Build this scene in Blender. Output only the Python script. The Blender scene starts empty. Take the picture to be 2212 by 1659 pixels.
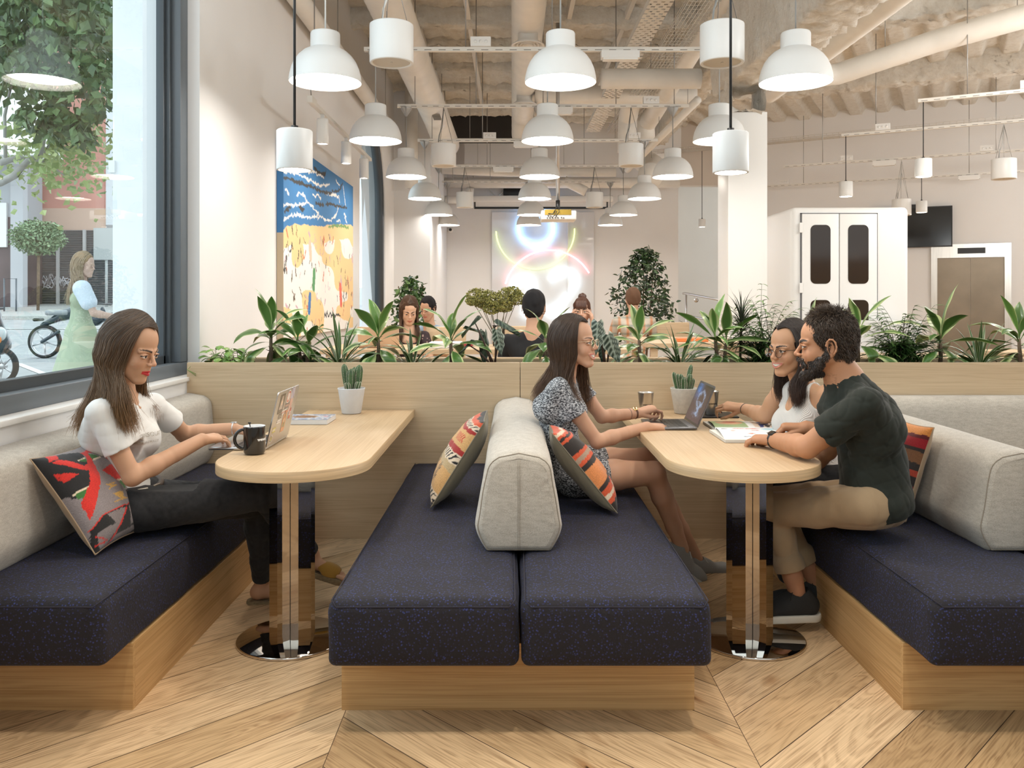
import bpy, math, random
import numpy as np
from mathutils import Vector, Matrix, Euler, noise as mnoise
PI = math.pi
SC = bpy.context.scene
COL = SC.collection
rnd = random.Random(7)

# ------------------------------------------------------------------ camera
F = 1850.0; CX = 1106.0; CY = 650.0; H = 1.36
cam_d = bpy.data.cameras.new('camera'); cam = bpy.data.objects.new('camera', cam_d); COL.objects.link(cam)
cam.location = (0, 0, H); cam.rotation_euler = (PI/2, 0, 0)
cam_d.sensor_width = 36; cam_d.lens = F/2212*36; cam_d.shift_y = -(829.5-CY)/2212
cam_d.clip_end = 300; cam_d.clip_start = 0.05
SC.camera = cam
# ------------------------------------------------------------------ colour
SC.view_settings.view_transform = 'Standard'
try: SC.view_settings.look = 'None'
except Exception: pass
SC.view_settings.gamma = 1; SC.view_settings.use_curve_mapping = False
SC.view_settings.exposure = 0.03
# ------------------------------------------------------------------ world (bright overcast sky over the street)
W = bpy.data.worlds.new('sky'); SC.world = W; W.use_nodes = True
nt = W.node_tree; bg = nt.nodes['Background']
bg.inputs[0].default_value = (0.80, 0.92, 1.0, 1); bg.inputs[1].default_value = 2.6

def light(name, kind, loc, energy, color=(1, .86, .7), size=.1, rot=(0, 0, 0), parent=None, spot=None, blend=.3, size_y=None):
    d = bpy.data.lights.new(name, kind); d.energy = energy; d.color = color
    if kind == 'AREA':
        d.size = size
        if size_y: d.shape = 'RECTANGLE'; d.size_y = size_y
        else: d.shape = 'DISK'
    elif kind == 'SPOT': d.spot_size = spot; d.spot_blend = blend; d.shadow_soft_size = size
    elif kind == 'POINT': d.shadow_soft_size = size
    elif kind == 'SUN': d.angle = size
    o = bpy.data.objects.new(name, d); COL.objects.link(o); o.location = loc; o.rotation_euler = rot
    if parent: o.parent = parent
    return o

WARM = (1.0, .95, .89)
LAMP_E = 34.0
SPOT_E = 14         # pendants above the tables
# added unseen point lights brightening walls and ceiling; first three continue the lamp rows
for i, (x, y) in enumerate([(-1.155, 3.3), (.3, 3.3), (1.755, 3.3), (3.4, 2.3), (3.4, 5.0), (5.2, 6.5), (5.2, 4.0), (7.4, 9.0), (4.9, 7.4), (8.6, 12.0)]):
    light('row_and_fill_light', 'POINT', (x, y, 3.0), 22 if y < 4 else (26 if x < 4 else 64), WARM, .22)

for x, y in ((-.85, 2.0), (.15, 2.15), (1.05, 2.0)):     # the next spot pendants of the row, above the top of the frame
    light('spot_pendant_light', 'SPOT', (x, y, 2.75), 62, (1, .90, .77), .05, spot=1.75, blend=.9)

# ------------------------------------------------------------------ helpers
def at(px, py, Y):
    s = F/Y
    return Vector(((px-CX)/s, Y, H-(py-CY)/s))

def lerp(a, b, t): return a+(b-a)*t

class MB:
    """collects shapes into one mesh; faces carry a material slot, optional colours per vertex and uv per face corner"""
    def __init__(s): s.v = []; s.f = []; s.m = []; s.c = {}; s.uv = {}; s.xf = None; s.sm = []
    def add(s, vs, fs, mi=0, smooth=True, col=None, uvs=None):
        b = len(s.v)
        if s.xf is not None: vs = [s.xf @ Vector(v) for v in vs]
        s.v.extend([tuple(v) for v in vs])
        for k, f in enumerate(fs):
            if uvs is not None: s.uv[len(s.f)] = uvs[k]
            s.f.append(tuple(b+i for i in f)); s.m.append(mi); s.sm.append(smooth)
        if col is not None:
            if isinstance(col, (list,)) and len(col) == len(vs):
                for i, c in enumerate(col): s.c[b+i] = c
            else:
                for i in range(len(vs)): s.c[b+i] = col
        return b
    def box(s, lo, hi, mi=0, bev=0, col=None, rot=None, seg=2):
        (x0, y0, z0), (x1, y1, z1) = lo, hi
        if bev <= 0:
            vs = [(x0,y0,z0),(x1,y0,z0),(x1,y1,z0),(x0,y1,z0),(x0,y0,z1),(x1,y0,z1),(x1,y1,z1),(x0,y1,z1)]
            fs = [(0,3,2,1),(4,5,6,7),(0,1,5,4),(1,2,6,5),(2,3,7,6),(3,0,4,7)]
            if rot is not None: c = Vector(((x0+x1)/2,(y0+y1)/2,(z0+z1)/2)); vs = [rot @ (Vector(v)-c)+c for v in vs]
            s.add(vs, fs, mi, False, col); return
        # rounded box: sphere-ish grid of corners
        n = seg; b = min(bev, (x1-x0)/2-1e-5, (y1-y0)/2-1e-5, (z1-z0)/2-1e-5)
        ax = lambda a0, a1: [a0+b-b*math.cos(t*PI/2/n) if False else a0+b*(1-math.cos(PI/2*0)) for t in range(1)]
        import bmesh
        bm = bmesh.new(); bmesh.ops.create_cube(bm, size=1)
        for v in bm.verts: v.co = Vector((x0+(x1-x0)*(v.co.x+.5), y0+(y1-y0)*(v.co.y+.5), z0+(z1-z0)*(v.co.z+.5)))
        bmesh.ops.bevel(bm, geom=bm.edges[:], offset=b, segments=n, profile=.5, affect='EDGES')
        if rot is not None:
            c = Vector(((x0+x1)/2,(y0+y1)/2,(z0+z1)/2))
            for v in bm.verts: v.co = rot @ (v.co-c)+c
        bm.verts.index_update()
        s.add([v.co.copy() for v in bm.verts], [tuple(v.index for v in f.verts) for f in bm.faces], mi, bev > .003, col)
        bm.free()
    def tube(s, pts, r, n=8, mi=0, col=None, cap=True, flat=1.0, up=None):
        pts = [Vector(p) for p in pts]; rs = r if isinstance(r, (list, tuple)) else [r]*len(pts)
        vs = []; prev = None
        for i, p in enumerate(pts):
            t = (pts[min(i+1, len(pts)-1)]-pts[max(i-1, 0)])
            if t.length < 1e-9: t = Vector((0,0,1))
            t.normalize()
            if prev is None:
                a = Vector(up) if up else (Vector((0,0,1)) if abs(t.z) < .9 else Vector((1,0,0)))
                u = (a-t*a.dot(t)).normalized()
            else:
                u = prev-t*prev.dot(t)
                u = u.normalized() if u.length > 1e-6 else prev
            prev = u; w = t.cross(u)
            for k in range(n):
                a = 2*PI*k/n; vs.append(p+(u*math.cos(a)*flat+w*math.sin(a))*rs[i])
        fs = []
        for i in range(len(pts)-1):
            for k in range(n):
                k2 = (k+1) % n; fs.append((i*n+k, i*n+k2, (i+1)*n+k2, (i+1)*n+k))
        if cap and n > 2: fs.append(tuple(range(n-1, -1, -1))); fs.append(tuple((len(pts)-1)*n+k for k in range(n)))
        s.add(vs, fs, mi, True, col)
    def lathe(s, prof, n=32, c=(0,0,0), mi=0, col=None, axis=None, cap=False):
        c = Vector(c); vs = []
        R = Vector((0,0,1)).rotation_difference(Vector(axis)).to_matrix() if axis is not None else Matrix.Identity(3)
        for r, z in prof:
            for k in range(n):
                a = 2*PI*k/n; vs.append(c+R@Vector((r*math.cos(a), r*math.sin(a), z)))
        fs = []
        for i in range(len(prof)-1):
            for k in range(n):
                k2 = (k+1) % n; fs.append((i*n+k, i*n+k2, (i+1)*n+k2, (i+1)*n+k))
        if cap:
            fs.append(tuple(range(n-1, -1, -1))); fs.append(tuple((len(prof)-1)*n+k for k in range(n)))
        s.add(vs, fs, mi, True, col)
    def prism(s, poly, z0, z1, mi=0, col=None, M=None, smooth=False):
        n = len(poly); vs = [Vector((x, y, z0)) for x, y in poly]+[Vector((x, y, z1)) for x, y in poly]
        if M is not None: vs = [M@v for v in vs]
        s.add(vs, [tuple(range(n-1,-1,-1)), tuple(range(n, 2*n))], mi, False, col)
        b = len(s.v)-2*n
        for i in range(n):
            j = (i+1) % n; s.f.append((b+i, b+j, b+n+j, b+n+i)); s.m.append(mi); s.sm.append(smooth)
    def ball(s, c, r, nu=16, nv=10, mi=0, col=None, M=None):
        c = Vector(c); r = Vector((r,)*3) if not hasattr(r, '__len__') else Vector(r); vs = []
        for j in range(nv+1):
            th = PI*j/nv
            for i in range(nu):
                a = 2*PI*i/nu; d = Vector((r.x*math.sin(th)*math.cos(a), r.y*math.sin(th)*math.sin(a), r.z*math.cos(th)))
                vs.append(c+(M@d if M is not None else d))
        fs = [(j*nu+i, (j+1)*nu+i, (j+1)*nu+(i+1) % nu, j*nu+(i+1) % nu) for j in range(nv) for i in range(nu)]
        s.add(vs, fs, mi, True, col)
    def grid(s, fn, nu, nv, mi=0, colfn=None, smooth=True, close_u=False, uvfn=None):
        vs = []; cs = []
        for j in range(nv+1):
            for i in range(nu+(0 if close_u else 1)):
                vs.append(fn(i/nu, j/nv));
                if colfn: cs.append(colfn(i/nu, j/nv))
        w = nu if close_u else nu+1; fs = []
        for j in range(nv):
            for i in range(nu):
                i2 = (i+1) % w if close_u else i+1
                fs.append((j*w+i, j*w+i2, (j+1)*w+i2, (j+1)*w+i))
        s.add(vs, fs, mi, smooth, cs if colfn else None)
    def build(s, name, mats, parent=None, loc=None):
        me = bpy.data.meshes.new(name)
        me.from_pydata(s.v, [], s.f)
        if not isinstance(mats, (list, tuple)): mats = [mats]
        for m in mats: me.materials.append(m)
        me.polygons.foreach_set('material_index', s.m)
        me.polygons.foreach_set('use_smooth', s.sm)
        if s.c:
            ca = me.color_attributes.new('Col', 'FLOAT_COLOR', 'POINT')
            arr = np.ones((len(s.v), 4), np.float32)
            for i, c in s.c.items(): arr[i, :3] = c[:3]
            ca.data.foreach_set('color', arr.ravel())
        if s.uv:
            uv = me.uv_layers.new(name='UV')
            for fi, us in s.uv.items():
                p = me.polygons[fi]
                for k, li in enumerate(p.loop_indices): uv.data[li].uv = us[k]
        me.update()
        o = bpy.data.objects.new(name, me); COL.objects.link(o)
        if loc is not None: o.location = loc
        if parent is not None:
            o.parent = parent
            o.matrix_parent_inverse = Matrix.Translation(-Vector(parent.location)) if parent.get('_abs') else Matrix.Identity(4)
        return o

def tag(o, label=None, cat=None, group=None, kind=None):
    if label: o['label'] = label
    if cat: o['category'] = cat
    if group: o['group'] = group
    if kind: o['kind'] = kind
    return o
def thing(name, label, cat, loc=(0,0,0), group=None, absolute=True):
    """an Empty at the thing's base; with absolute=True its parts are given in world coordinates"""
    o = bpy.data.objects.new(name, None); COL.objects.link(o); o.location = loc; o.empty_display_size = .05
    if absolute: o['_abs'] = 1
    return tag(o, label, cat, group)
def struct(o): o['kind'] = 'structure'; return o
def copy_tree(o, parent=None, kids=True):
    c = o.copy(); COL.objects.link(c); c.parent = parent
    if kids:
        for ch in list(o.children): copy_tree(ch, c)
    return c
def text_mesh(body, size, bold=0.0, extrude=.0005, align='CENTER'):
    cu = bpy.data.curves.new('lettering', 'FONT'); cu.body = body; cu.size = size; cu.extrude = extrude; cu.offset = bold
    cu.align_x = align; cu.align_y = 'CENTER'; cu.resolution_u = 3
    o = bpy.data.objects.new('lettering', cu); COL.objects.link(o)
    bpy.context.view_layer.update()
    me = bpy.data.meshes.new_from_object(o.evaluated_get(bpy.context.evaluated_depsgraph_get()))
    vs = [v.co.copy() for v in me.vertices]; fs = [tuple(p.vertices) for p in me.polygons]
    bpy.data.objects.remove(o); bpy.data.curves.remove(cu); bpy.data.meshes.remove(me)
    return vs, fs

# ------------------------------------------------------------------ materials
def newmat(name):
    m = bpy.data.materials.new(name); m.use_nodes = True
    nt = m.node_tree; b = nt.nodes['Principled BSDF']
    return m, nt, b
def N(nt, t, **kw):
    n = nt.nodes.new(t)
    for k, v in kw.items():
        if k.startswith('i_'): n.inputs[int(k[2:]) if k[2:].isdigit() else k[2:]].default_value = v
        else: setattr(n, k, v)
    return n
def rgba(c): return (c[0], c[1], c[2], 1)
def coords(nt, stretch=(1,1,1), rot=(0,0,0), kind='Object'):
    tc = N(nt, 'ShaderNodeTexCoord'); mp = N(nt, 'ShaderNodeMapping')
    nt.links.new(tc.outputs[kind], mp.inputs[0]); mp.inputs['Scale'].default_value = stretch; mp.inputs['Rotation'].default_value = rot
    return mp
def ramp(nt, fac, stops):
    r = N(nt, 'ShaderNodeValToRGB'); nt.links.new(fac, r.inputs[0])
    e = r.color_ramp.elements
    e[0].position, e[0].color = stops[0][0], rgba(stops[0][1]); e[1].position, e[1].color = stops[-1][0], rgba(stops[-1][1])
    for p, c in stops[1:-1]: x = e.new(p); x.color = rgba(c)
    return r
def bump(nt, b, height, strength, dist=.01):
    n = N(nt, 'ShaderNodeBump'); n.inputs['Strength'].default_value = strength; n.inputs['Distance'].default_value = dist
    nt.links.new(height, n.inputs['Height']); nt.links.new(n.outputs[0], b.inputs['Normal']); return n
def pmat(name, col, rough=.5, metal=0, var=0, vs=8, stretch=(1,1,1), bmp=0, bs=60, bd=.004, coat=0, spec=.5, sheen=0, sss=0, trans=0, alpha=1):
    m, nt, b = newmat(name)
    b.inputs['Base Color'].default_value = rgba(col); b.inputs['Roughness'].default_value = rough; b.inputs['Metallic'].default_value = metal
    b.inputs['Specular IOR Level'].default_value = spec
    if coat: b.inputs['Coat Weight'].default_value = coat; b.inputs['Coat Roughness'].default_value = .08
    if sheen: b.inputs['Sheen Weight'].default_value = sheen
    if sss: b.inputs['Subsurface Weight'].default_value = sss; b.inputs['Subsurface Radius'].default_value = (.6,.25,.12); b.inputs['Subsurface Scale'].default_value = .012
    if var:
        mp = coords(nt, stretch); n = N(nt, 'ShaderNodeTexNoise'); n.inputs['Scale'].default_value = vs; n.inputs['Detail'].default_value = 6
        nt.links.new(mp.outputs[0], n.inputs[0])
        r = ramp(nt, n.outputs[0], [(.3, [c*(1-var) for c in col]), (.7, [min(1, c*(1+var)) for c in col])])
        nt.links.new(r.outputs[0], b.inputs['Base Color'])
    if bmp:
        mp = coords(nt, stretch); n = N(nt, 'ShaderNodeTexNoise'); n.inputs['Scale'].default_value = bs; n.inputs['Detail'].default_value = 5
        nt.links.new(mp.outputs[0], n.inputs[0]); bump(nt, b, n.outputs[0], bmp, bd)
    return m
def vcol(name, rough=.6, metal=0, coat=0, bmp=0, bs=200, bd=.002, sss=0, sheen=0, spec=.5, mul=None):
    m, nt, b = newmat(name)
    a = N(nt, 'ShaderNodeAttribute'); a.attribute_name = 'Col'
    src = a.outputs['Color']
    if mul:   # (amount, scale, stretch) fine albedo variation
        mp = coords(nt, mul[2]); n = N(nt, 'ShaderNodeTexNoise'); n.inputs['Scale'].default_value = mul[1]; n.inputs['Detail'].default_value = 4
        nt.links.new(mp.outputs[0], n.inputs[0])
        r = ramp(nt, n.outputs[0], [(.3, (1-mul[0],)*3), (.7, (1+mul[0],)*3)])
        x = N(nt, 'ShaderNodeMix'); x.data_type = 'RGBA'; x.blend_type = 'MULTIPLY'; x.inputs[0].default_value = 1
        nt.links.new(src, x.inputs[6]); nt.links.new(r.outputs[0], x.inputs[7]); src = x.outputs[2]
    nt.links.new(src, b.inputs['Base Color'])
    b.inputs['Roughness'].default_value = rough; b.inputs['Metallic'].default_value = metal; b.inputs['Specular IOR Level'].default_value = spec
    if coat: b.inputs['Coat Weight'].default_value = coat
    if sheen: b.inputs['Sheen Weight'].default_value = sheen
    if sss: b.inputs['Subsurface Weight'].default_value = sss; b.inputs['Subsurface Radius'].default_value = (.6,.25,.12); b.inputs['Subsurface Scale'].default_value = .012
    if bmp:
        mp = coords(nt); n = N(nt, 'ShaderNodeTexNoise'); n.inputs['Scale'].default_value = bs
        nt.links.new(mp.outputs[0], n.inputs[0]); bump(nt, b, n.outputs[0], bmp, bd)
    return m
def emat(name, col, strength):
    m, nt, b = newmat(name); b.inputs['Base Color'].default_value = (0,0,0,1)
    b.inputs['Emission Color'].default_value = rgba(col); b.inputs['Emission Strength'].default_value = strength; return m
def wood(name, dark, light_, axis='x', scale=1.0, rough=.45, figure=.35, bmp=.08, uv=False):
    """oak laminate; the grain runs along axis"""
    m, nt, b = newmat(name)
    k = {'x': (.55, 14, 14), 'y': (14, .55, 14), 'z': (14, 14, .55)}[axis]
    k2 = {'x': (2.2, 260, 260), 'y': (260, 2.2, 260), 'z': (260, 260, 2.2)}[axis]
    mp = coords(nt, tuple(q*scale for q in k), kind='UV' if uv else 'Object'); n1 = N(nt, 'ShaderNodeTexNoise'); n1.inputs['Scale'].default_value = 1; n1.inputs['Detail'].default_value = 5; n1.inputs['Distortion'].default_value = 1.2
    nt.links.new(mp.outputs[0], n1.inputs[0])
    # growth rings: sine over the coarse noise
    mt = N(nt, 'ShaderNodeMath', operation='MULTIPLY'); mt.inputs[1].default_value = 34; nt.links.new(n1.outputs[0], mt.inputs[0])
    sn = N(nt, 'ShaderNodeMath', operation='SINE'); nt.links.new(mt.outputs[0], sn.inputs[0])
    mp2 = coords(nt, tuple(q*scale for q in k2), kind='UV' if uv else 'Object'); n2 = N(nt, 'ShaderNodeTexNoise'); n2.inputs['Scale'].default_value = 1; n2.inputs['Detail'].default_value = 3
    nt.links.new(mp2.outputs[0], n2.inputs[0])
    a = N(nt, 'ShaderNodeMath', operation='MULTIPLY_ADD'); a.inputs[1].default_value = figure*.22; nt.links.new(sn.outputs[0], a.inputs[0]); nt.links.new(n2.outputs[0], a.inputs[2])
    a2 = N(nt, 'ShaderNodeMath', operation='MULTIPLY_ADD'); a2.inputs[1].default_value = .5; nt.links.new(n1.outputs[0], a2.inputs[0]); nt.links.new(a.outputs[0], a2.inputs[2])
    r = ramp(nt, a2.outputs[0], [(.45, dark), (.75, lerp(Vector(dark), Vector(light_), .6)), (1.05, light_)])
    nt.links.new(r.outputs[0], b.inputs['Base Color']); b.inputs['Roughness'].default_value = rough
    bump(nt, b, n2.outputs[0], bmp, .001)
    return m
M = {}
M['oak'] = wood('oak_laminate', (.50,.35,.205), (.66,.50,.325), 'x', figure=.35)
M['oak_y'] = wood('oak_laminate_lengthwise', (.46,.31,.17), (.59,.425,.26), 'y', figure=.18)
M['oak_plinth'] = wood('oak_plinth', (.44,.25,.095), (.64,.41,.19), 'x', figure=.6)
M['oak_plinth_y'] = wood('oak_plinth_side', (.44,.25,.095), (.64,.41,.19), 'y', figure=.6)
M['oak_edge'] = pmat('oak_table_edge', (.52,.36,.20), .45, var=.2, vs=1, stretch=(3,3,150), bmp=.05, bs=1)
M['white_wall'] = pmat('white_wall', (.80,.79,.785), .75, var=.02, vs=1.2, bmp=.05, bs=80)
M['warm_wall'] = pmat('warm_wall', (.66,.60,.54), .8, var=.03, vs=1.0, bmp=.05, bs=80)
M['white_paint'] = pmat('white_paint', (.80,.79,.77), .45)
M['lamp_white'] = pmat('lamp_white', (.80,.80,.79), .38)
M['duct'] = pmat('duct_white', (.80,.77,.72), .5, var=.05, vs=4)
M['rail'] = pmat('rail_white', (.72,.69,.64), .45)
M['black'] = pmat('black_plastic', (.012,.012,.013), .4)
M['black_gloss'] = pmat('black_gloss', (.008,.008,.008), .08, coat=.6)
M['frame'] = pmat('dark_window_frame', (.045,.055,.065), .4)
M['frame_grey'] = pmat('grey_window_frame', (.12,.14,.16), .4)
M['chrome'] = pmat('polished_steel', (.62,.58,.54), .04, metal=1)
M['steel'] = pmat('brushed_steel', (.55,.52,.48), .28, metal=1, var=.08, vs=40, stretch=(1,1,.05))
M['alu'] = pmat('aluminium', (.62,.62,.63), .32, metal=1)
M['grey_alu'] = pmat('grey_aluminium', (.18,.18,.19), .35, metal=.9)
M['soil'] = pmat('soil', (.05,.03,.02), .95, var=.4, vs=80, bmp=.8, bs=150)
M['metal_wire'] = pmat('steel_wire', (.35,.34,.33), .4, metal=.8)
M['cable_black'] = pmat('black_cable', (.015,.015,.015), .6)
M['cable_white'] = pmat('white_cable', (.7,.7,.68), .5)
M['vc'] = vcol('printed', .6)
M['vcg'] = vcol('printed_glossy', .25, coat=.3)

# thin clear glass: transparent with a fresnel reflection
def glassmat(name, tint=(1,1,1), gain=1.0, ior=1.5, base=0.0):
    m, nt, b = newmat(name); nt.nodes.remove(b)
    out = nt.nodes['Material Output']
    tr = N(nt, 'ShaderNodeBsdfTransparent'); tr.inputs[0].default_value = rgba(tint)
    gl = N(nt, 'ShaderNodeBsdfGlossy'); gl.inputs['Roughness'].default_value = 0
    fr = N(nt, 'ShaderNodeFresnel'); fr.inputs[0].default_value = ior
    mu = N(nt, 'ShaderNodeMath', operation='MULTIPLY_ADD'); mu.inputs[1].default_value = gain; mu.inputs[2].default_value = base; mu.use_clamp = True
    nt.links.new(fr.outputs[0], mu.inputs[0])
    mx = N(nt, 'ShaderNodeMixShader'); nt.links.new(mu.outputs[0], mx.inputs[0]); nt.links.new(tr.outputs[0], mx.inputs[1]); nt.links.new(gl.outputs[0], mx.inputs[2])
    nt.links.new(mx.outputs[0], out.inputs[0]); return m
M['glass'] = glassmat('window_glass', (.93,.97,.96), 1.6)
M['dark_glass'] = pmat('dark_glass', (.035,.022,.014), .08, spec=.25)
M['spec_glass'] = glassmat('spectacle_glass', (.97,.97,.97), 1.2)

def fabric_navy():
    m, nt, b = newmat('navy_speckled_fabric')
    mp = coords(nt); v = N(nt, 'ShaderNodeTexVoronoi'); v.inputs['Scale'].default_value = 115; v.inputs['Randomness'].default_value = .9
    nt.links.new(mp.outputs[0], v.inputs['Vector'])
    n = N(nt, 'ShaderNodeTexNoise'); n.inputs['Scale'].default_value = 90; nt.links.new(mp.outputs[0], n.inputs[0])
    ad = N(nt, 'ShaderNodeMath', operation='MULTIPLY_ADD'); ad.inputs[1].default_value = .55; nt.links.new(n.outputs[0], ad.inputs[0]); nt.links.new(v.outputs['Distance'], ad.inputs[2])
    r = ramp(nt, ad.outputs[0], [(.36, (.032,.048,.20)), (.50, (.016,.020,.070)), (.68, (.009,.007,.011))])
    nt.links.new(r.outputs[0], b.inputs['Base Color']); b.inputs['Roughness'].default_value = .85
    b.inputs['Sheen Weight'].default_value = .04; b.inputs['Sheen Tint'].default_value = (.5,.6,1,1)
    inv = N(nt, 'ShaderNodeMath', operation='SUBTRACT'); inv.inputs[0].default_value = 1; nt.links.new(v.outputs['Distance'], inv.inputs[1])
    bump(nt, b, inv.outputs[0], .5, .002)
    return m
M['navy'] = fabric_navy()
def fabric_beige(name, c0, c1, s=1):
    m, nt, b = newmat(name)
    mp = coords(nt, (260*s, 260*s, 520*s)); n = N(nt, 'ShaderNodeTexNoise'); n.inputs['Scale'].default_value = 1; n.inputs['Detail'].default_value = 4; nt.links.new(mp.outputs[0], n.inputs[0])
    mp2 = coords(nt, (30*s, 30*s, 110*s)); n2 = N(nt, 'ShaderNodeTexNoise'); n2.inputs['Scale'].default_value = 1; n2.inputs['Detail'].default_value = 3; nt.links.new(mp2.outputs[0], n2.inputs[0])
    ad = N(nt, 'ShaderNodeMath', operation='MULTIPLY_ADD'); ad.inputs[1].default_value = .5; nt.links.new(n2.outputs[0], ad.inputs[0]); nt.links.new(n.outputs[0], ad.inputs[2])
    r = ramp(nt, ad.outputs[0], [(.55, c0), (.92, c1)])
    nt.links.new(r.outputs[0], b.inputs['Base Color']); b.inputs['Roughness'].default_value = .9; b.inputs['Sheen Weight'].default_value = .3
    bump(nt, b, n.outputs[0], .3, .001)
    return m
M['beige'] = fabric_beige('beige_wool', (.37,.325,.27), (.55,.50,.43))

def plaster():
    m, nt, b = newmat('sprayed_plaster')
    mp = coords(nt); n = N(nt, 'ShaderNodeTexNoise'); n.inputs['Scale'].default_value = 14; n.inputs['Detail'].default_value = 8; n.inputs['Roughness'].default_value = .7
    nt.links.new(mp.outputs[0], n.inputs[0])
    n2 = N(nt, 'ShaderNodeTexNoise'); n2.inputs['Scale'].default_value = 2.2; nt.links.new(mp.outputs[0], n2.inputs[0])
    ad = N(nt, 'ShaderNodeMath', operation='MULTIPLY_ADD'); ad.inputs[1].default_value = .4; nt.links.new(n2.outputs[0], ad.inputs[0]); nt.links.new(n.outputs[0], ad.inputs[2])
    r = ramp(nt, ad.outputs[0], [(.40, (.34,.29,.23)), (.54, (.74,.69,.61)), (.9, (.86,.83,.77))])
    nt.links.new(r.outputs[0], b.inputs['Base Color']); b.inputs['Roughness'].default_value = .95
    bump(nt, b, n.outputs[0], 1, .03); return m
M['plaster'] = plaster()
def floor_mat():
    """oak planks: uv.x runs along the plank in metres, uv.y across; Col carries each plank's own tone"""
    m, nt, b = newmat('oak_chevron_floor')
    def nz(stretch, detail=4, dist=0):
        mp = coords(nt, stretch, kind='UV'); n = N(nt, 'ShaderNodeTexNoise'); n.inputs['Scale'].default_value = 1; n.inputs['Detail'].default_value = detail; n.inputs['Distortion'].default_value = dist
        nt.links.new(mp.outputs[0], n.inputs[0]); return n
    n1 = nz((1.3, 9, 1), 3, 1.0); n2 = nz((3, 190, 1), 4)
    mt = N(nt, 'ShaderNodeMath', operation='MULTIPLY'); mt.inputs[1].default_value = 60; nt.links.new(n1.outputs[0], mt.inputs[0])
    sn = N(nt, 'ShaderNodeMath', operation='SINE'); nt.links.new(mt.outputs[0], sn.inputs[0])
    a = N(nt, 'ShaderNodeMath', operation='MULTIPLY_ADD'); a.inputs[1].default_value = .10; nt.links.new(sn.outputs[0], a.inputs[0]); nt.links.new(n2.outputs[0], a.inputs[2])
    r = ramp(nt, a.outputs[0], [(.25, (.58,.52,.47)), (.5, (.92,.90,.87)), (.8, (1.12,1.12,1.12))])
    at_ = N(nt, 'ShaderNodeAttribute'); at_.attribute_name = 'Col'
    x = N(nt, 'ShaderNodeMix'); x.data_type = 'RGBA'; x.blend_type = 'MULTIPLY'; x.inputs[0].default_value = 1
    nt.links.new(at_.outputs['Color'], x.inputs[6]); nt.links.new(r.outputs[0], x.inputs[7])
    # knots
    mpk = coords(nt, (2.4, 4.6, 1), kind='UV'); vk = N(nt, 'ShaderNodeTexVoronoi'); vk.inputs['Scale'].default_value = 1; nt.links.new(mpk.outputs[0], vk.inputs['Vector'])
    nk = nz((30, 30, 1), 3); ak = N(nt, 'ShaderNodeMath', operation='MULTIPLY_ADD'); ak.inputs[1].default_value = .09; nt.links.new(nk.outputs[0], ak.inputs[0]); nt.links.new(vk.outputs['Distance'], ak.inputs[2])
    rk = ramp(nt, ak.outputs[0], [(.075, (.10,.07,.05)), (.10, (.62,.5,.4)), (.22, (1,1,1))])
    x2 = N(nt, 'ShaderNodeMix'); x2.data_type = 'RGBA'; x2.blend_type = 'MULTIPLY'; x2.inputs[0].default_value = 1
    nt.links.new(x.outputs[2], x2.inputs[6]); nt.links.new(rk.outputs[0], x2.inputs[7])
    nt.links.new(x2.outputs[2], b.inputs['Base Color']); b.inputs['Roughness'].default_value = .42
    bump(nt, b, n2.outputs[0], .1, .001)
    return m
M['floor'] = floor_mat()
# ================================================================== ROOM
XL = -1.86           # inner face of the window wall
YD = 4.90            # front face of the planter divider
# ---- chevron floor
mb = MB(); Wc = 1.277; pw = .30; x_seam = -.552; rr = random.Random(3)
def plank_quad(x0, x1, v, sg, z):
    """parallelogram between x0..x1 whose left edge spans v..v+pw along Y"""
    dy = (x1-x0)*sg
    g = .0022
    p = [(x0+g*.5, v+g, z), (x1-g*.5, v+dy+g, z), (x1-g*.5, v+dy+pw-g, z), (x0+g*.5, v+pw-g, z)]
    off = rr.random()*50; L = math.hypot(x1-x0, dy)
    uv = [(off, off), (off+L, off), (off+L+.15, off+pw*.707), (off+.15, off+pw*.707)]
    t = rr.random(); base = lerp(Vector((.57,.375,.195)), Vector((.76,.55,.34)), t)
    if rr.random() < .15: base = Vector((.50,.33,.175))
    mb.add(p, [(0,1,2,3)], 0, False, tuple(base), [uv])
k = -6
while x_seam+k*Wc < 9.5:
    xa = x_seam+k*Wc; sg = -1 if k % 2 == 0 else 1
    if xa+Wc > -2.2:
        v = -2.6
        while v < 19.5:
            if v < 8 or (v*10) % 1 < 2: plank_quad(xa, xa+Wc, v, sg, 0.0)
            v += pw
    k += 1
mb.box((-2.2,-1.8,-.06), (10,19.6,-.0015), 1)
struct(mb.build('floor', [M['floor'], pmat('floor_joint', (.10,.06,.035), .8)]))

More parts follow.
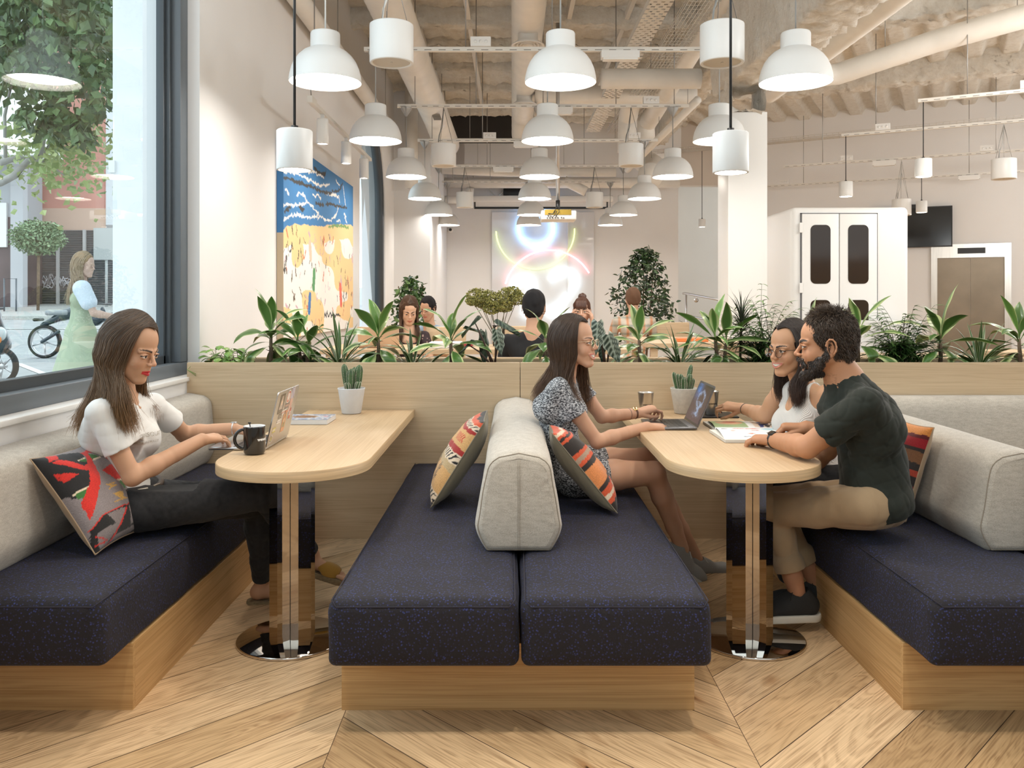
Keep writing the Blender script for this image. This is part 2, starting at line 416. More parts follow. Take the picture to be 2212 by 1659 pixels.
# ---- window wall (left): opening Y 1.2..5.1, z .92..4.6, wall runs on to Y 13.5
def wallbox(name, boxes, mat, bev=0):
    mb = MB()
    for lo, hi in boxes: mb.box(lo, hi, 0, bev)
    return struct(mb.build(name, mat))
def arch_hole_wall():
    mb = MB()
    x1, x0 = XL, XL-.34
    mb.box((x0,-1.8,0), (x1,5.1,.90))                   # below the window
    mb.box((x0,-1.8,.9), (x1,1.0,5.0))
    mb.box((x0,1.0,4.55), (x1,5.1,5.0))
    mb.box((x0,5.1,0), (x1,10.45,5.0))
    # arched window bay Y 10.45..12.6, springing at z 3.0, half round top
    ya, yb, zs = 10.45, 12.55, 2.75; yc = (ya+yb)/2; r = (yb-ya)/2
    mb.box((x0,yb,0), (x1,13.5,5.0)); mb.box((x0,ya,0), (x1,yb,.5))
    n = 16
    for i in range(n):
        a0, a1 = PI*i/n, PI*(i+1)/n
        y0, z0 = yc+r*math.cos(a0), zs+r*math.sin(a0); y1, z1 = yc+r*math.cos(a1), zs+r*math.sin(a1)
        vs = [(x0,y0,z0),(x1,y0,z0),(x1,y1,z1),(x0,y1,z1),(x0,y0,5),(x1,y0,5),(x1,y1,5),(x0,y1,5)]
        mb.add(vs, [(0,1,2,3),(1,5,6,2),(0,3,7,4)], 0, False)
    return struct(mb.build('wall_left', M['white_wall']))
arch_hole_wall()
mb = MB(); mb.box((XL-.30,1.0,.9), (XL+.015,5.1,.925), 0, .004)
struct(mb.build('trim_1', M['white_paint']))
# dark aluminium window frame
wf = thing('window_1', None, None, (XL-.15, 3, .925)); wf['kind'] = 'structure'
mb = MB(); xf = XL-.14
for lo, hi in [((xf,1.0,.925),(xf+.07,5.1,1.0)), ((xf,4.99,1.001),(xf+.07,5.1,4.449)), ((xf,1.0,1.001),(xf+.07,1.1,4.449)), ((xf,1.0,4.45),(xf+.07,5.1,4.55))]: mb.box(lo, hi, 0, .004)
for lo, hi in [((xf-.05,1.08,.99),(xf-.005,5.02,1.045)), ((xf-.05,4.93,.96),(xf-.005,5.0,4.5)), ((xf-.02,4.955,.96),(xf+.02,4.99,4.5))]: mb.box(lo, hi, 1, .003)
mb.build('window_frame', [M['frame_grey'], M['frame']], wf)
mb = MB(); mb.add([(xf-.03,1.05,.98),(xf-.03,4.97,.98),(xf-.03,4.97,4.5),(xf-.03,1.05,4.5)], [(0,1,2,3)], 0, False)
mb.build('window_pane', M['glass'], wf)
# far arched window
wf = thing('window_2', None, None, (XL-.1, 11.5, .5)); wf['kind'] = 'structure'
ya, yb, zs = 10.45, 12.55, 2.75; yc = (ya+yb)/2; r = (yb-ya)/2-.03
mb = MB(); pth = [(XL-.08, yb-.04, .5)]+[(XL-.08, yc+r*math.cos(PI*i/20), zs+r*math.sin(PI*i/20)) for i in range(21)]+[(XL-.08, ya+.04, .5)]
mb.tube(pth, .065, 6); mb.build('window_frame', M['frame'], wf)
mb = MB(); vs = [(XL-.12, yc, zs)]+[(XL-.12, p[1], p[2]) for p in pth]
mb.add(vs, [(0, i, i+1) for i in range(1, len(vs)-1)], 0, False); mb.build('window_pane', M['glass'], wf)

# ---- other walls
wallbox('wall_recess', [((XL-.34,13.5,0),(-1.29,13.75,5.0)), ((-1.45,13.752,0),(-1.292,16.99,5.0))], M['white_wall'])
wallbox('wall_back', [((-1.5,17.0,0),(3.30,17.25,5.0))], M['white_wall'])
wallbox('wall_passage', [((3.2,19.4,0),(5.6,19.6,5.0)), ((3.2,17.25,0),(3.3,19.4,5.0)), ((3.30,17.0,3.65),(5.2,17.25,5.0))], M['warm_wall'])
A27 = math.radians(27)
WD = Vector((math.cos(A27), -math.sin(A27), 0)); WN = Vector((-math.sin(A27), -math.cos(A27), 0))   # along / facing direction of the slanting wall
W0 = Vector((4.2, 17.0, 0))
def wpt(u, off, z): return W0+WD*u+WN*off+Vector((0,0,z))
def wall_box(mb, u0, u1, o0, o1, z0, z1, mi=0):
    vs = [wpt(u0,o0,z0),wpt(u1,o0,z0),wpt(u1,o1,z0),wpt(u0,o1,z0),wpt(u0,o0,z1),wpt(u1,o0,z1),wpt(u1,o1,z1),wpt(u0,o1,z1)]
    mb.add(vs, [(0,3,2,1),(4,5,6,7),(0,1,5,4),(1,2,6,5),(2,3,7,6),(3,0,4,7)], mi, False)
mb = MB(); wall_box(mb, 0, 7.5, -.25, 0, 0, 5.0); struct(mb.build('wall_right', M['white_wall']))
wallbox('wall_side', [((9.6,-1.8,0),(9.8,14.8,2.4)), ((9.6,-1.8,4.7),(9.8,14.8,5.0)), ((9.6,-1.8,2.4),(9.8,.5,4.7)), ((9.6,10.5,2.4),(9.8,14.8,4.7))], M['white_wall'])
wallbox('wall_front', [((-2.2,-2.0,0),(9.8,-1.8,2.3)), ((-2.2,-2.0,4.75),(9.8,-1.8,5.0)), ((-2.2,-2.0,2.3),(-1.4,-1.8,4.75)), ((9.2,-2.0,2.3),(9.8,-1.8,4.75))], M['white_wall'])
for i_, (a_, b_) in enumerate((((-1.4,-1.9,2.3),(9.2,-1.9,4.75)), ((9.7,.5,2.4),(9.7,10.5,4.7)))):     # unseen glazed openings added behind and beside the camera to let in sky light
    mb = MB(); (xa_, ya_, za_), (xb_, yb_, zb_) = a_, b_; mb.add([(xa_,ya_,za_),(xb_,yb_,za_),(xb_,yb_,zb_),(xa_,ya_,zb_)], [(0,1,2,3)], 0, False); struct(mb.build('window_%d' % (i_+3), M['glass']))

# white square pillar with a rough sprayed capital
mb = MB(); mb.box((2.055,8.15,0), (2.43,8.55,3.16), 0, .006); struct(mb.build('trim_2', M['white_paint']))

# ---- planter divider (long oak box the plants stand in)
t = thing('planter_divider', 'long oak planter divider running behind both booth tables, plants growing out of its top', 'planter', (1.3, YD, 0))
mb = MB(); mb.box((XL,YD,0), (.045,YD+.03,1.007), 0, .0015); mb.box((.048,YD,0), (5.2,YD+.03,1.007), 0, .0015)
mb.box((XL,YD+.33,0), (5.2,YD+.355,1.007), 0, .0015); mb.box((5.17,YD,0), (5.2,YD+.33,1.007))
mb.build('panel', M['oak'], t)
mb = MB(); mb.grid(lambda u, v: Vector((lerp(XL+.01, 5.16, u), YD+.031+v*.295, .955+.012*mnoise.noise(Vector((u*90, v*5, 0))))), 200, 8)
mb.build('soil', M['soil'], t)
mb = MB(); mb.box((XL,YD+.352,.985), (5.2,YD+.40,1.012), 0, .002); mb.build('ledge', M['oak'], t)

# ---- benches
SEAT = .437
def cushion(mb, x0, x1, y0, y1, z0, z1, r=.045, crown=.012, nx=14, ny=40):
    """upholstered block: softened edges and a slight crown"""
    def prof(u):   # ring around the cross section in XZ, rounded rectangle
        w, h = (x1-x0), (z1-z0)
        pts = []
        c = [(x1-r, z1-r, 0), (x0+r, z1-r, 90), (x0+r, z0+r*.5, 180), (x1-r, z0+r*.5, 270)]
        return c
    ring = []
    for cx_, cz_, a0, rr_ in [(x1-r, z1-r, 0, r), (x0+r, z1-r, 90, r), (x0+r*.5, z0+r*.5, 180, r*.5), (x1-r*.5, z0+r*.5, 270, r*.5)]:
        for k in range(5):
            a = math.radians(a0+90*k/4); ring.append((cx_+rr_*math.cos(a), cz_+rr_*math.sin(a)))
    # add points along the top
    out = []
    for i, p in enumerate(ring):
        q = ring[(i+1) % len(ring)]; out.append(p)
        L = math.hypot(q[0]-p[0], q[1]-p[1])
        m_ = int(L/.045)
        for j in range(1, m_): out.append((lerp(p[0], q[0], j/m_), lerp(p[1], q[1], j/m_)))
    n = len(out); cx_, cz_ = (x0+x1)/2, (z0+z1)/2
    ys = [0]+[r*(1-math.cos(math.radians(a))) for a in (25, 50, 70, 90)]
    sc = [1-r*1.0*(1-math.sin(math.radians(a)))/1 for a in (0, 25, 50, 70, 90)]
    rows = [(y0+yy, a) for yy, a in zip(ys, (0, 25, 50, 70, 90))]+[(lerp(y0+r, y1-r, k/ny), 90) for k in range(1, ny)]+[(y1-yy, a) for yy, a in list(zip(ys, (0, 25, 50, 70, 90)))[::-1]]
    vs = []
    for y, a in rows:
        ins = r*(1-math.sin(math.radians(a)))
        for (x, z) in out:
            fx = (x-cx_)/((x1-x0)/2); fz = (z-cz_)/((z1-z0)/2)
            X = cx_+(x-cx_)*(1-ins/((x1-x0)/2)); Z = cz_+(z-cz_)*(1-ins/((z1-z0)/2))
            if fz > .9: Z += crown*(1-fx*fx)*min(1, (y-y0)/.2, (y1-y)/.2)+.003*mnoise.noise(Vector((x*7, y*7, 1)))
            if abs(fx) > .9: X += .004*mnoise.noise(Vector((z*9, y*6, 4)))
            vs.append((X, y, Z))
    fs = [(j*n+i, j*n+(i+1) % n, (j+1)*n+(i+1) % n, (j+1)*n+i) for j in range(len(rows)-1) for i in range(n)]
    fs = [tuple(reversed(f)) for f in fs]
    fs.append(tuple(range(n))); fs.append(tuple(reversed(range((len(rows)-1)*n, len(rows)*n))))
    mb.add(vs, fs, 0, True)
def seam(mb, pts, r=.0022): mb.tube(pts, r, 5)
Y0 = 2.635; Yb = 2.846
M['seam'] = pmat('navy_seam', (.02,.018,.03), .9)
def bench(label, xa, xb, cushions, base):
    t = thing('booth_bench', label, 'bench', ((xa+xb)/2, 3.8, 0), 'upholstered booth benches')
    mb = MB(); x0, x1 = base; mb.box((x0,Yb,0), (x1,Yb+.02,.222)); mb.box((x0+.02,Yb+.02,.0), (x1-.02,YD-.001,.221))
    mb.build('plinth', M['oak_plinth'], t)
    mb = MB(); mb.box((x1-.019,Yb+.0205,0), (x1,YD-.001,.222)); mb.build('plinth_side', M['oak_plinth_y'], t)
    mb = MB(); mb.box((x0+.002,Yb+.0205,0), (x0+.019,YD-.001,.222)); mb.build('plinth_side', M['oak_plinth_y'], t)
    for a, b in cushions:
        mb = MB(); cushion(mb, a, b, Y0, YD-.003, .222, SEAT); o = mb.build('seat_cushion', M['navy'], t)
        mb = MB(); g = .012
        seam(mb, [(a+g+.01, YD-.02, SEAT-.004), (a+g, Y0+.03, SEAT-.008), (a+.03, Y0+.006, SEAT-.022), (b-.03, Y0+.006, SEAT-.022), (b-g, Y0+.03, SEAT-.008), (b-g-.01, YD-.02, SEAT-.004)])
        mb.build('piping', M['seam'], o)
    return t
bench('navy double booth bench in the middle with the beige backrest standing on it', -.573, .622, [(-.573, .0215), (.0285, .622)], (-.566, .606))
bench('navy booth bench under the window at the left, oak plinth at its right side', XL, -1.26, [(XL+.006, -1.262)], (XL+.003, -1.26))
bench('navy booth bench at the right where the man in khaki trousers sits', 1.30, 2.495, [(1.30, 1.894), (1.901, 2.495)], (1.30, 2.495))

# ---- backrests: soft bolster with bulging foot
def bolster(name, label, xc, y0, y1, wt, wb, z1, half=None, seam_y=True):
    t = thing(name, label, 'backrest', (xc, (y0+y1)/2, SEAT), 'beige backrest bolsters')
    def ring(sx):
        pts = []
        hw_b, hw_t = wb/2, wt/2
        prof = [(0, 0), (.75, 0), (.93, .02), (1.0, .07), (1.0, .13), (.97, .2)]
        P = []
        h = z1-SEAT-.012
        for u in range(25):
            a = u/24
            # half profile bottom -> top : superellipse blend
            z = h*a
            if a < .26: w = hw_b*(.74+.26*math.sin(a/.26*PI/2))
            else: w = lerp(hw_b, hw_t*1.02, ((a-.26)/.74)**.9)
            tp = max(0, (a-.80)/.20); w *= math.sqrt(max(0, 1-tp**2.6)) if tp < 1 else 0
            P.append((w, z))
        return P
    P = ring(1); ringpts = [(w, z) for w, z in P]+[(-w, z) for w, z in P[::-1]][1:]
    if half == 'R': ringpts = [(max(w, -.001), z) for w, z in ringpts]
    n = len(ringpts)
    mb = MB(); vs = []; rows = []
    e = .055
    for a in (0, 20, 40, 60, 75, 90): rows.append((y0+e*(1-math.sin(math.radians(a)))*1.0 if False else y0+e-e*math.cos(math.radians(90-a)) if False else y0+e*(1-math.sin(math.radians(a))), a))
    rows = [(y0+e*(1-math.cos(math.radians(a))), math.sin(math.radians(a))) for a in (0, 20, 40, 60, 75, 90)]
    ny = 24; mid = [(lerp(y0+e, y1-.02, k/ny), 1) for k in range(1, ny)]
    rows = rows+mid+[(y1-.002, .985)]
    zc = (z1-SEAT)*.48
    for y, q in rows:
        ins = .028*(1-q)
        for w, z in ringpts:
            X = w*(1-ins/(wb/2))
            Z = zc+(z-zc)*(1-ins/((z1-SEAT)/2))
            nz_ = .004*mnoise.noise(Vector((w*9+xc, y*5, z*8))) if not (half and w < 0) else 0
            vs.append((xc+X+nz_, y, SEAT+.003+Z))
    fs = [(j*n+i, j*n+(i+1) % n, (j+1)*n+(i+1) % n, (j+1)*n+i) for j in range(len(rows)-1) for i in range(n)]
    fs = [tuple(reversed(f)) for f in fs]; mb.add(vs, fs, 0, True)
    # front face as concentric rings (with soft puckers)
    prev = vs[:n]; fvs = []; cxz = Vector((xc, y0, SEAT+zc)); K = 7
    for k in range(K+1):
        s_ = 1-k/K
        for i, p in enumerate(prev):
            p = Vector(p); q = cxz+(p-cxz)*s_; q.y = y0-.010*(1-s_**3)
            q.y += .0025*math.sin(i*1.9)*s_**6*(1 if 2 < i < n/2 else .3)
            fvs.append(tuple(q))
    ffs = [(k*n+i, k*n+(i+1) % n, (k+1)*n+(i+1) % n, (k+1)*n+i) for k in range(K) for i in range(n)]
    mb.add(fvs, ffs, 0, True)
    body = mb.build('body', M['beige'], t)
    mb = MB()
    seam(mb, [Vector(vs[n*2+i])+Vector((0,-.002,0)) for i in list(range(n))+[0]], .0018)
    for sx in (-.0035, .0035): seam(mb, [(xc+sx, y0-.0105-.001*math.sin(a*PI), SEAT+.02+a*(z1-SEAT-.06)) for a in [j/12 for j in range(13)]], .0009)
    mb.build('stitching', pmat('beige_stitch', (.33,.28,.22), .9), body)
    return t
bolster('backrest', 'beige rounded backrest standing in the middle of the centre bench', .025, 3.12, YD-.005, .222, .325, .822)
bolster('backrest', 'beige rounded backrest on the right bench behind the man in the dark t-shirt', 1.865, 3.12, YD-.2, .222, .325, .822)
bolster('backrest', 'beige backrest along the window wall behind the long-haired woman', XL+.014, 1.0, YD-.006, .25, .30, .845, half='R')
# back cushion on the divider right of the man
t = thing('backrest', 'beige back cushion lying along the oak divider at the right edge', 'backrest', (2.9, YD-.1, SEAT), 'beige backrest bolsters')
mb = MB()
def fn(u, v):
    a = u; x = lerp(2.03, 4.9, v)
    P = [(-.20, 0), (-.215, .06), (-.20, .16), (-.17, .28), (-.15, .345), (-.12, .375), (-.07, .385), (-.01, .385)]
    i = min(int(a*(len(P)-1)), len(P)-2); f = a*(len(P)-1)-i
    return Vector((x, YD+lerp(P[i][0], P[i+1][0], f)+.003*mnoise.noise(Vector((x*5, a*4, 0))), SEAT+lerp(P[i][1], P[i+1][1], f)))
mb.grid(fn, 14, 40); mb.build('body', M['beige'], t)

# ---- tables: D shaped top with a round end, polished cross-shaped column on a disc
def table(label, xc, pedx):
    t = thing('booth_table', label, 'table', (pedx, 3.445, 0), 'oak booth tables')
    w = .30; yc = 3.40; ye = 3.095; outl = [(xc-w, YD-.002)]
    m_ = 28; outl += [(xc-w*math.cos(PI*k/m_), yc-(yc-ye)*math.sin(PI*k/m_)**.92) for k in range(m_+1)]
    outl += [(xc+w, YD-.002)]
    n = len(outl); z0, z1 = .700, .740; e = .0025
    cx_, cy_ = xc, 4.0
    ins = [(cx_+(x-cx_)*(1-e/w), y+e if y < yc else y) for x, y in outl]
    mb = MB()
    mb.add([(x, y, z1) for x, y in ins], [tuple(range(n))], 0, False)
    mb.add([(x, y, z0) for x, y in outl], [tuple(reversed(range(n)))], 0, False)
    top = mb.build('tabletop', M['oak_y'], t)
    mb = MB(); vs = [(x, y, z0) for x, y in outl]+[(x, y, z1-e) for x, y in outl]+[(x, y, z1) for x, y in ins]
    fs = [(r_*n+i, r_*n+i+1, (r_+1)*n+i+1, (r_+1)*n+i) for r_ in range(2) for i in range(n-1)]
    mb.add(vs, fs, 0, True); mb.build('edge_band', M['oak_edge'], t)
    # column: cross of four square tubes
    c = Vector((pedx, 3.445, 0)); a = .036
    mb = MB()
    poly = []
    for (dx, dy) in [(-1,-1), (1,-1), (1,1), (-1,1)]:
        cx_, cy_ = c.x+dx*0, c.y
    L = .087; wv = .058
    cross = [(-wv*.5,-L), (wv*.5,-L), (wv*.5,-wv*.5), (L,-wv*.5), (L,wv*.5), (wv*.5,wv*.5), (wv*.5,L), (-wv*.5,L), (-wv*.5,wv*.5), (-L,wv*.5), (-L,-wv*.5), (-wv*.5,-wv*.5)]
    R = Matrix.Rotation(math.radians(45+2), 4, 'Z')
    mb.prism(cross, .012, .70, 0, None, Matrix.Translation(c) @ R); mb.build('column', M['chrome'], t)
    for sy in (-1, 1): mb = MB(); mb.box((c.x-.0006-.0015*sy,c.y+sy*.0415-.001,.013), (c.x+.0006-.0015*sy,c.y+sy*.0415+.001,.699)); mb.build('joint', M['black'], t)  # thin black strip added to draw the dark line in each notch
    mb = MB(); mb.lathe([(.0,.013), (.214,.013), (.218,.011), (.219,.004), (.216,.0005)], 64, c); mb.build('base_plate', M['chrome'], t)
    return t
table('oak booth table at the left holding the black mug and the stickered laptop', -.857, -.883)
table('oak booth table at the right holding the open magazine and the steel tumblers', .905, .955)
# ================================================================== CEILING
ZC = 4.75
def rough(mb, fn, nu, nv, amp=.03, sc=9, seed=0, mi=0, nrm=None):
    """displaced patch"""
    def g(u, v):
        p = fn(u, v); q = Vector(p)*sc+Vector((seed, 0, 0))
        d = amp*(mnoise.noise(q)+.6*mnoise.noise(q*2.3)+.4*mnoise.noise(q*5.1))
        return Vector(p)+(nrm if nrm is not None else Vector((0,0,-1)))*d
    mb.grid(g, nu, nv, mi)
mb = MB()
rough(mb, lambda u, v: (lerp(-2.0, 2.9, u), lerp(7.0, 17.2, v), ZC), 150, 300, .035, 7)
mb.box((-2.2,-2.0,ZC+.04), (2.9,7.1,ZC+.1)); mb.box((-2.2,7.0,ZC+.3), (2.9,19.6,ZC+.36))
# corrugated deck over the right part: ribs run towards the slanting wall
def deck(u, v):
    a = lerp(-1.5, 9.0, u); d = lerp(-.2, 14, v)
    p = W0+WD*a+WN*d
    f = (a/.46) % 1.0
    z = 4.92-.11*(1 if .12 < f < .55 else (.0 if f > .67 or f < 0 else (f/.12 if f <= .12 else (1-(f-.55)/.12))))
    return Vector((p.x, p.y, z+.012*mnoise.noise(Vector((p.x*9, p.y*9, 0)))+.008*mnoise.noise(Vector((p.x*30, p.y*30, 0)))))
mb.grid(deck, 420, 100)
mb.box((2.3,-2.0,5.02), (9.8,19.6,5.1))
struct(mb.build('ceiling', M['plaster']))

def beam(name, a, b, w, z0, z1, amp=.04, seed=0, parent=None):
    """sprayed beam from a to b (xy), rough on all sides"""
    a = Vector((a[0], a[1], 0)); b = Vector((b[0], b[1], 0)); d = (b-a); L = d.length; d.normalize(); n = Vector((-d.y, d.x, 0))
    mb = MB(); prof = [(-w/2, z1), (-w/2, lerp(z1, z0, .5)), (-w/2+.02, z0+.02), (0, z0), (w/2-.02, z0+.02), (w/2, lerp(z1, z0, .5)), (w/2, z1)]
    def fn(u, v):
        i = min(int(v*6), 5); f = v*6-i; o = lerp(prof[i][0], prof[i+1][0], f); z = lerp(prof[i][1], prof[i+1][1], f)
        q = a+d*(u*L)+n*o; k = Vector((q.x, q.y, z))*10+Vector((seed, 0, 0))
        s = amp*(mnoise.noise(k)+.6*mnoise.noise(k*2.5)+.4*mnoise.noise(k*6))
        return Vector((q.x, q.y, z))+n*(s*(1 if o > 0 else -1)*.7)+Vector((0, 0, -s))
    mb.grid(fn, max(20, int(L*26)), 30)
    return struct(mb.build(name, M['plaster'], parent))
nb = 3
for y, w, z0 in [(9.95,.20,4.53),(11.1,.09,4.66),(12.2,.10,4.64),(13.4,.10,4.64),(14.5,.2,4.5),(8.7,.09,4.66),(15.6,.1,4.6)]:
    beam('trim_%d' % nb, (-1.95,y), (2.85,y), w, z0, ZC+.04, .03, y); nb += 1
beam('trim_%d' % nb, (2.245,8.75), (2.52,2.0), .46, 3.42, 5.0, .04, 3); nb += 1        # heavy beam resting on the pillar
beam('trim_%d' % nb, (2.24,8.1), (2.24,8.6), .34, 3.14, 3.7, .05, 9); nb += 1
beam('trim_%d' % nb, (2.6,8.6), (2.75,17), .34, 4.3, 5.0, .04, 5); nb += 1
for off, z0, w in [(3.1,4.55,.30),(6.4,4.5,.34),(9.7,4.5,.34)]:
    p = W0+WN*off; q = p+WD*8.2; s_ = p-WD*(1.0-off*.12)
    beam('trim_%d' % nb, (max(s_.x, 2.75), s_.y-(max(s_.x,2.75)-s_.x)*math.tan(A27)), (q.x,q.y), w, z0, 5.0, .04, off); nb += 1
# thin joists along the room
for x in (-1.45, -1.12, -.50, .66, 1.32):
    mb = MB(); mb.box((x-.025,9.2,4.60), (x+.025,14.4,4.68)); struct(mb.build('trim_%d' % nb, M['rail'])); nb += 1
# bulkhead at the far end; near-black sheet stands in for unlit depth
mb = MB(); mb.box((-.9,16.2,3.95), (3.2,16.25,4.75)); struct(mb.build('trim_%d' % nb, M['white_wall'])); nb += 1
mb = MB(); mb.box((-1.28,14.6,4.05), (.2,14.62,4.6)); struct(mb.build('trim_%d' % nb, pmat('void_shade_sheet', (.03,.027,.025), .9))); nb += 1

# ------------------------------------------------------------------ ducts and pipes
def duct(label, pts, r, diffs=(), grille=None, cat='duct', name='air_duct', group=None, ribs=True):
    t = thing(name, label, cat, pts[0], group)
    P = []
    for i in range(len(pts)-1):
        a, b = Vector(pts[i]), Vector(pts[i+1]); n = max(2, int((b-a).length/.075)) if ribs else 2
        for k in range(n): P.append(a.lerp(b, k/n))
    P.append(Vector(pts[-1]))
    mb = MB(); rs = [r*(1.0 if i % 2 else 1.012) for i in range(len(P))] if ribs else r
    mb.tube(P, rs, 28); mb.build('tube', M['duct'], t)
    for i in range(len(pts)-1):
        a, b = Vector(pts[i]), Vector(pts[i+1])
        if (b-a).length > .7 and abs(b.z-a.z) < .5*(b-a).length:
            for q in ((.12, .5, .88) if (b-a).length > 2 else (.5,)):
                p = a.lerp(b, q)
                if p.z < 4.4: mb = MB(); mb.tube([p+Vector((0,0,r*.9)), (p.x,p.y,4.74)], .004, 5); mb.build('hanger_rod', M['metal_wire'], t)
    for d, y in diffs:      # round ceiling diffuser
        mb = MB(); c = Vector((pts[0][0], y, pts[0][2]-r*.8))
        mb.lathe([(.10,0),(.10,-.07),(.13,-.10)], 24, c)
        for q in range(4): mb.lathe([(.03+q*.033,-.10),(.043+q*.033,-.125),(.049+q*.033,-.125),(.036+q*.033,-.098)], 24, c)
        mb.lathe([(.165,-.118),(.172,-.128),(.150,-.128),(.13,-.10)], 28, c)
        mb.build('diffuser', M['duct'], t)
    if grille:
        for gy in grille:
            mb = MB(); x, z = pts[0][0], pts[0][2]
            a = math.radians(-65)
            for q in range(9):
                yy = gy+q*.035; c = Vector((x+(r+.012)*math.cos(a), yy, z+(r+.012)*math.sin(a)))
                mb.box(c-Vector((.05,.008,.012)), c+Vector((.05,.008,.012)))
            mb.build('grille', pmat('grille_grey', (.25,.23,.2), .6), t)
    return t
duct('long white spiral duct running into the room above the left row of lamps', [(-1.09,4.5,4.0),(-1.09,12.3,4.0),(-1.0,13.2,3.75)], .19, grille=[8.1,11.3])
duct('white duct with two round diffusers running above the middle of the room', [(.16,4.5,4.18),(.16,13.0,4.18),(.16,13.4,3.95)], .165, diffs=[(0,8.6),(0,11.2)])
duct('white duct running into the room beside the rough beam over the pillar', [(2.02,4.0,4.25),(2.02,8.8,4.25),(1.98,13.5,3.9)], .13)
duct('white spiral duct crossing the room above the right rails', [(.95,9.1,3.72),(2.0,9.1,3.72)], .105)
duct('thinner white duct crossing behind the spiral duct above the middle lamps', [(.3,11.2,4.05),(2.4,11.2,4.05)], .12)
duct('bent white duct crossing the right part of the ceiling up to the corner', [(2.5,9.9,3.95),(3.3,9.9,3.93),(3.75,9.85,3.97),(4.55,9.2,4.15),(5.6,8.0,4.25),(6.4,7.0,4.3)], .12)
duct('smooth white duct hanging along the right side of the rough beam', [(2.86,3.0,3.62),(2.78,9.3,3.62)], .115)
duct('short white elbow duct hanging behind the right drum lamp', [(1.62,11.6,4.1),(1.62,12.0,3.9),(1.62,12.1,3.45)], .13)
duct('white vertical duct with a flared end above the right lamps', [(1.95,12.6,4.1),(1.95,12.6,3.72)], .15)
duct('crooked white duct behind the right column of lamps', [(2.2,15.3,4.5),(2.2,15,3.9),(2.35,14.3,3.6),(2.2,13.6,3.35)], .2)
duct('thin diagonal white pipe running up to the duct near the pillar', [(1.75,13.0,3.35),(2.3,10.6,3.85)], .05, ribs=False, name='pipe', cat='pipe')
duct('smooth white pipe running along the top of the window wall', [(-1.74,4.3,3.83),(-1.74,12.8,3.80)], .085, ribs=False, name='pipe', cat='pipe')
duct('grey white drain pipe with an elbow below the ceiling at the far wall', [(-1.25,15.6,4.3),(-1.25,15.6,3.75),(.0,15.7,3.72),(1.9,15.7,3.72)], .085, ribs=False, name='pipe', cat='pipe')
duct('thick white pipe across the far wall above the projection screen', [(-1.28,16.4,3.62),(3.2,16.4,3.62)], .10, ribs=False, name='pipe', cat='pipe')
duct('thin white pipe crossing under the middle duct', [(-.98,12.9,3.4),(-.98,12.9,3.78),(1.9,12.9,3.78)], .03, ribs=False, name='pipe', cat='pipe')
duct('short pipe with an elbow at the far wall left of the black box', [(-1.28,16.4,3.3),(-.9,16.4,3.3),(-.82,16.4,3.36),(-.80,16.4,3.52)], .075, ribs=False, name='pipe', cat='pipe')
duct('vertical grey drain pipe in the far left corner', [(-1.55,13.2,3.1),(-1.55,13.2,4.7)], .10, ribs=False, name='pipe', cat='pipe')
duct('white flexible pipe with a black collar near the far wall', [(.95,15.6,3.55),(1.35,15.6,3.35)], .09, name='pipe', cat='pipe')

# cable trays: perforated strip and wire mesh, both slanting away to the right
def tray(label, a, b, w, wire=False):
    a, b = Vector(a), Vector(b); t = thing('cable_tray', label, 'cable tray', a)
    d = (b-a); L = d.length; d.normalize(); n = Vector((-d.y, d.x, 0)).normalized(); up = n.cross(d); up = -up if up.z < 0 else up
    mb = MB()
    if wire:
        k = int(w/.035)
        for i in range(k+1): mb.tube([a+n*(-w/2+w*i/k), b+n*(-w/2+w*i/k)], .0035, 4)
        for s_ in (-1, 1):
            for h in (.03, .06): mb.tube([a+n*(s_*w/2)+up*h, b+n*(s_*w/2)+up*h], .0035, 4)
        m_ = int(L/.1)
        for i in range(m_+1):
            p = a+d*(L*i/m_); mb.tube([p-n*w/2+up*.06, p-n*w/2, p+n*w/2, p+n*w/2+up*.06], .0035, 4)
        mb.build('wire_mesh', M['rail'], t)
    else:
        # solid strip with slots
        m_ = int(L/.06); k = 6
        for i in range(m_):
            p = a+d*(L*i/m_)
            q0, q1 = p, p+d*(L/m_)*.999
            for j in range(k):
                o0 = -w/2+w*j/k; o1 = o0+w/k
                if (i+j) % 2 == 0:   # slot: leave an opening in the middle
                    gg = .25
                    c = [q0+n*o0, q1+n*o0, q1+n*o1, q0+n*o1]; e0, e1 = q0.lerp(q1, gg), q0.lerp(q1, 1-gg)
                    mb.add([q0+n*o0, e0+n*o0, e0+n*o1, q0+n*o1], [(0,1,2,3)], 0, False); mb.add([e1+n*o0, q1+n*o0, q1+n*o1, e1+n*o1], [(0,1,2,3)], 0, False)
                else: mb.add([q0+n*o0, q1+n*o0, q1+n*o1, q0+n*o1], [(0,1,2,3)], 0, False)
        for s_ in (-1, 1): mb.add([a+n*(s_*w/2), b+n*(s_*w/2), b+n*(s_*w/2)+up*.06, a+n*(s_*w/2)+up*.06], [(0,1,2,3)], 0, False)
        mb.build('strip', M['rail'], t)
    return t
tray('perforated white cable tray slanting down beside the middle right lamps', (1.42,5.6,4.15), (1.22,13.0,3.92), .22)
tray('wire mesh cable tray beside the perforated one', (1.85,5.6,4.2), (1.62,13.2,3.95), .30, True)
p0 = W0+WN*1.3-WD*1.0+Vector((0,0,4.15)); tray('long wire mesh cable tray under the ceiling along the slanting right wall', p0, p0+WD*7.5+Vector((0,0,.1)), .22, True)

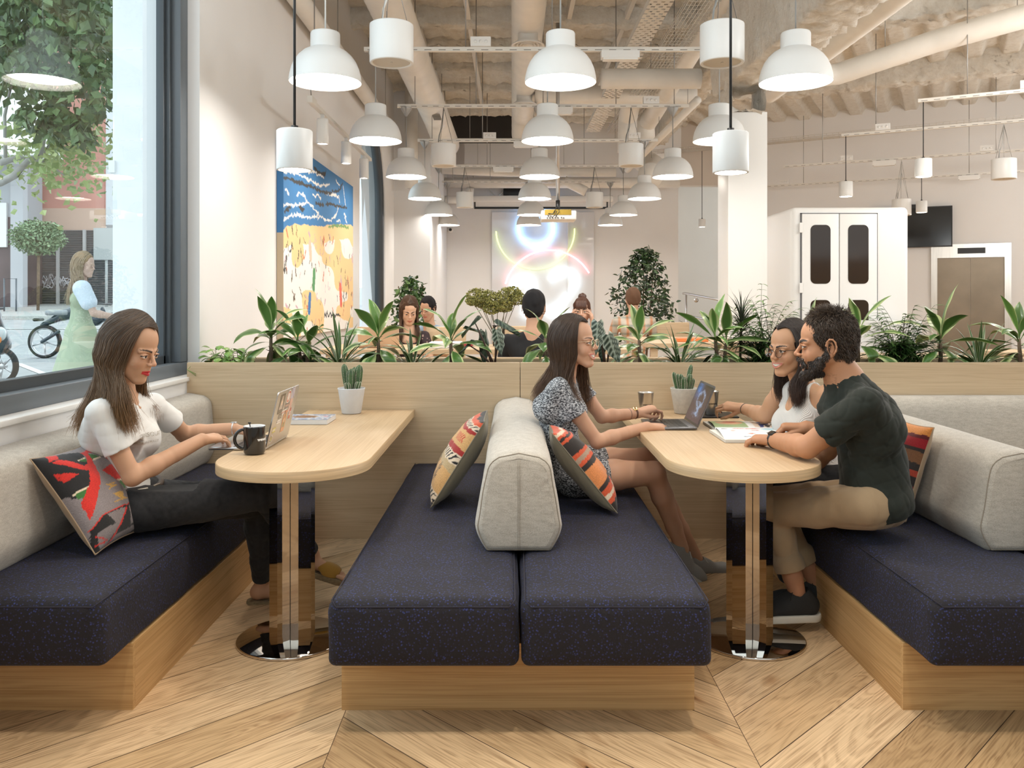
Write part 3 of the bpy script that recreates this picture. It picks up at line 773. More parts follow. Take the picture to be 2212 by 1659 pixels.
# black ceiling box and cables above the screen
t = thing('wall_box', 'black electric box on the far wall above the projection screen', 'electric box', (-.02,16.95,3.5))
mb = MB(); mb.box((-.17,16.9,3.42), (.20,17.0,3.58), 0, .01); mb.build('case', M['black'], t)
mb = MB(); mb.tube([(-.17,16.93,3.52),(-.3,16.93,3.42),(-.42,16.93,3.52),(-.50,16.93,3.66),(-.35,16.93,3.68)], .012, 6); mb.build('cable', M['cable_white'], t)
# ================================================================== LAMPS
M['lamp_glow'] = emat('lamp_glow', (1.0, .94, .86), LAMP_E)
M['lamp_glow_small'] = emat('lamp_glow_small', (1.0, .94, .86), LAMP_E*1.6)
M['lamp_in'] = pmat('lamp_inside', (.85,.84,.80), .5)
ROWY = [5.3, 7.25, 9.35, 11.35, 13.5, 15.3]
ZR = 2.71; RAILZ = 3.47
# rails
def hang(mb, x, y, z0, z1, r=.006): mb.tube([(x,y,z0),(x,y,z1)], r, 6)
rail_lab = ['nearest lamp rail above the tables, grey junction box on its left half', 'second lamp rail from the front with white cone canopies', 'third lamp rail hanging in front of the left duct end', 'fourth lamp rail across the room before the far wall', 'farthest lamp rail just before the far wall']
def rail_thing(label, a, b, hangers, boxes=(), emerg=()):
    a, b = Vector(a), Vector(b); t = thing('lamp_rail', label, 'lamp rail', a, 'white lamp rails')
    d = (b-a); L = d.length; d.normalize(); n = Vector((-d.y, d.x, 0)); z = Vector((0,0,1))
    def bx(mb, u0, u1, o0, o1, z0, z1, mi=0):
        vs = [a+d*u+n*o+z*h for h in (z0, z1) for u, o in ((u0,o0),(u1,o0),(u1,o1),(u0,o1))]
        mb.add(vs, [(0,3,2,1),(4,5,6,7),(0,1,5,4),(1,2,6,5),(2,3,7,6),(3,0,4,7)], mi, False)
    mb = MB(); bx(mb, 0, L, -.02, .02, 0, .035)
    k = int(L/.12)
    for i in range(k): bx(mb, i*.12+.03, i*.12+.09, -.0205, -.0195, .008, .014, 1)
    mb.build('track', [M['rail'], pmat('slot_dark', (.2,.18,.16), .8)], t)
    for u in hangers:
        mb = MB(); p = a+d*(u*L); hang(mb, p.x, p.y, p.z+.035, 4.72, .005); mb.build('hanger_rod', M['metal_wire'], t)
    for u in boxes:
        mb = MB(); bx(mb, u*L-.085, u*L+.085, -.045, .03, .036, .115)
        for q in (-.045, 0, .045):
            c = a+d*(u*L+q)-n*.046+z*.075; mb.lathe([(.001,.004),(.014,.003),(.015,0)], 10, c, 0, None, -n)
        mb.build('junction_box', M['white_paint'], t)
    for u in emerg:
        mb = MB(); bx(mb, u*L-.16, u*L+.16, -.06, .03, -.065, -.003); bx(mb, u*L-.145, u*L+.145, -.055, .02, -.08, -.065)
        mb.build('emergency_light', M['white_paint'], t)
    return t
rail_thing('lamp rail above the top of the picture holding the three largest dome lamps', (-1.25, 5.3, RAILZ), (1.93, 5.3, RAILZ), (.06, .5, .95))
rail_thing('lamp rail above the top of the picture holding the two cylinder pendants over the tables', (-1.2, 3.38, 3.05), (1.2, 3.38, 3.05), (.06, .5, .95))
for i, y in enumerate(ROWY[1:]):
    rail_thing(rail_lab[i], (-1.25, y, RAILZ), (1.93, y, RAILZ), (.06, .27, .5, .75, .95)[:3+(i % 2)*2], [(.31, .93), (.87,), (.3, .9), (.6,), (.5,)][i], [(.68,), (.55,), (.45,), (.35,), ()][i])
for i, (u0, off, u1, z, lab, bxs, em) in enumerate([
    (3.69, 7.02, 8.3, 3.46, 'nearest white lamp rail over the right side with a switch box', (.22,), ()),
    (2.76, 5.38, 6.8, 3.46, 'white lamp rail over the booth, an emergency light near its right end', (.12,), (.72,)),
    (1.66, 3.08, 7.5, 3.46, 'long white lamp rail behind the booth lamps holding a drum lamp', (.16,.48), (.25,)),
    (.97, .80, 7.6, 3.46, 'farthest white rail close to the slanting right wall', (.05,), (.5,))]):
    p = W0+WD*u0+WN*off; q = W0+WD*u1+WN*off
    rail_thing(lab, (p.x,p.y,z), (q.x,q.y,z), (.1, .5, .85), bxs, em)

def dome(label, x, y, z, proto=[None], cone=True, ztop=RAILZ):
    if proto[0] is None:
        t = thing('pendant_lamp', label, 'lamp', (0,0,0), 'white dome pendant lamps', absolute=False)
        mb = MB()
        out = [(.222,0),(.221,.012),(.217,.045),(.207,.085),(.190,.125),(.165,.160),(.135,.188),(.108,.203),(.094,.209),(.091,.214),(.0905,.30),(.086,.309),(.075,.313),(.0,.314)]
        mb.lathe(out, 48); mb.build('shade', M['lamp_white'], t)
        mb = MB(); mb.lathe([(.222,0),(.219,.0),(.214,.045),(.203,.085),(.186,.123),(.16,.157),(.13,.184),(.0,.2)], 48); mb.build('inner_shade', M['lamp_in'], t)
        mb = MB(); mb.lathe([(.2,.035),(.19,.036),(.0,.037)], 40); mb.build('diffuser', M['lamp_glow'], t)
        proto[0] = t; o = t
    else: o = copy_tree(proto[0])
    o.location = (x, y, z); tag(o, label)
    mb = MB(); L = ztop-z
    mb.tube([(0,0,.31),(0,0,L)], .005, 6)
    mb.build('cable', M['cable_white'], o)
    if cone: mb = MB(); mb.lathe([(.008,-.10),(.06,-.015),(.06,0),(0,.001)], 20, (0,0,L)); mb.build('canopy', M['white_paint'], o)
    return o
ORD = ['front', 'second', 'third', 'fourth', 'fifth', 'farthest']
p_dome = [None]
for i, y in enumerate(ROWY):
    for nm, x in (('left', -1.155), ('middle', .30), ('right', 1.755)):
        if i == 0: lab = {'left': 'largest white dome pendant lamp at the left, hanging before the window wall', 'middle': 'largest white dome pendant lamp in the middle, below the round diffuser', 'right': 'largest white dome pendant lamp at the right, in front of the rough beam'}[nm]
        elif i == 5: lab = 'farthest white dome pendant lamp of the %s column' % nm
        else: lab = '%s white dome pendant lamp from the front in the %s column' % (ORD[i], nm)
        dome(lab, x, y, ZR, p_dome)

def drum(label, x, y, z, d=.27, h=.24, proto=[None], ztop=RAILZ):
    if proto[0] is None:
        t = thing('drum_lamp', label, 'lamp', (0,0,0), 'white drum pendant speakers', absolute=False)
        mb = MB(); mb.lathe([(0,.24),(.128,.24),(.134,.236),(.135,.23),(.135,.006),(.132,0),(.118,0),(.115,.006)], 40); mb.build('shell', M['lamp_white'], t)
        mb = MB(); mb.lathe([(.115,.006),(0,.006)], 36); mb.box((-.006,-.012,.002), (.006,.012,.0055)); mb.build('grille', pmat('drum_grille', (.62,.58,.52), .8, bmp=.3, bs=400), t)
        proto[0] = t; o = t
    else: o = copy_tree(proto[0])
    o.location = (x, y, z); tag(o, label); L = ztop-z
    mb = MB()
    for a in (0, 2.1, 4.2): mb.tube([(.1*math.cos(a),.1*math.sin(a),.24),(0,0,L)], .0022, 4)
    mb.build('suspension_wires', M['metal_wire'], o)
    mb = MB(); mb.tube([(-.06,.0,.24),(-.05,0,.34),(-.02,0,.42),(0,0,L)], .006, 6); mb.build('cable', M['cable_white'], o)
    return o
for i, wd in ((0, 'nearest'), (2, 'middle-sized'), (4, 'smallest')):
    for nm, x in (('left', -.745), ('right', 1.30)):
        drum('%s white drum hanging on wires %s of the middle dome lamps' % (wd, nm), x, ROWY[i], 2.83)

def cyl(label, x, y, z, r=.070, h=.158, ztop=4.7, energy=55, spot=1.35, cord='cable_black', proto=[None], grp='white cylinder spot pendants'):
    t = thing('cylinder_lamp', label, 'lamp', (x,y,z), grp, absolute=False)
    mb = MB(); mb.lathe([(0,h),(r*.94,h),(r,h-.004),(r,.004),(r*.98,0),(r*.88,0),(r*.86,.003),(r*.80,.02)], 36); mb.build('shell', M['lamp_white'], t)
    mb = MB(); mb.lathe([(r*.80,.012),(0,.013)], 30); mb.build('lens', M['lamp_glow_small'], t)
    mb = MB(); mb.tube([(0,0,h),(0,0,ztop-z)], .0055 if r > .06 else .006, 6); mb.build('cable', M[cord], t)
    mb = MB(); mb.lathe([(.014,0),(.014,.018),(.006,.02)], 14, (0,0,h)); mb.build('cable_gland', M['black'], t)
    if energy: light('spot_bulb', 'SPOT', (0,0,.004), energy, (1,.87,.72), .035, parent=t, spot=spot, blend=.35)
    return t
cyl('white cylinder pendant on a black cable above the left booth table', -.858, 3.38, 1.875, energy=SPOT_E, ztop=3.05)
cyl('white cylinder pendant on a black cable above the right booth table', .863, 3.38, 1.865, energy=SPOT_E, ztop=3.05)
def px_lamp(fn, label, px, py, s, **k):
    p = at(px, py, F/s); return fn(label, p.x, p.y, p.z, **k)
cyl('small white cylinder pendant before the white booth doors, second from the pillar', 4.26, 10.93, 2.69, r=.085, h=.19, ztop=3.46, energy=70, spot=2.5)
cyl('white cylinder pendant on a black cable in front of the dark television, larger one', 4.345, 9.047, 2.67, r=.085, h=.19, ztop=3.46, energy=70, spot=2.5)
cyl('small white cylinder pendant overlapping the upper left corner of the television', 6.03, 12.608, 2.66, r=.078, h=.17, ztop=3.46, energy=70, spot=2.5)
cyl('tiny white cylinder pendant in the passage left of the white pillar', 3.55, 16.0, 2.74, r=.065, h=.15, ztop=4.2, energy=0)
drum('white drum hanging from a rail near the right edge of the picture', 5.82, 10.135, 2.80, ztop=3.46)
drum('white drum hanging behind the small cylinder beside the television', 5.79, 12.73, 2.63, ztop=3.46)

# track with three spots washing the canvas
t = thing('track_light', 'white spotlight track with three spots along the window wall by the canvas', 'track light', (-1.5,7.7,2.85))
mb = MB(); mb.box((-1.518,6.4,2.835), (-1.482,9.05,2.865)); mb.box((-1.52,6.35,2.83), (-1.48,6.5,2.885), 0, .004); mb.build('track', M['rail'], t)
mb = MB(); mb.tube([(-1.5,6.4,2.88),(-1.5,6.38,2.95),(-1.5,6.45,3.0),(-1.5,6.5,3.3),(-1.5,6.5,4.7)], .005, 5); mb.build('cable', M['metal_wire'], t)
for y in (6.78, 7.75, 8.68):
    mb = MB(); c = (-1.5,y,2.60)
    mb.lathe([(0,.20),(.045,.20),(.047,.19),(.047,.004),(.043,0),(.038,.01)], 24, c); mb.box((-1.512,y-.02,2.80), (-1.488,y+.02,2.836)); sp = mb.build('spot', M['lamp_white'], t)
    mb = MB(); mb.lathe([(.038,.008),(0,.009)], 20, c); mb.build('lens', M['lamp_glow_small'], sp)
    light('spot_bulb', 'SPOT', (-1.5,y,2.60), 30, (1,.88,.74), .03, rot=(0,math.radians(-14),0), parent=t, spot=1.5, blend=.6).matrix_parent_inverse = Matrix.Translation((1.5,-7.7,-2.85))

# ================================================================== PROJECTOR, SCREEN, NEON
t = thing('projector', 'white ceiling projector with visible plugs on a long pole before the neon wall', 'projector', (.53,9.9,2.33))
mb = MB(); mb.box((.33,9.7,2.28), (.73,10.05,2.385), 0, .012); mb.build('case', M['white_paint'], t)
mb = MB(); mb.box((.37,9.694,2.335), (.67,9.70,2.395)); mb.build('yellow_panel', pmat('yellow_plate', (.30,.20,.02), .6), t)
mb = MB()
for k, (x, z) in enumerate([(.40,2.30),(.43,2.30),(.46,2.30),(.49,2.302),(.52,2.30),(.56,2.305),(.41,2.322),(.44,2.32),(.50,2.32),(.585,2.30)]): mb.box((x-.007,9.69,z-.005), (x+.007,9.70,z+.005))
mb.build('sockets', M['black'], t)
mb = MB(); mb.tube([(.41,9.68,2.345),(.46,9.66,2.34),(.51,9.72,2.42)], .006, 5); mb.tube([(.45,9.69,2.305),(.49,9.66,2.33),(.52,9.72,2.42)], .004, 5); mb.tube([(.50,9.69,2.32),(.53,9.66,2.36),(.53,9.72,2.42)], .004, 5); mb.build('plugged_cables', M['black'], t)
mb = MB(); mb.tube([(.53,9.9,2.38),(.53,9.9,2.52)], .025, 10); mb.box((.42,9.8,2.385), (.64,9.98,2.40)); mb.build('mount', M['black'], t)
mb = MB(); mb.tube([(.53,9.9,2.52),(.53,9.9,4.7)], .022, 12); mb.build('pole', M['alu'], t)

t = thing('projection_screen', 'white projection screen case with a black lower border above the neon sign', 'projection screen', (.56,16.8,3.2))
mb = MB(); mb.box((-.95,16.72,3.30), (1.98,16.88,3.42), 0, .02); mb.build('case', M['white_paint'], t)
mb = MB(); mb.box((-.72,16.80,3.20), (1.86,16.815,3.31)); mb.build('screen', pmat('screen_cloth', (.78,.76,.75), .8), t)
mb = MB(); mb.box((-.74,16.79,3.165), (1.88,16.82,3.205)); mb.box((-.74,16.79,3.2), (-.715,16.82,3.31)); mb.box((1.855,16.79,3.2), (1.88,16.82,3.31)); mb.build('black_border', M['black'], t)

mb = MB(); mb.box((-.40,16.955,.3), (1.62,16.985,3.12), 0, .003)
tag(mb.build('backing_panel', pmat('glossy_white_panel', (.72,.72,.74), .06, coat=.8)), 'glossy white panel on the far wall behind the neon sign', 'panel')
t = thing('neon_sign', 'neon sign of coloured arcs over glowing white numerals on the far wall', 'neon sign', (.5,16.9,2))
def arc(cx_, cz_, r, a0, a1, n=40): return [(cx_+r*math.cos(math.radians(lerp(a0,a1,k/n))), 16.90, cz_+r*math.sin(math.radians(lerp(a0,a1,k/n)))) for k in range(n+1)]
NE = 1.0
mb = MB(); mb.tube(arc(.475,2.80,.345,0,360,60), .016, 8); mb.build('blue_ring', emat('neon_blue', (.25,.55,1.0), 16), t)
mb = MB(); mb.tube(arc(.46,2.76,.775,182,362), .012, 8); mb.build('yellow_arc', emat('neon_yellow', (.75,.95,.25), 3), t)
mb = MB(); mb.tube(arc(.74,1.46,.90,30,165), .014, 8); mb.build('pink_arc', emat('neon_pink', (1.0,.28,.32), 6), t)
mb = MB()
def two(x, z, w, h, tilt):
    P = []
    for k in range(17):
        a = math.radians(lerp(190, -40, k/16)); P.append(Vector((w*.5*math.cos(a), 0, h*.68+w*.42*math.sin(a))))
    P += [Vector((-.02*w, 0, h*.25)), Vector((-w*.5, 0, .02)), Vector((-w*.42, 0, -.02)), Vector((0, 0, 0.03)), Vector((w*.55, 0, -.01))]
    R = Matrix.Rotation(tilt, 3, 'Y'); return [R@p+Vector((x, 16.88, z)) for p in P]
for (x, z, w, h, tl) in [(.42,1.12,.42,.80,-.35), (.96,1.05,.50,1.02,.12)]: mb.tube(two(x, z, w, h, tl), .05, 10)
mb.build('white_numerals', emat('neon_white', (.82,.96,1.0), 3.2), t)
mb = MB(); mb.box((1.10,16.93,1.5), (1.12,16.95,3.1)); mb.build('bracket', M['white_paint'], t)
mb = MB(); mb.lathe([(0,.05),(.035,.045),(.06,.01),(.06,0)], 20, (-1.22,16.995,2.77), 0, None, (0,-1,0)); mb.lathe([(0,.06),(.022,.055),(.03,.045)], 16, (-1.22,16.995,2.77), 1, None, (0,-1,0))
tag(mb.build('wall_camera', [M['white_paint'], M['black']]), 'small round security camera on the far wall at the left', 'camera')
# ================================================================== numpy mesh helpers and painting
def mesh_np(name, V, Fq, mats, cols=None, parent=None, smooth=True, mi=None):
    me = bpy.data.meshes.new(name)
    V = np.ascontiguousarray(V, np.float32); Fq = np.ascontiguousarray(Fq, np.int32); k = Fq.shape[1]
    me.vertices.add(len(V)); me.vertices.foreach_set('co', V.ravel())
    me.loops.add(Fq.size); me.loops.foreach_set('vertex_index', Fq.ravel())
    me.polygons.add(len(Fq)); me.polygons.foreach_set('loop_start', np.arange(0, Fq.size, k, dtype=np.int32)); me.polygons.foreach_set('loop_total', np.full(len(Fq), k, np.int32))
    if not isinstance(mats, (list, tuple)): mats = [mats]
    for m in mats: me.materials.append(m)
    if mi is not None: me.polygons.foreach_set('material_index', np.asarray(mi, np.int32))
    me.polygons.foreach_set('use_smooth', np.full(len(Fq), smooth, bool))
    if cols is not None:
        ca = me.color_attributes.new('Col', 'FLOAT_COLOR', 'POINT'); a = np.ones((len(V), 4), np.float32); a[:, :3] = cols; ca.data.foreach_set('color', a.ravel())
    me.update(calc_edges=True); me.validate()
    o = bpy.data.objects.new(name, me); COL.objects.link(o)
    if parent is not None:
        o.parent = parent
        if parent.get('_abs'): o.matrix_parent_inverse = Matrix.Translation(-Vector(parent.location))
    return o
def grid_faces(nu, nv):
    i = np.arange(nu); j = np.arange(nv); I, J = np.meshgrid(i, j); w = nu+1; a = (J*w+I).ravel()
    return np.stack([a, a+1, a+w+1, a+w], 1)
def uvgrid(nu, nv):
    u, v = np.meshgrid(np.linspace(0, 1, nu+1), np.linspace(0, 1, nv+1)); return u.ravel(), v.ravel()
def in_poly(x, y, poly):
    c = np.zeros(len(x), bool); n = len(poly)
    for i in range(n):
        x0, y0 = poly[i]; x1, y1 = poly[(i+1) % n]
        if y0 == y1: continue
        m = ((y0 > y) != (y1 > y)) & (x < (x1-x0)*(y-y0)/(y1-y0)+x0); c ^= m
    return c
def seg_dist(x, y, pts):
    d = np.full(len(x), 1e9)
    for (x0, y0), (x1, y1) in zip(pts[:-1], pts[1:]):
        dx, dy = x1-x0, y1-y0; L = dx*dx+dy*dy+1e-12; t = np.clip(((x-x0)*dx+(y-y0)*dy)/L, 0, 1)
        d = np.minimum(d, np.hypot(x-(x0+t*dx), y-(y0+t*dy)))
    return d
def lin(r, g, b):
    f = lambda c: ((c/255+.055)/1.055)**2.4 if c > 10 else c/255/12.92
    return np.array([f(r), f(g), f(b)])
def vnoise(x, y, s, seed=0):
    """cheap smooth value noise"""
    r = np.random.RandomState(seed); T = r.rand(64, 64); x = x*s; y = y*s; xi = np.floor(x).astype(int); yi = np.floor(y).astype(int); fx = x-xi; fy = y-yi; fx = fx*fx*(3-2*fx); fy = fy*fy*(3-2*fy)
    g = lambda a, b: T[a % 64, b % 64]
    return (g(xi, yi)*(1-fx)+g(xi+1, yi)*fx)*(1-fy)+(g(xi, yi+1)*(1-fx)+g(xi+1, yi+1)*fx)*fy
def frame3(o, ex, ey):
    """matrix whose x axis is ex, y axis is (about) ey, origin o"""
    ex = Vector(ex).normalized(); ez = ex.cross(Vector(ey)).normalized(); ey = ez.cross(ex)
    m = Matrix((ex, ey, ez)).transposed().to_4x4(); m.translation = Vector(o); return m

def pillow(label, P00, P10, P01, colfn, backcol, thick=.085, n=110, group='kilim cushions on the booth benches', flip=1):
    """P00 near bottom corner, P10 far bottom, P01 near top; the patterned face looks along +normal*flip"""
    P00, P10, P01 = Vector(P00), Vector(P10), Vector(P01)
    ex, ey = (P10-P00), (P01-P00); c = P00+ex*.5+ey*.5; nz = ex.cross(ey).normalized()*flip
    t = thing('kilim_cushion', label, 'cushion', c, group)
    u, v = uvgrid(n, n); a = u*2-1; b = v*2-1
    pin = .07
    A = a*(1-pin*(1-b**2)); B = b*(1-pin*(1-a**2))
    prof = np.clip((1-np.abs(a)**3.0)*(1-np.abs(b)**3.0), 0, 1)**.55
    cols = colfn(u, v)
    wr = (vnoise(u, v, 5, 3)-.5)*.012*prof+(vnoise(u, v, 11, 5)-.5)*.006*np.clip(1-prof, 0, 1)*(prof > 0)
    C, EX, EY, NZ = [np.array(q) for q in (c, ex*.5, ey*.5, nz)]
    V = C+np.outer(A, EX)+np.outer(B, EY)+np.outer(thick*prof+wr, NZ)
    Fq = grid_faces(n, n)
    if flip > 0: pass
    mesh_np('kilim_face', V, Fq if flip > 0 else Fq[:, ::-1], M['kilim'], cols, t)
    V2 = C+np.outer(A, EX)+np.outer(B, EY)-np.outer(thick*.85*prof+wr*.6+.004*np.sin(a*26+b*9)*prof*(1-prof), NZ)
    mesh_np('plain_back', V2, Fq[:, ::-1] if flip > 0 else Fq, backcol, None, t)
    # seam cord
    ring = [(k/n, 0) for k in range(n)]+[(1, k/n) for k in range(n)]+[(1-k/n, 1) for k in range(n)]+[(0, 1-k/n) for k in range(n+1)]
    mb = MB(); pts = []
    for uu, vv in ring[::3]+[ring[0]]:
        a_, b_ = uu*2-1, vv*2-1; pts.append(c+ex*.5*(a_*(1-pin*(1-b_*b_)))+ey*.5*(b_*(1-pin*(1-a_*a_))))
    mb.tube(pts, .0028, 6); mb.build('seam_cord', backcol, t)
    return t
M['kilim'] = vcol('kilim_weave', .92, bmp=.5, bs=420, bd=.002, sheen=.2, mul=(.22, 1, (160, 160, 600)))
M['tan_back'] = pmat('tan_cotton', (.42,.29,.18), .85, bmp=.2, bs=300, sheen=.2)
M['olive_back'] = pmat('olive_cotton', (.20,.17,.115), .85, bmp=.2, bs=300, sheen=.2)
# ================================================================== ORGANIC BODIES: smooth implicit surfaces meshed as one skin
class Sdf:
    def __init__(s, lo, hi, h):
        s.h = h; s.lo = np.array(lo, np.float64); s.n = np.ceil((np.array(hi)-s.lo)/h).astype(int)+1
        s.ax = [(s.lo[i]+np.arange(s.n[i])*h).astype(np.float32) for i in range(3)]
        s.d = np.full(s.n, .06, np.float32)
    def _sl(s, lo, hi):
        a = np.maximum(0, np.floor((np.array(lo)-s.lo)/s.h).astype(int)); b = np.minimum(s.n, np.ceil((np.array(hi)-s.lo)/s.h).astype(int)+1)
        return None if np.any(b <= a) else tuple(slice(int(p), int(q)) for p, q in zip(a, b))
    def _grid(s, sl):
        return np.meshgrid(s.ax[0][sl[0]], s.ax[1][sl[1]], s.ax[2][sl[2]], indexing='ij', sparse=True)
    def op(s, lo, hi, f, k=.01, mode='u'):
        m = k+.02+s.h*2; sl = s._sl(np.array(lo)-m, np.array(hi)+m)
        if sl is None: return
        X, Y, Z = s._grid(sl); b = f(X, Y, Z); a = s.d[sl]
        if mode == 'u':
            hh = np.clip(.5+.5*(b-a)/k, 0, 1); s.d[sl] = b*(1-hh)+a*hh-k*hh*(1-hh)
        elif mode == 's':
            hh = np.clip(.5-.5*(a+b)/k, 0, 1); s.d[sl] = a*(1-hh)-b*hh+k*hh*(1-hh)
        elif mode == 'i': s.d[sl] = np.maximum(a, b)
    def cap(s, a, b, ra, rb=None, k=.012, mode='u', flat=None):
        """tapered capsule; flat = (direction, factor) squashes it along a direction"""
        rb = ra if rb is None else rb; a = np.array(a, float); b = np.array(b, float); ba = b-a; L = float(ba@ba)+1e-12; R = max(ra, rb)
        if flat is not None:
            fd = np.array(flat[0], float); fd /= np.linalg.norm(fd); fk = flat[1]; R = R*max(1, 1/fk if fk < 1 else 1)
        def f(X, Y, Z):
            px, py, pz = X-a[0], Y-a[1], Z-a[2]; t = np.clip((px*ba[0]+py*ba[1]+pz*ba[2])/L, 0, 1)
            qx, qy, qz = px-t*ba[0], py-t*ba[1], pz-t*ba[2]
            if flat is not None:
                dd = qx*fd[0]+qy*fd[1]+qz*fd[2]; e = (fk-1)*dd; qx = qx+e*fd[0]; qy = qy+e*fd[1]; qz = qz+e*fd[2]
            return (np.sqrt(qx*qx+qy*qy+qz*qz)-(ra+(rb-ra)*t)).astype(np.float32)
        s.op(np.minimum(a, b)-R, np.maximum(a, b)+R, f, k, mode)
    def ell(s, c, r, M=None, k=.012, mode='u'):
        c = np.array(c, float); r = np.array([r]*3 if np.isscalar(r) else r, float); Mi = np.array(M, float)[:3, :3].T if M is not None else np.eye(3); R = float(max(r))
        def f(X, Y, Z):
            px, py, pz = X-c[0], Y-c[1], Z-c[2]
            u = (Mi[0,0]*px+Mi[0,1]*py+Mi[0,2]*pz)/r[0]; v = (Mi[1,0]*px+Mi[1,1]*py+Mi[1,2]*pz)/r[1]; w = (Mi[2,0]*px+Mi[2,1]*py+Mi[2,2]*pz)/r[2]
            k0 = np.sqrt(u*u+v*v+w*w)+1e-9; k1 = np.sqrt((u/r[0])**2+(v/r[1])**2+(w/r[2])**2)+1e-9
            return (k0*(k0-1)/k1).astype(np.float32)
        s.op(c-R, c+R, f, k, mode)
    def chain(s, pts, rs, k=.012, mode='u', flat=None):
        for i in range(len(pts)-1): s.cap(pts[i], pts[i+1], rs[i], rs[i+1], k, mode, flat)
    def displace(s, fn):
        X, Y, Z = np.meshgrid(*s.ax, indexing='ij', sparse=True); s.d += fn(X, Y, Z).astype(np.float32)
    def mesh(s):
        d = s.d; nx, ny, nz = d.shape; ins = d < 0
        c = [ins[i:nx-1+i, j:ny-1+j, k:nz-1+k] for i in (0,1) for j in (0,1) for k in (0,1)]
        cnt = sum(q.astype(np.int8) for q in c); act = (cnt > 0) & (cnt < 8); idx = np.argwhere(act)
        vid = np.full(act.shape, -1, np.int32); vid[act] = np.arange(len(idx))
        I, J, K = idx.T; P = np.zeros((len(idx), 3)); W_ = np.zeros(len(idx))
        corners = [(i, j, k) for i in (0,1) for j in (0,1) for k in (0,1)]; val = {q: d[I+q[0], J+q[1], K+q[2]] for q in corners}
        for a in corners:
            for ax in range(3):
                if a[ax]: continue
                b = list(a); b[ax] = 1; b = tuple(b); va, vb = val[a], val[b]; m = (va < 0) != (vb < 0); t = np.where(m, va/(va-vb+1e-20), 0)
                p = np.array(a, float)[None]+np.zeros((len(idx), 3)); p[:, ax] += t; P += p*m[:, None]; W_ += m
        P /= W_[:, None]; V = s.lo+(idx+P)*s.h
        F_ = []
        for ax in range(3):
            o1, o2 = [q for q in range(3) if q != ax]
            sa = [slice(None)]*3; sb = [slice(None)]*3; sa[ax] = slice(0, -1); sb[ax] = slice(1, None)
            A, B = ins[tuple(sa)], ins[tuple(sb)]; ed = np.argwhere(A != B); ed = ed[(ed[:, o1] > 0) & (ed[:, o2] > 0) & (ed[:, o1] < d.shape[o1]-1) & (ed[:, o2] < d.shape[o2]-1)]
            if not len(ed): continue
            def g(da, db): e = ed.copy(); e[:, o1] -= da; e[:, o2] -= db; return vid[e[:, 0], e[:, 1], e[:, 2]]
            q = np.stack([g(0,0), g(1,0), g(1,1), g(0,1)], 1); fl = A[ed[:, 0], ed[:, 1], ed[:, 2]]
            if ax == 1: fl = ~fl
            q[~fl] = q[~fl][:, ::-1]; F_.append(q)
        F_ = np.concatenate(F_); F_ = F_[(F_ >= 0).all(1)]
        return V, F_
def smooth_np(V, Fq, it=2):
    for _ in range(it):
        acc = np.zeros_like(V); cnt = np.zeros(len(V))
        for i in range(4):
            a, b = Fq[:, i], Fq[:, (i+1) % 4]
            np.add.at(acc, a, V[b]); np.add.at(cnt, a, 1); np.add.at(acc, b, V[a]); np.add.at(cnt, b, 1)
        V = V*.5+.5*acc/np.maximum(cnt, 1)[:, None]
    return V
def biggest(V, Fq):
    lab = np.arange(len(V))
    while True:
        m = lab[Fq].min(1); new = lab.copy()
        for i in range(4): np.minimum.at(new, Fq[:, i], m)
        new = new[new]; new = new[new]; new = new[new]
        if (new == lab).all(): break
        lab = new
    k = np.bincount(lab).argmax(); keep = lab == k; idx = np.cumsum(keep)-1; return V[keep], idx[Fq[keep[Fq[:, 0]]]]
def sdf_obj(name, S, mat, parent=None, colfn=None, it=1):
    V, Fq = S.mesh()
    if name == 'body': V, Fq = biggest(V, Fq)
    V = smooth_np(V, Fq, it)
    return mesh_np(name, V, Fq, mat, colfn(V) if colfn else None, parent)

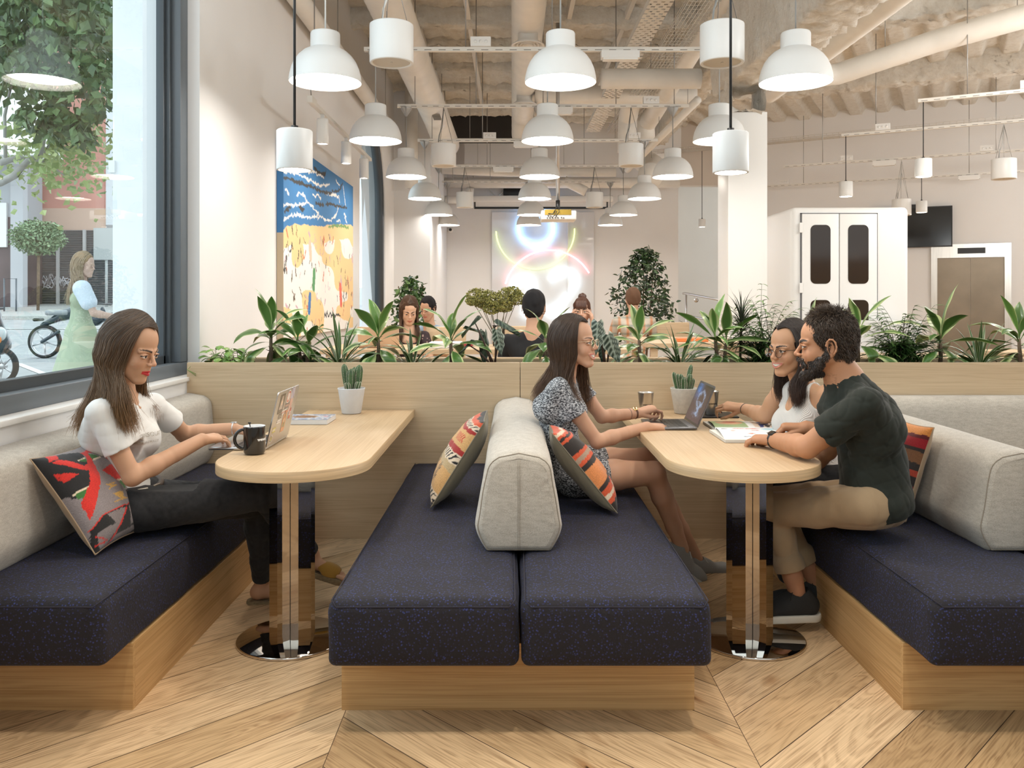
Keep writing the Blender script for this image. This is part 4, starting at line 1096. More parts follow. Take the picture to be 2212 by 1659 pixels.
# ------------------------------------------------------------------ head
def T(M, p): v = M @ Vector(p); return np.array(v)
def head_frame(center, yaw, pitch=0, roll=0):
    """x forward (face), y to the person's left, z up; yaw is the heading of the face in degrees (0 = +X)"""
    R = Matrix.Rotation(math.radians(yaw), 4, 'Z') @ Matrix.Rotation(math.radians(pitch), 4, 'Y') @ Matrix.Rotation(math.radians(roll), 4, 'X')
    return Matrix.Translation(Vector(center)) @ R
def add_head(S, M, sc=1.0, mouth='closed', jaw=1.0, male=False, ears=True, nose=1.0):
    def e(c, r, k=.012, mode='u', rot=None):
        R = M.to_3x3() if rot is None else M.to_3x3() @ rot
        S.ell(T(M, [q*sc for q in c]), [q*sc for q in (r if hasattr(r, '__len__') else (r,)*3)], R, k*sc, mode)
    def cp(a, b, ra, rb, k=.01, mode='u'): S.cap(T(M, [q*sc for q in a]), T(M, [q*sc for q in b]), ra*sc, rb*sc, k*sc, mode)
    e((-.018,0,.042), (.094,.073,.084), .01)
    e((.035,0,.045), (.055,.060,.062), .02)              # forehead
    e((.030,0,-.025), (.058,.058,.070), .02)
    jw = .050*jaw
    cp((.000,jw,-.045), (.062,.018*jaw,-.098), .020, .015, .018); cp((.000,-jw,-.045), (.062,-.018*jaw,-.098), .020, .015, .018)
    e((.070,0,-.097), (.020,.021*jaw,.016), .014)         # chin
    e((.062,0,-.058), (.030,.032,.034), .02)              # muzzle
    for s_ in (-1, 1):
        e((.058,s_*.034,-.026), (.022,.019,.020), .018)   # cheek
        cp((.072,s_*.046,.018), (.089,s_*.012,.020), .008, .008, .012)   # brow
        e((.097,s_*.031,.002), (.017,.0175,.0125), .008, 's')      # socket
    # nose
    cp((.086,0,.014), (.1095,0,-.022*nose), .0060, .0080, .010); e((.1075,0,-.024*nose), (.0100,.0090,.0080), .006)
    for s_ in (-1, 1): e((.099,s_*.0110,-.028*nose), (.010,.0060,.0060), .005); e((.103,s_*.006,-.0365*nose), (.004,.0030,.003), .002, 's')
    cp((.094,0,-.034), (.094,0,-.046), .0055,.0055, .008)
    # eyelids around an eyeball that is coloured in the skin itself
    for s_ in (-1, 1):
        e((.0775,s_*.031,.002), (.0135,.0145,.0125), .002)
        ls = [(.0800+.0125*math.cos(q)*.55+.0048, s_*(.031+.0138*math.sin(q)), .0045+.0052*math.cos(q)) for q in [math.radians(v) for v in (-75,-40,0,40,75)]]
        for a, b in zip(ls[:-1], ls[1:]): cp(a, b, .0022, .0022, .002)
        ll = [(.0785+.0125*math.cos(q)*.5+.0040, s_*(.031+.0135*math.sin(q)), .0005-.0075*math.cos(q)) for q in [math.radians(v) for v in (-75,-40,0,40,75)]]
        for a, b in zip(ll[:-1], ll[1:]): cp(a, b, .0018, .0018, .003)
    if mouth == 'closed' or mouth == 'parted':
        for s_ in (-1, 1):
            cp((.0960,0,-.0565), (.0815,s_*.0235,-.0600), .0048, .0016, .004); cp((.0945,0,-.0670), (.0820,s_*.0205,-.0625), .0058, .0018, .005)
        for s_ in (-1, 1): cp((.1015,0,-.0618), (.0865,s_*.022,-.0610), .0016, .0008, .002, 's')
        if mouth == 'parted':
            for s_ in (-1, 1): cp((.100,0,-.0618), (.088,s_*.014,-.0615), .0028, .0014, .002, 's')
    else:
        # open smile: teeth band between raised upper lip and lower lip
        op = .0085 if mouth == 'laugh' else .0050
        e((.0835,0,-.0610-op*.4), (.0105,.026,.0075+op*.5), .004)
        up = [(.0815,-.032,-.0515), (.0935,-.016,-.0535), (.0975,0,-.0530), (.0935,.016,-.0535), (.0815,.032,-.0515)]
        lo = [(.0815,-.031,-.0535), (.0915,-.016,-.0635-op), (.0950,0,-.0685-op), (.0915,.016,-.0635-op), (.0815,.031,-.0535)]
        for a, b in zip(up[:-1], up[1:]): cp(a, b, .0028, .0028, .002)
        for a, b in zip(lo[:-1], lo[1:]): cp(a, b, .0036, .0036, .002)
        for s_ in (-1, 1): e((.060,s_*.038,-.036), (.016,.013,.016), .014)
    if ears:
        for s_ in (-1, 1):
            R = Matrix.Rotation(s_*math.radians(22), 3, 'Z') @ Matrix.Rotation(math.radians(8), 3, 'Y')
            e((-.012,s_*.074,-.006), (.0185,.0060,.031), .004, 'u', R); e((-.006,s_*.081,-.002), (.0110,.0050,.0190), .003, 's', R)
            ring = [(-.010+.0185*math.cos(q), s_*(.0785+.004*(1-math.cos(q))), .000+.030*math.sin(q)) for q in [math.radians(v) for v in (10,40,75,110,145,180,210,240)]]
            for a, b in zip(ring[:-1], ring[1:]): cp(a, b, .0036, .0034, .003)
            e((-.007,s_*.076,-.034), (.0080,.0045,.0090), .004); e((.002,s_*.077,-.008), (.004,.003,.007), .003)
def face_color(M, sc, skin, lip, brow=None, iris=(.05,.03,.02), mouth='closed', browth=1.0, blush=.12, lids=True):
    Mi = np.array(M.inverted()); skin = np.array(skin, float); lip = np.array(lip, float)
    def fn(V, cols):
        P = (V @ Mi[:3, :3].T+Mi[:3, 3])/sc; x, y, z = P.T; near = (np.abs(x) < .14) & (np.abs(y) < .1) & (np.abs(z) < .15)
        ay = np.abs(y)
        # lips
        r = np.full(len(V), 9.)
        if mouth in ('closed', 'parted'): m = near & (x > .078) & (ay < .024) & (z > -.0735+ay*.28) & (z < -.0515-ay*.24)
        else:
            op = .0085 if mouth == 'laugh' else .0050
            zu = -.0532+.02*ay; zl = -.0680-op+ay*(.0145+op)/.031; tt = (z-zl)/(zu-zl+1e-6); wl = .0040/(zu-zl+1e-4)
            m = near & (x > .074) & (ay < .0325) & (tt > -wl*1.1) & (tt < 1+wl*.9)
        cols[m] = lip
        if mouth not in ('closed', 'parted'):
            inn = near & (x > .074) & (ay < .0275) & (tt > wl*.75) & (tt < 1-wl*.35)
            cols[inn] = (.13,.03,.025); cols[inn & (tt > .30)] = (.74,.70,.62)
        # blush and slight variation
        bl = np.exp(-((x-.07)/.03)**2-((ay-.038)/.018)**2-((z+.03)/.022)**2)*near; cols[:] = cols*(1-blush*bl[:, None])+np.array([.62,.20,.14])*blush*bl[:, None]
        nt_ = np.exp(-((x-.115)/.014)**2-(ay/.014)**2-((z+.022)/.014)**2)*near; cols[:] = cols*(1-.14*nt_[:, None])+np.array([.62,.20,.14])*.14*nt_[:, None]
        # eyeballs
        ey = np.hypot(ay-.031, z-.002); ball = near & (x > .080) & (ay-.031 < .0125) & (.031-ay < .0125) & (z < .0065-((ay-.031)/.0135)**2*.006) & (z > -.0045+((ay-.031)/.0135)**2*.004)
        cols[ball] = (.62,.58,.54); cols[ball & (np.hypot(ay-.0305, z-.0015) < .0056)] = iris; cols[ball & (np.hypot(ay-.0305, z-.0015) < .0025)] = (.004,.003,.003)
        lash = near & (x > .076) & (np.abs(z-(.0078-((ay-.031)/.0145)**2*.0065)) < .0017) & (np.abs(ay-.031) < .0155); cols[lash] = (.02,.013,.01)
        if brow is not None:
            zz = .0195+.006*np.sin(np.clip((ay-.010)/.042, 0, 1)*2.3); th = .0040*browth*np.clip(1.25-(ay-.012)/.042, .25, 1)
            b = near & (x > .055) & (ay > .010) & (ay < .052) & (np.abs(z-zz) < th); cols[b] = brow
        return cols
    return fn

# ------------------------------------------------------------------ hand
def hand_pts(M, side, curl, spread=1.0, thumb=(.4, .3, .3), sc=1.0):
    """M: wrist frame, x to the fingertips, z out of the back of the hand, y to the thumb side when side=+1.
    curl: four (mcp, pip, dip) in degrees; returns finger joint lists"""
    out = []
    base = [(.088,.026,.002), (.092,.008,.004), (.087,-.010,.002), (.079,-.026,-.002)]; Ls = [(.042,.024,.020), (.046,.028,.021), (.042,.026,.020), (.033,.020,.018)]; sp = [6, 1, -5, -12]
    for i in range(4):
        b = Vector(base[i]); a = math.radians(sp[i]*spread); ang = 0; P = [b.copy()]; p = b.copy()
        for L, c in zip(Ls[i], curl[i]):
            ang += math.radians(c); d = Vector((math.cos(ang)*math.cos(a), math.sin(a)*math.cos(ang), -math.sin(ang))); p = p+d*L; P.append(p.copy())
        out.append(P)
    t0 = Vector((.018,.020,-.006)); d1 = Vector((math.cos(thumb[0]), math.sin(thumb[0]), -thumb[1])).normalized(); t1 = t0+d1*.044
    d2 = Vector((math.cos(thumb[0]-thumb[2]), math.sin(thumb[0]-thumb[2]), -thumb[1]*.9)).normalized(); t2 = t1+d2*.032; d3 = Vector((math.cos(thumb[0]-thumb[2]*1.9), math.sin(thumb[0]-thumb[2]*1.9), -thumb[1]*.8)).normalized(); t3 = t2+d3*.024
    out.append([t0, t1, t2, t3])
    f = lambda p: T(M, (p.x*sc, p.y*side*sc, p.z*sc))
    return [[f(p) for p in P] for P in out], [f(Vector(q)) for q in base]
def add_hand(S, M, side, curl, spread=1.0, thumb=(.7,.3,.3), sc=1.0, fat=1.0):
    F_, B = hand_pts(M, side, curl, spread, thumb, sc); g = fat*sc
    w = T(M, (0,0,0)); w1 = T(M, (.006*sc,.012*side*sc,0)); w2 = T(M, (.006*sc,-.012*side*sc,0)); zdir = T(M, (0,0,1))-T(M, (0,0,0))
    for b, r in zip(B, (.0125,.013,.0125,.0115)):
        o = w1 if b is B[0] or b is B[1] else w2
        S.cap(o, b, .0155*g, r*g, .012)
    S.cap(T(M, (.03*sc,.0,-.004*sc)), T(M, (.075*sc,.0,-.004*sc)), .016*g, .015*g, .014)
    R = [(.0092,.0082,.0074,.0064), (.0094,.0084,.0076,.0066), (.0090,.0080,.0072,.0062), (.0080,.0071,.0064,.0056)]
    for P, r in zip(F_[:4], R): S.chain(P, [q*g for q in r], .0022)
    S.chain(F_[4], [.0150*g,.0105*g,.0092*g,.0074*g], .005)
    return F_
def nails(F_, M, color, side=1):
    """colour function for the fingernails: last third of the end joints, on the back side"""
    z = T(M, (0,0,1))-T(M, (0,0,0))
    def fn(V, cols):
        for i, P in enumerate(F_):
            a, b = P[-2], P[-1]; d = b-a; L = np.linalg.norm(d); d = d/L; up = z-d*(z@d); up /= (np.linalg.norm(up)+1e-9)
            if i == 4: up = np.cross(d, z); up = -up if side < 0 else up; up = (up+z*.7); up /= np.linalg.norm(up)
            q = V-b; t = q@d; h = q@up; s_ = np.linalg.norm(q-np.outer(t, d)-np.outer(h, up), axis=1); m = (t > -.006) & (t < .0065) & (h > .0022) & (s_ < .0048); cols[m] = color
        return cols
    return fn

# ------------------------------------------------------------------ hair strands: many thin tapered ribbons-tubes in one mesh
def strands(name, paths, mat, parent, r=.0011, cols=None, seed=0):
    """paths: array (S, P, 3)"""
    P = np.asarray(paths, np.float64); S_, n, _ = P.shape; rs = np.random.RandomState(seed)
    Tn = np.gradient(P, axis=1); Tn /= (np.linalg.norm(Tn, axis=2, keepdims=True)+1e-9)
    ref = rs.normal(size=(S_, 1, 3)); u = np.cross(Tn, ref+0*Tn); u /= (np.linalg.norm(u, axis=2, keepdims=True)+1e-9); w = np.cross(Tn, u)
    q = np.linspace(0, 1, n); rad = r*(1-.75*q**2.5); rad = rad[None, :, None]*rs.uniform(.6, 1.25, (S_, 1, 1))
    ring = [P+rad*(u*math.cos(a)+w*math.sin(a)) for a in (0, 2.0944, 4.18879)]
    V = np.stack(ring, 2).reshape(-1, 3)   # S,n,3,3
    base = (np.arange(S_)*n*3)[:, None, None]; i = (np.arange(n-1)*3)[None, :, None]; k = np.arange(3)[None, None, :]; k2 = (k+1) % 3
    F_ = np.stack([base+i+k, base+i+k2, base+i+3+k2, base+i+3+k], 3).reshape(-1, 4)
    c = None
    if cols is not None:
        c0, c1 = np.array(cols[0]), np.array(cols[1]); t = rs.rand(S_)**1.3; c = c0[None]*(1-t[:, None])+c1[None]*t[:, None]
        if len(cols) > 2:
            tip = np.array(cols[2]); g = (q**2)[None, :, None]; c = c[:, None, :]*(1-g)+tip[None, None]*g*rs.uniform(.6, 1.1, (S_, 1, 1))
        else: c = np.repeat(c[:, None, :], n, 1)
        c = np.repeat(c.reshape(S_*n, 3), 3, 0)
    return mesh_np(name, V, F_, mat, c, parent)
def hermite(K, n):
    """smooth path through key points K (S, m, 3) -> (S, n, 3)"""
    K = np.asarray(K, float); m = K.shape[1]; t = np.linspace(0, m-1.0001, n); i = t.astype(int); f = (t-i)[None, :, None]
    p1 = K[:, i]; p2 = K[:, np.minimum(i+1, m-1)]; p0 = K[:, np.maximum(i-1, 0)]; p3 = K[:, np.minimum(i+2, m-1)]
    return .5*((2*p1)+(-p0+p2)*f+(2*p0-5*p1+4*p2-p3)*f**2+(-p0+3*p1-3*p2+p3)*f**3)
M['skin'] = vcol('skin', .52, sss=.12, bmp=.12, bs=600, bd=.0008, spec=.35)
M['hair'] = vcol('hair', .42, spec=.6); M['hair_cap'] = vcol('hair_close', .85, spec=.2, bmp=.4, bs=500)
def base_cols(V, c, seed=0):
    cols = np.tile(np.array(c, float), (len(V), 1)); n = vnoise(V[:, 0]+V[:, 1]*.7+5, V[:, 2]+V[:, 1]*.3+5, 22, seed); return cols*(.95+.10*n)[:, None]
# ================================================================== CUSHIONS
def poly_paint(corners, polys, base, lines=()):
    """polygons given in any flat sketch coordinates; corners = sketch positions of (near,top),(near,bottom),(far,top),(far,bottom)"""
    A, B, Cc, D = [np.array(c, float) for c in corners]
    def fn(u, v):
        P = (A[None]*((1-u)*v)[:, None]+B[None]*((1-u)*(1-v))[:, None]+Cc[None]*(u*v)[:, None]+D[None]*(u*(1-v))[:, None])
        x, y = P[:, 0], P[:, 1]; cols = np.tile(np.array(base), (len(u), 1))
        jx = x+(vnoise(u, v, 60, 1)-.5)*14; jy = y+(vnoise(u, v, 60, 2)-.5)*14
        for c, pl in polys: cols[in_poly(jx, jy, pl)] = c
        for c, w, pl in lines: cols[seg_dist(jx, jy, pl) < w] = c
        return cols
    return fn
RED = lin(205,45,35); BLK = lin(32,30,30); GRY = lin(135,125,125); GRN = lin(60,110,50); CRM = lin(220,200,175); YEL = lin(200,155,80); DRD = lin(120,30,30)
k1 = poly_paint([(170,260),(1040,1500),(980,60),(1620,1060)],
 [(BLK, [(150,230),(680,240),(720,520),(740,760),(640,860),(100,500)]), (RED, [(300,230),(410,230),(400,320),(310,360)]),
  (RED, [(330,380),(400,330),(700,480),(720,540),(560,500)]), (RED, [(380,520),(600,570),(490,650)]), (GRN, [(610,790),(740,740),(740,860),(660,870)]), (CRM, [(600,800),(740,715),(740,745),(615,820)]),
  (GRN, [(600,390),(700,340),(700,410)]), (CRM, [(590,380),(690,325),(690,345),(600,395)]),
  (RED, [(670,240),(760,220),(780,400),(840,560),(850,700),(840,1140),(700,930),(730,700),(700,520),(640,470),(700,440),(710,330)]),
  (RED, [(740,210),(920,230),(1130,390),(1200,560),(1215,580),(1090,640),(900,510),(1080,400),(930,290),(760,250)]), (GRN, [(750,270),(890,320),(780,370)]), (CRM, [(780,370),(900,320),(910,335),(790,390)]),
  (CRM, [(1085,630),(1215,575),(1225,600),(1100,650)]), (GRN, [(1120,650),(1225,600),(1245,700),(1210,710)]), (RED, [(900,230),(1110,300),(1060,310),(900,260)]),
  (GRN, [(880,150),(990,140),(900,190)]), (YEL, [(960,170),(1060,160),(1070,210)]),
  (YEL, [(930,720),(1060,660),(1050,690),(1000,710),(1090,710),(970,780),(990,740)]), (YEL, [(1020,840),(1160,780),(1150,870),(1260,850),(1040,960),(1130,890)]),
  (BLK, [(890,1250),(940,1110),(1360,870),(1450,1060),(1340,1200),(1160,1340),(1090,1500),(1000,1480)]),
  (GRY, [(980,1100),(1200,990),(1200,1180),(1130,1400),(1100,1480),(1010,1400),(960,1290),(1140,1190)]), (BLK, [(990,1130),(1140,1190),(960,1290),(900,1240)]), (GRY, [(1240,960),(1360,910),(1340,1080),(1420,1080),(1330,1180)]),
  (DRD, [(1250,470),(1310,480),(1350,580),(1290,540)]), (DRD, [(1310,610),(1400,580),(1410,610),(1330,640)]), (CRM, [(1210,410),(1290,470),(1230,450)]), (DRD, [(1400,780),(1450,750),(1530,810),(1450,880)]), (CRM, [(1400,680),(1440,750),(1400,760)]), (CRM, [(1440,890),(1520,880),(1500,970)]),
  (BLK, [(1450,1130),(1660,950),(1660,1300),(1350,1300)]), (YEL, [(1440,1180),(1640,990),(1640,1010),(1480,1190)])],
 GRY, [(RED, 7, [(940,1110),(1370,870),(1450,1060)]), (RED, 9, [(940,1110),(890,1240)]), (RED, 10, [(1215,990),(1200,1200),(1140,1480)]), (DRD, 6, [(1380,630),(1530,760),(1550,900),(1520,990)]), (RED, 6, [(960,1330),(1110,1380),(1000,1420)])])
pillow('grey, red and black kilim cushion with tan back beside the long-haired woman', (-1.475,3.03,.462), (-1.425,3.36,.470), (-1.705,3.03,.80), k1, M['tan_back'], .075)
OR = lin(205,85,50); ORL = lin(215,135,80); BR = lin(45,38,35)
def stripes(bands, jag=.006):
    def fn(u, v):
        w = v+(vnoise(u, v, 40, 9)-.5)*jag*2; cols = np.zeros((len(u), 3)); 
        for v0, c in bands: cols[w >= v0] = c
        return cols
    return fn
k3 = stripes([(-1,OR),(0,BR),(.10,OR),(.15,CRM),(.19,OR),(.25,BR),(.295,ORL),(.50,BR),(.56,OR),(.60,lin(165,140,120)),(.65,OR),(.69,BR),(.84,OR),(.87,BR),(.90,OR),(.93,CRM),(.965,OR)])
pillow('orange, black and cream striped kilim cushion leaning on the right side of the middle backrest', (.445,3.62,.462), (.445,3.87,.462), (.168,3.62,.80), k3, M['olive_back'], .075)
def k2(u, v):
    SND = lin(205,160,105)
    cols = np.tile(SND, (len(u), 1)); w = v+(vnoise(u, v, 30, 4)-.5)*.02
    def band(a, b, c): cols[(w >= a) & (w < b)] = c
    band(-1,.05,BR); band(.05,.14,CRM); band(.46,.57,CRM); band(.57,.64,lin(160,45,40)); band(.82,.86,lin(160,45,40)); band(.86,.92,CRM); band(.92,.975,OR); band(.975,2,BR); band(.38,.46,lin(185,160,120))
    for lo, hi in ((.05,.14),(.46,.57),(.86,.92)):
        m = (w >= lo) & (w < hi); q = (w-lo)/(hi-lo); z = np.abs(((u*14+q*1.5) % 1)-.5)*2; m2 = m & ((z < .42) & (np.abs(q-.5) < .38)); cols[m2] = BLK
    for cx_, cy_ in ((.2,.25),(.2,.34),(.55,.27),(.55,.36),(.85,.25),(.85,.34)):
        d = np.abs(u-cx_)+np.abs(v-cy_); cols[(d < .075) & (((u*46).astype(int)+(v*46).astype(int)) % 2 == 0)] = BLK
    for cx_ in (.15,.5,.85):
        d = np.abs(u-cx_); m = (d < .10) & (np.abs(v-.73) < .045) & (((u*60+np.abs(v-.73)*40) % 2) < .9); cols[m] = lin(190,50,45)
    d = np.abs(u-.35)*1.0+np.abs(v-.19); cols[d < .06] = lin(165,55,40)
    return cols
pillow('sand and cream kilim cushion with red bands on the left side of the middle backrest', (-.352,3.72,.462), (-.352,4.12,.462), (-.118,3.72,.835), k2, M['olive_back'], .075, flip=-1)
k4 = stripes([(-1,lin(120,25,25)),(.08,lin(150,95,60)),(.16,BR),(.22,lin(150,95,60)),(.30,lin(110,25,30)),(.36,BR),(.46,lin(165,60,40)),(.52,BR),(.60,lin(120,80,50)),(.72,BR),(.76,lin(150,20,30)),(.86,lin(90,20,25)),(.90,lin(205,130,60))])
pillow('dark red and orange striped kilim cushion behind the man in the dark t-shirt', (1.60,3.48,.462), (1.60,3.9,.462), (1.715,3.48,.845), k4, M['tan_back'], .065, flip=-1)

# ================================================================== LAPTOPS
def laptop(label, xh, y0, y1, depth, side, lid, ang, z, bodymat, screen=None, stickers=None):
    """hinge line at x = xh from y0 to y1; base reaches `depth` towards -x; the lid leans to +x"""
    t = thing('laptop', label, 'laptop', (xh,(y0+y1)/2,z))
    mb = MB(); mb.box((xh-depth,y0,z+.001), (xh,y1,z+.0125), 0, .004); mb.build('base', bodymat, t)
    mb = MB()
    kx0, kx1 = xh-.035-.105, xh-.035
    for r in range(5):
        for c in range(14):
            w = (y1-y0-.04)/14; mb.box((kx0+r*.021,y0+.02+c*w+.001,z+.0125), (kx0+r*.021+.018,y0+.02+(c+1)*w-.001,z+.0135))
    mb.build('keyboard', M['black'], t)
    mb = MB(); mb.box((xh-depth+.012,(y0+y1)/2-.05,z+.0125), (xh-depth+.085,(y0+y1)/2+.05,z+.0129)); mb.build('trackpad', bodymat, t)
    d = Vector((math.cos(ang), 0, math.sin(ang))); nrm = Vector((math.sin(ang), 0, -math.cos(ang)))   # nrm = outer face direction
    o = Vector((xh-.002, 0, z+.013))
    mb = MB(); th = .005
    n = 6; pts = []
    R = .012
    for (cu, cv, a0) in [(lid-R, y1-R, 0), (lid-R, y0+R, -90)]:
        for k in range(n+1):
            a = math.radians(a0+90-90*k/n) if cv > (y0+y1)/2 else math.radians(0-90*k/n)
            pts.append((cu+R*math.cos(a), cv+R*math.sin(a)))
    pts += [(0, y0), (0, y1)]
    m_ = len(pts)
    vs = [o+d*u+Vector((0,y,0)) for u, y in pts]+[o+d*u+Vector((0,y,0))+nrm*th for u, y in pts]
    mb.add(vs, [tuple(range(m_)), tuple(reversed(range(m_, 2*m_)))]+[(i, m_+i, m_+(i+1) % m_, (i+1) % m_) for i in range(m_)], 0, False)
    mb.build('lid', bodymat, t)
    U, V_ = uvgrid(90, 60)
    u = lerp(.012, lid-.010, V_); y = lerp(y0+.008, y1-.008, U)
    P = np.array(o)[None]+np.outer(u, np.array(d))+np.outer(y, [0,1,0])-np.outer(np.full(len(u), .0006), np.array(nrm))
    mesh_np('screen', P, grid_faces(90, 60), M['screen'], screen(U, V_), t, smooth=False)
    if stickers:
        for nm, pu, py_, w, h, fn in stickers:
            U, V_ = uvgrid(26, 26); a = U*2-1; b = V_*2-1
            if nm == 'round': rr_ = np.maximum(np.abs(a), np.abs(b)); q = np.hypot(a, b)+1e-9; a, b = a*rr_/q, b*rr_/q
            uu = pu+b*h/2; yy = py_+a*w/2
            P = np.array(o)[None]+np.outer(uu, np.array(d))+np.outer(yy, [0,1,0])+np.outer(np.full(len(u[:len(uu)]), th+.0006), np.array(nrm))
            mesh_np('sticker', P, grid_faces(26, 26), M['vcg'], fn(a, b), t, smooth=False)
    return t
m, nt_, b = newmat('laptop_screen'); a_ = N(nt_, 'ShaderNodeAttribute'); a_.attribute_name = 'Col'; nt_.links.new(a_.outputs['Color'], b.inputs['Emission Color']); b.inputs['Emission Strength'].default_value = .7; b.inputs['Base Color'].default_value = (.01,.01,.01,1); b.inputs['Roughness'].default_value = .15; M['screen'] = m
def scr_dark(U, V_):
    c = np.tile(lin(58,45,50), (len(U), 1))*(1-.4*V_[:, None])+np.tile(lin(75,60,85), (len(U), 1))*.4*(1-V_)[:, None]
    x, y = U, V_
    n1 = vnoise(x, y, 14, 3)-.5; n2 = vnoise(x, y, 34, 4)-.5
    ring = np.abs(np.hypot((x-.47+n1*.10)/.21, (y-.60+n1*.08)/.20)-1); s = np.exp(-(ring*4.5+n2*.8)**2)
    tail = np.exp(-((x-.42+n1*.2)/.07)**2)*((y > .15) & (y < .55)); tl2 = np.exp(-((y-.20+n2*.1)/.05)**2)*np.exp(-((x-.45)/.18)**2)
    k = np.clip(s+tail*.9+tl2*.8, 0, 1)*np.clip(.7+n2*1.4, 0, 1); c = c*(1-k[:, None])+k[:, None]*lin(165,190,225)
    blue = np.exp(-((x-.80)/.16)**2-((y-.85)/.22)**2)*np.clip(.9+n1, 0, 1.2); c += np.outer(blue, lin(40,120,190))
    return np.clip(c, 0, 1)
def scr_white(U, V_): c = np.tile(lin(215,220,225), (len(U), 1)); c[V_ > .93] = lin(90,95,100); c[(V_ < .8) & (V_ > .1) & (U > .1) & (U < .55) & ((V_*24).astype(int) % 2 == 0)] = lin(120,120,125); return c
def st(c0, c1, kind=0):
    c0, c1 = np.array(c0), np.array(c1)
    def f(a, b):
        c = np.tile(c0, (len(a), 1)); r = np.hypot(a, b)
        if kind == 0: c[r < .55] = c1; c[(r > .82)] = lin(235,230,225)
        elif kind == 1: c[np.abs(b) < .35] = c1; c[(np.abs(b) < .2) & ((a*9).astype(int) % 2 == 0)] = c0
        elif kind == 2: c[(np.abs(a) < .5-b*.4) & (b > -.6) & (b < .8)] = c1; c[np.hypot(a, b-.1) < .25] = lin(235,200,170)
        else: c[((a*4+b*3).astype(int) % 2) == 0] = c1
        return c
    return f
SK = [('rect', .175, 3.635, .075, .085, st(lin(70,65,60), lin(185,170,160), 2)), ('round', .195, 3.735, .070, .062, st(lin(190,70,45), lin(230,225,220), 0)),
      ('rect', .155, 3.735, .06, .025, st(lin(90,90,100), lin(210,160,140), 1)), ('rect', .130, 3.705, .085, .022, st(lin(220,215,210), lin(190,90,80), 1)),
      ('rect', .118, 3.655, .05, .022, st(lin(95,90,85), lin(150,145,140), 1)), ('rect', .205, 3.80, .06, .05, st(lin(225,220,225), lin(150,140,170), 3)),
      ('rect', .150, 3.80, .05, .06, st(lin(225,215,210), lin(200,120,100), 3)), ('rect', .085, 3.745, .055, .095, st(lin(215,140,90), lin(120,110,50), 2)),
      ('rect', .095, 3.655, .065, .016, st(lin(235,230,225), lin(110,100,100), 1)), ('rect', .065, 3.605, .05, .022, st(lin(190,175,70), lin(230,225,215), 1)),
      ('round', .03, 3.585, .04, .036, st(lin(90,90,90), lin(170,160,90), 0)), ('rect', .11, 3.82, .03, .05, st(lin(200,90,80), lin(230,220,215), 1))]
laptop('silver laptop covered in stickers, open before the long-haired woman', -1.02, 3.545, 3.89, .238, 1, .232, math.radians(77), .741, M['alu'], scr_white, SK)
laptop('dark grey laptop with a smoke-like picture on its screen on the right table', .888, 4.10, 4.41, .225, 1, .215, math.radians(66.5), .741, M['grey_alu'], scr_dark)

# ================================================================== MUG
t = thing('mug', 'black glossy mug with white lettering and white inside on the left table', 'mug', (-1.043,3.468,.741))
mb = MB(); c = (-1.043,3.468,.741)
mb.lathe([(0,.0005),(.036,.0005),(.0395,.004),(.0425,.010),(.0435,.018),(.0435,.108),(.0432,.1125),(.0418,.1135)], 48, c); body = mb.build('body', M['black_gloss'], t)
mb = MB(); mb.lathe([(.0432,.1135),(.0415,.1140),(.0400,.1125),(.0395,.10),(.0395,.012),(.03,.006),(0,.005)], 40, c); mb.build('glazed_inside', pmat('white_glaze', (.8,.8,.8), .15, coat=.5), t)
mb = MB(); mb.lathe([(0,.07),(.0392,.07)], 32, c); mb.build('coffee', pmat('coffee', (.03,.014,.006), .1), t)
P = []
for k in range(19):
    a = math.radians(lerp(-80, 80, k/18)); P.append(Vector(c)+Vector((-.0425-.034*math.cos(a)*1.0, -.012*math.cos(a), .060+.038*math.sin(a))))
P = [Vector(c)+Vector((-.039,-.003,.098))]+P[::-1]+[Vector(c)+Vector((-.039,-.003,.022))]
mb = MB(); mb.tube(P, .0065, 12); mb.build('handle', M['black_gloss'], t)
vs, fs = text_mesh('wework', .0185, .00055, .0002)
W_ = max(v.x for v in vs)-min(v.x for v in vs); mb = MB(); out = []
for v in vs:
    th = math.radians(-90+52)+(v.x+W_*.25)/.0435; r = .0437+v.z; out.append(Vector(c)+Vector((r*math.cos(th), r*math.sin(th), .062+v.y)))
mb.add(out, fs, 0, False); mb.build('lettering', pmat('white_print', (.85,.85,.85), .4), t)
t = thing('stir_stick', 'short black stirring stick leaning inside the black mug', 'stirrer', (-1.06,3.475,.81))
mb = MB(); mb.tube([(-1.052,3.47,.80),(-1.066,3.478,.866)], .0024, 8, flat=1); mb.box((-1.071,3.474,.862), (-1.061,3.481,.867)); mb.build('stick', M['black'], t)

# ================================================================== MAGAZINE, OPEN MAGAZINE, PHONE
t = thing('magazine', 'thick magazine with a blue and brown cover lying on the left table', 'magazine', (-1.03,4.38,.741))
mb = MB(); mb.box((-1.16,4.285,.7412), (-.925,4.50,.764), 0, .001); mb.build('pages', pmat('page_edges', (.70,.68,.66), .8, var=.12, vs=1, stretch=(3,3,900)), t)
def cover(u, v):
    c = np.tile(lin(150,170,200), (len(u), 1)); n = vnoise(u, v, 9, 3); n2 = vnoise(u, v, 22, 8)
    c = c*(.75+.5*n)[:, None]; c[(n2 > .62)] = lin(225,225,230); e = np.hypot((u-.42)/.33, (v-.55)/.25)+n2*.3; c[e < 1] = lin(165,115,75); c[(e < 1) & (n2 > .55)] = lin(120,80,55); c[n2 < .18] = lin(60,85,130); c[(np.hypot(u-.85, v-.6) < .06)] = lin(200,120,150); return c
U, V_ = uvgrid(70, 60)
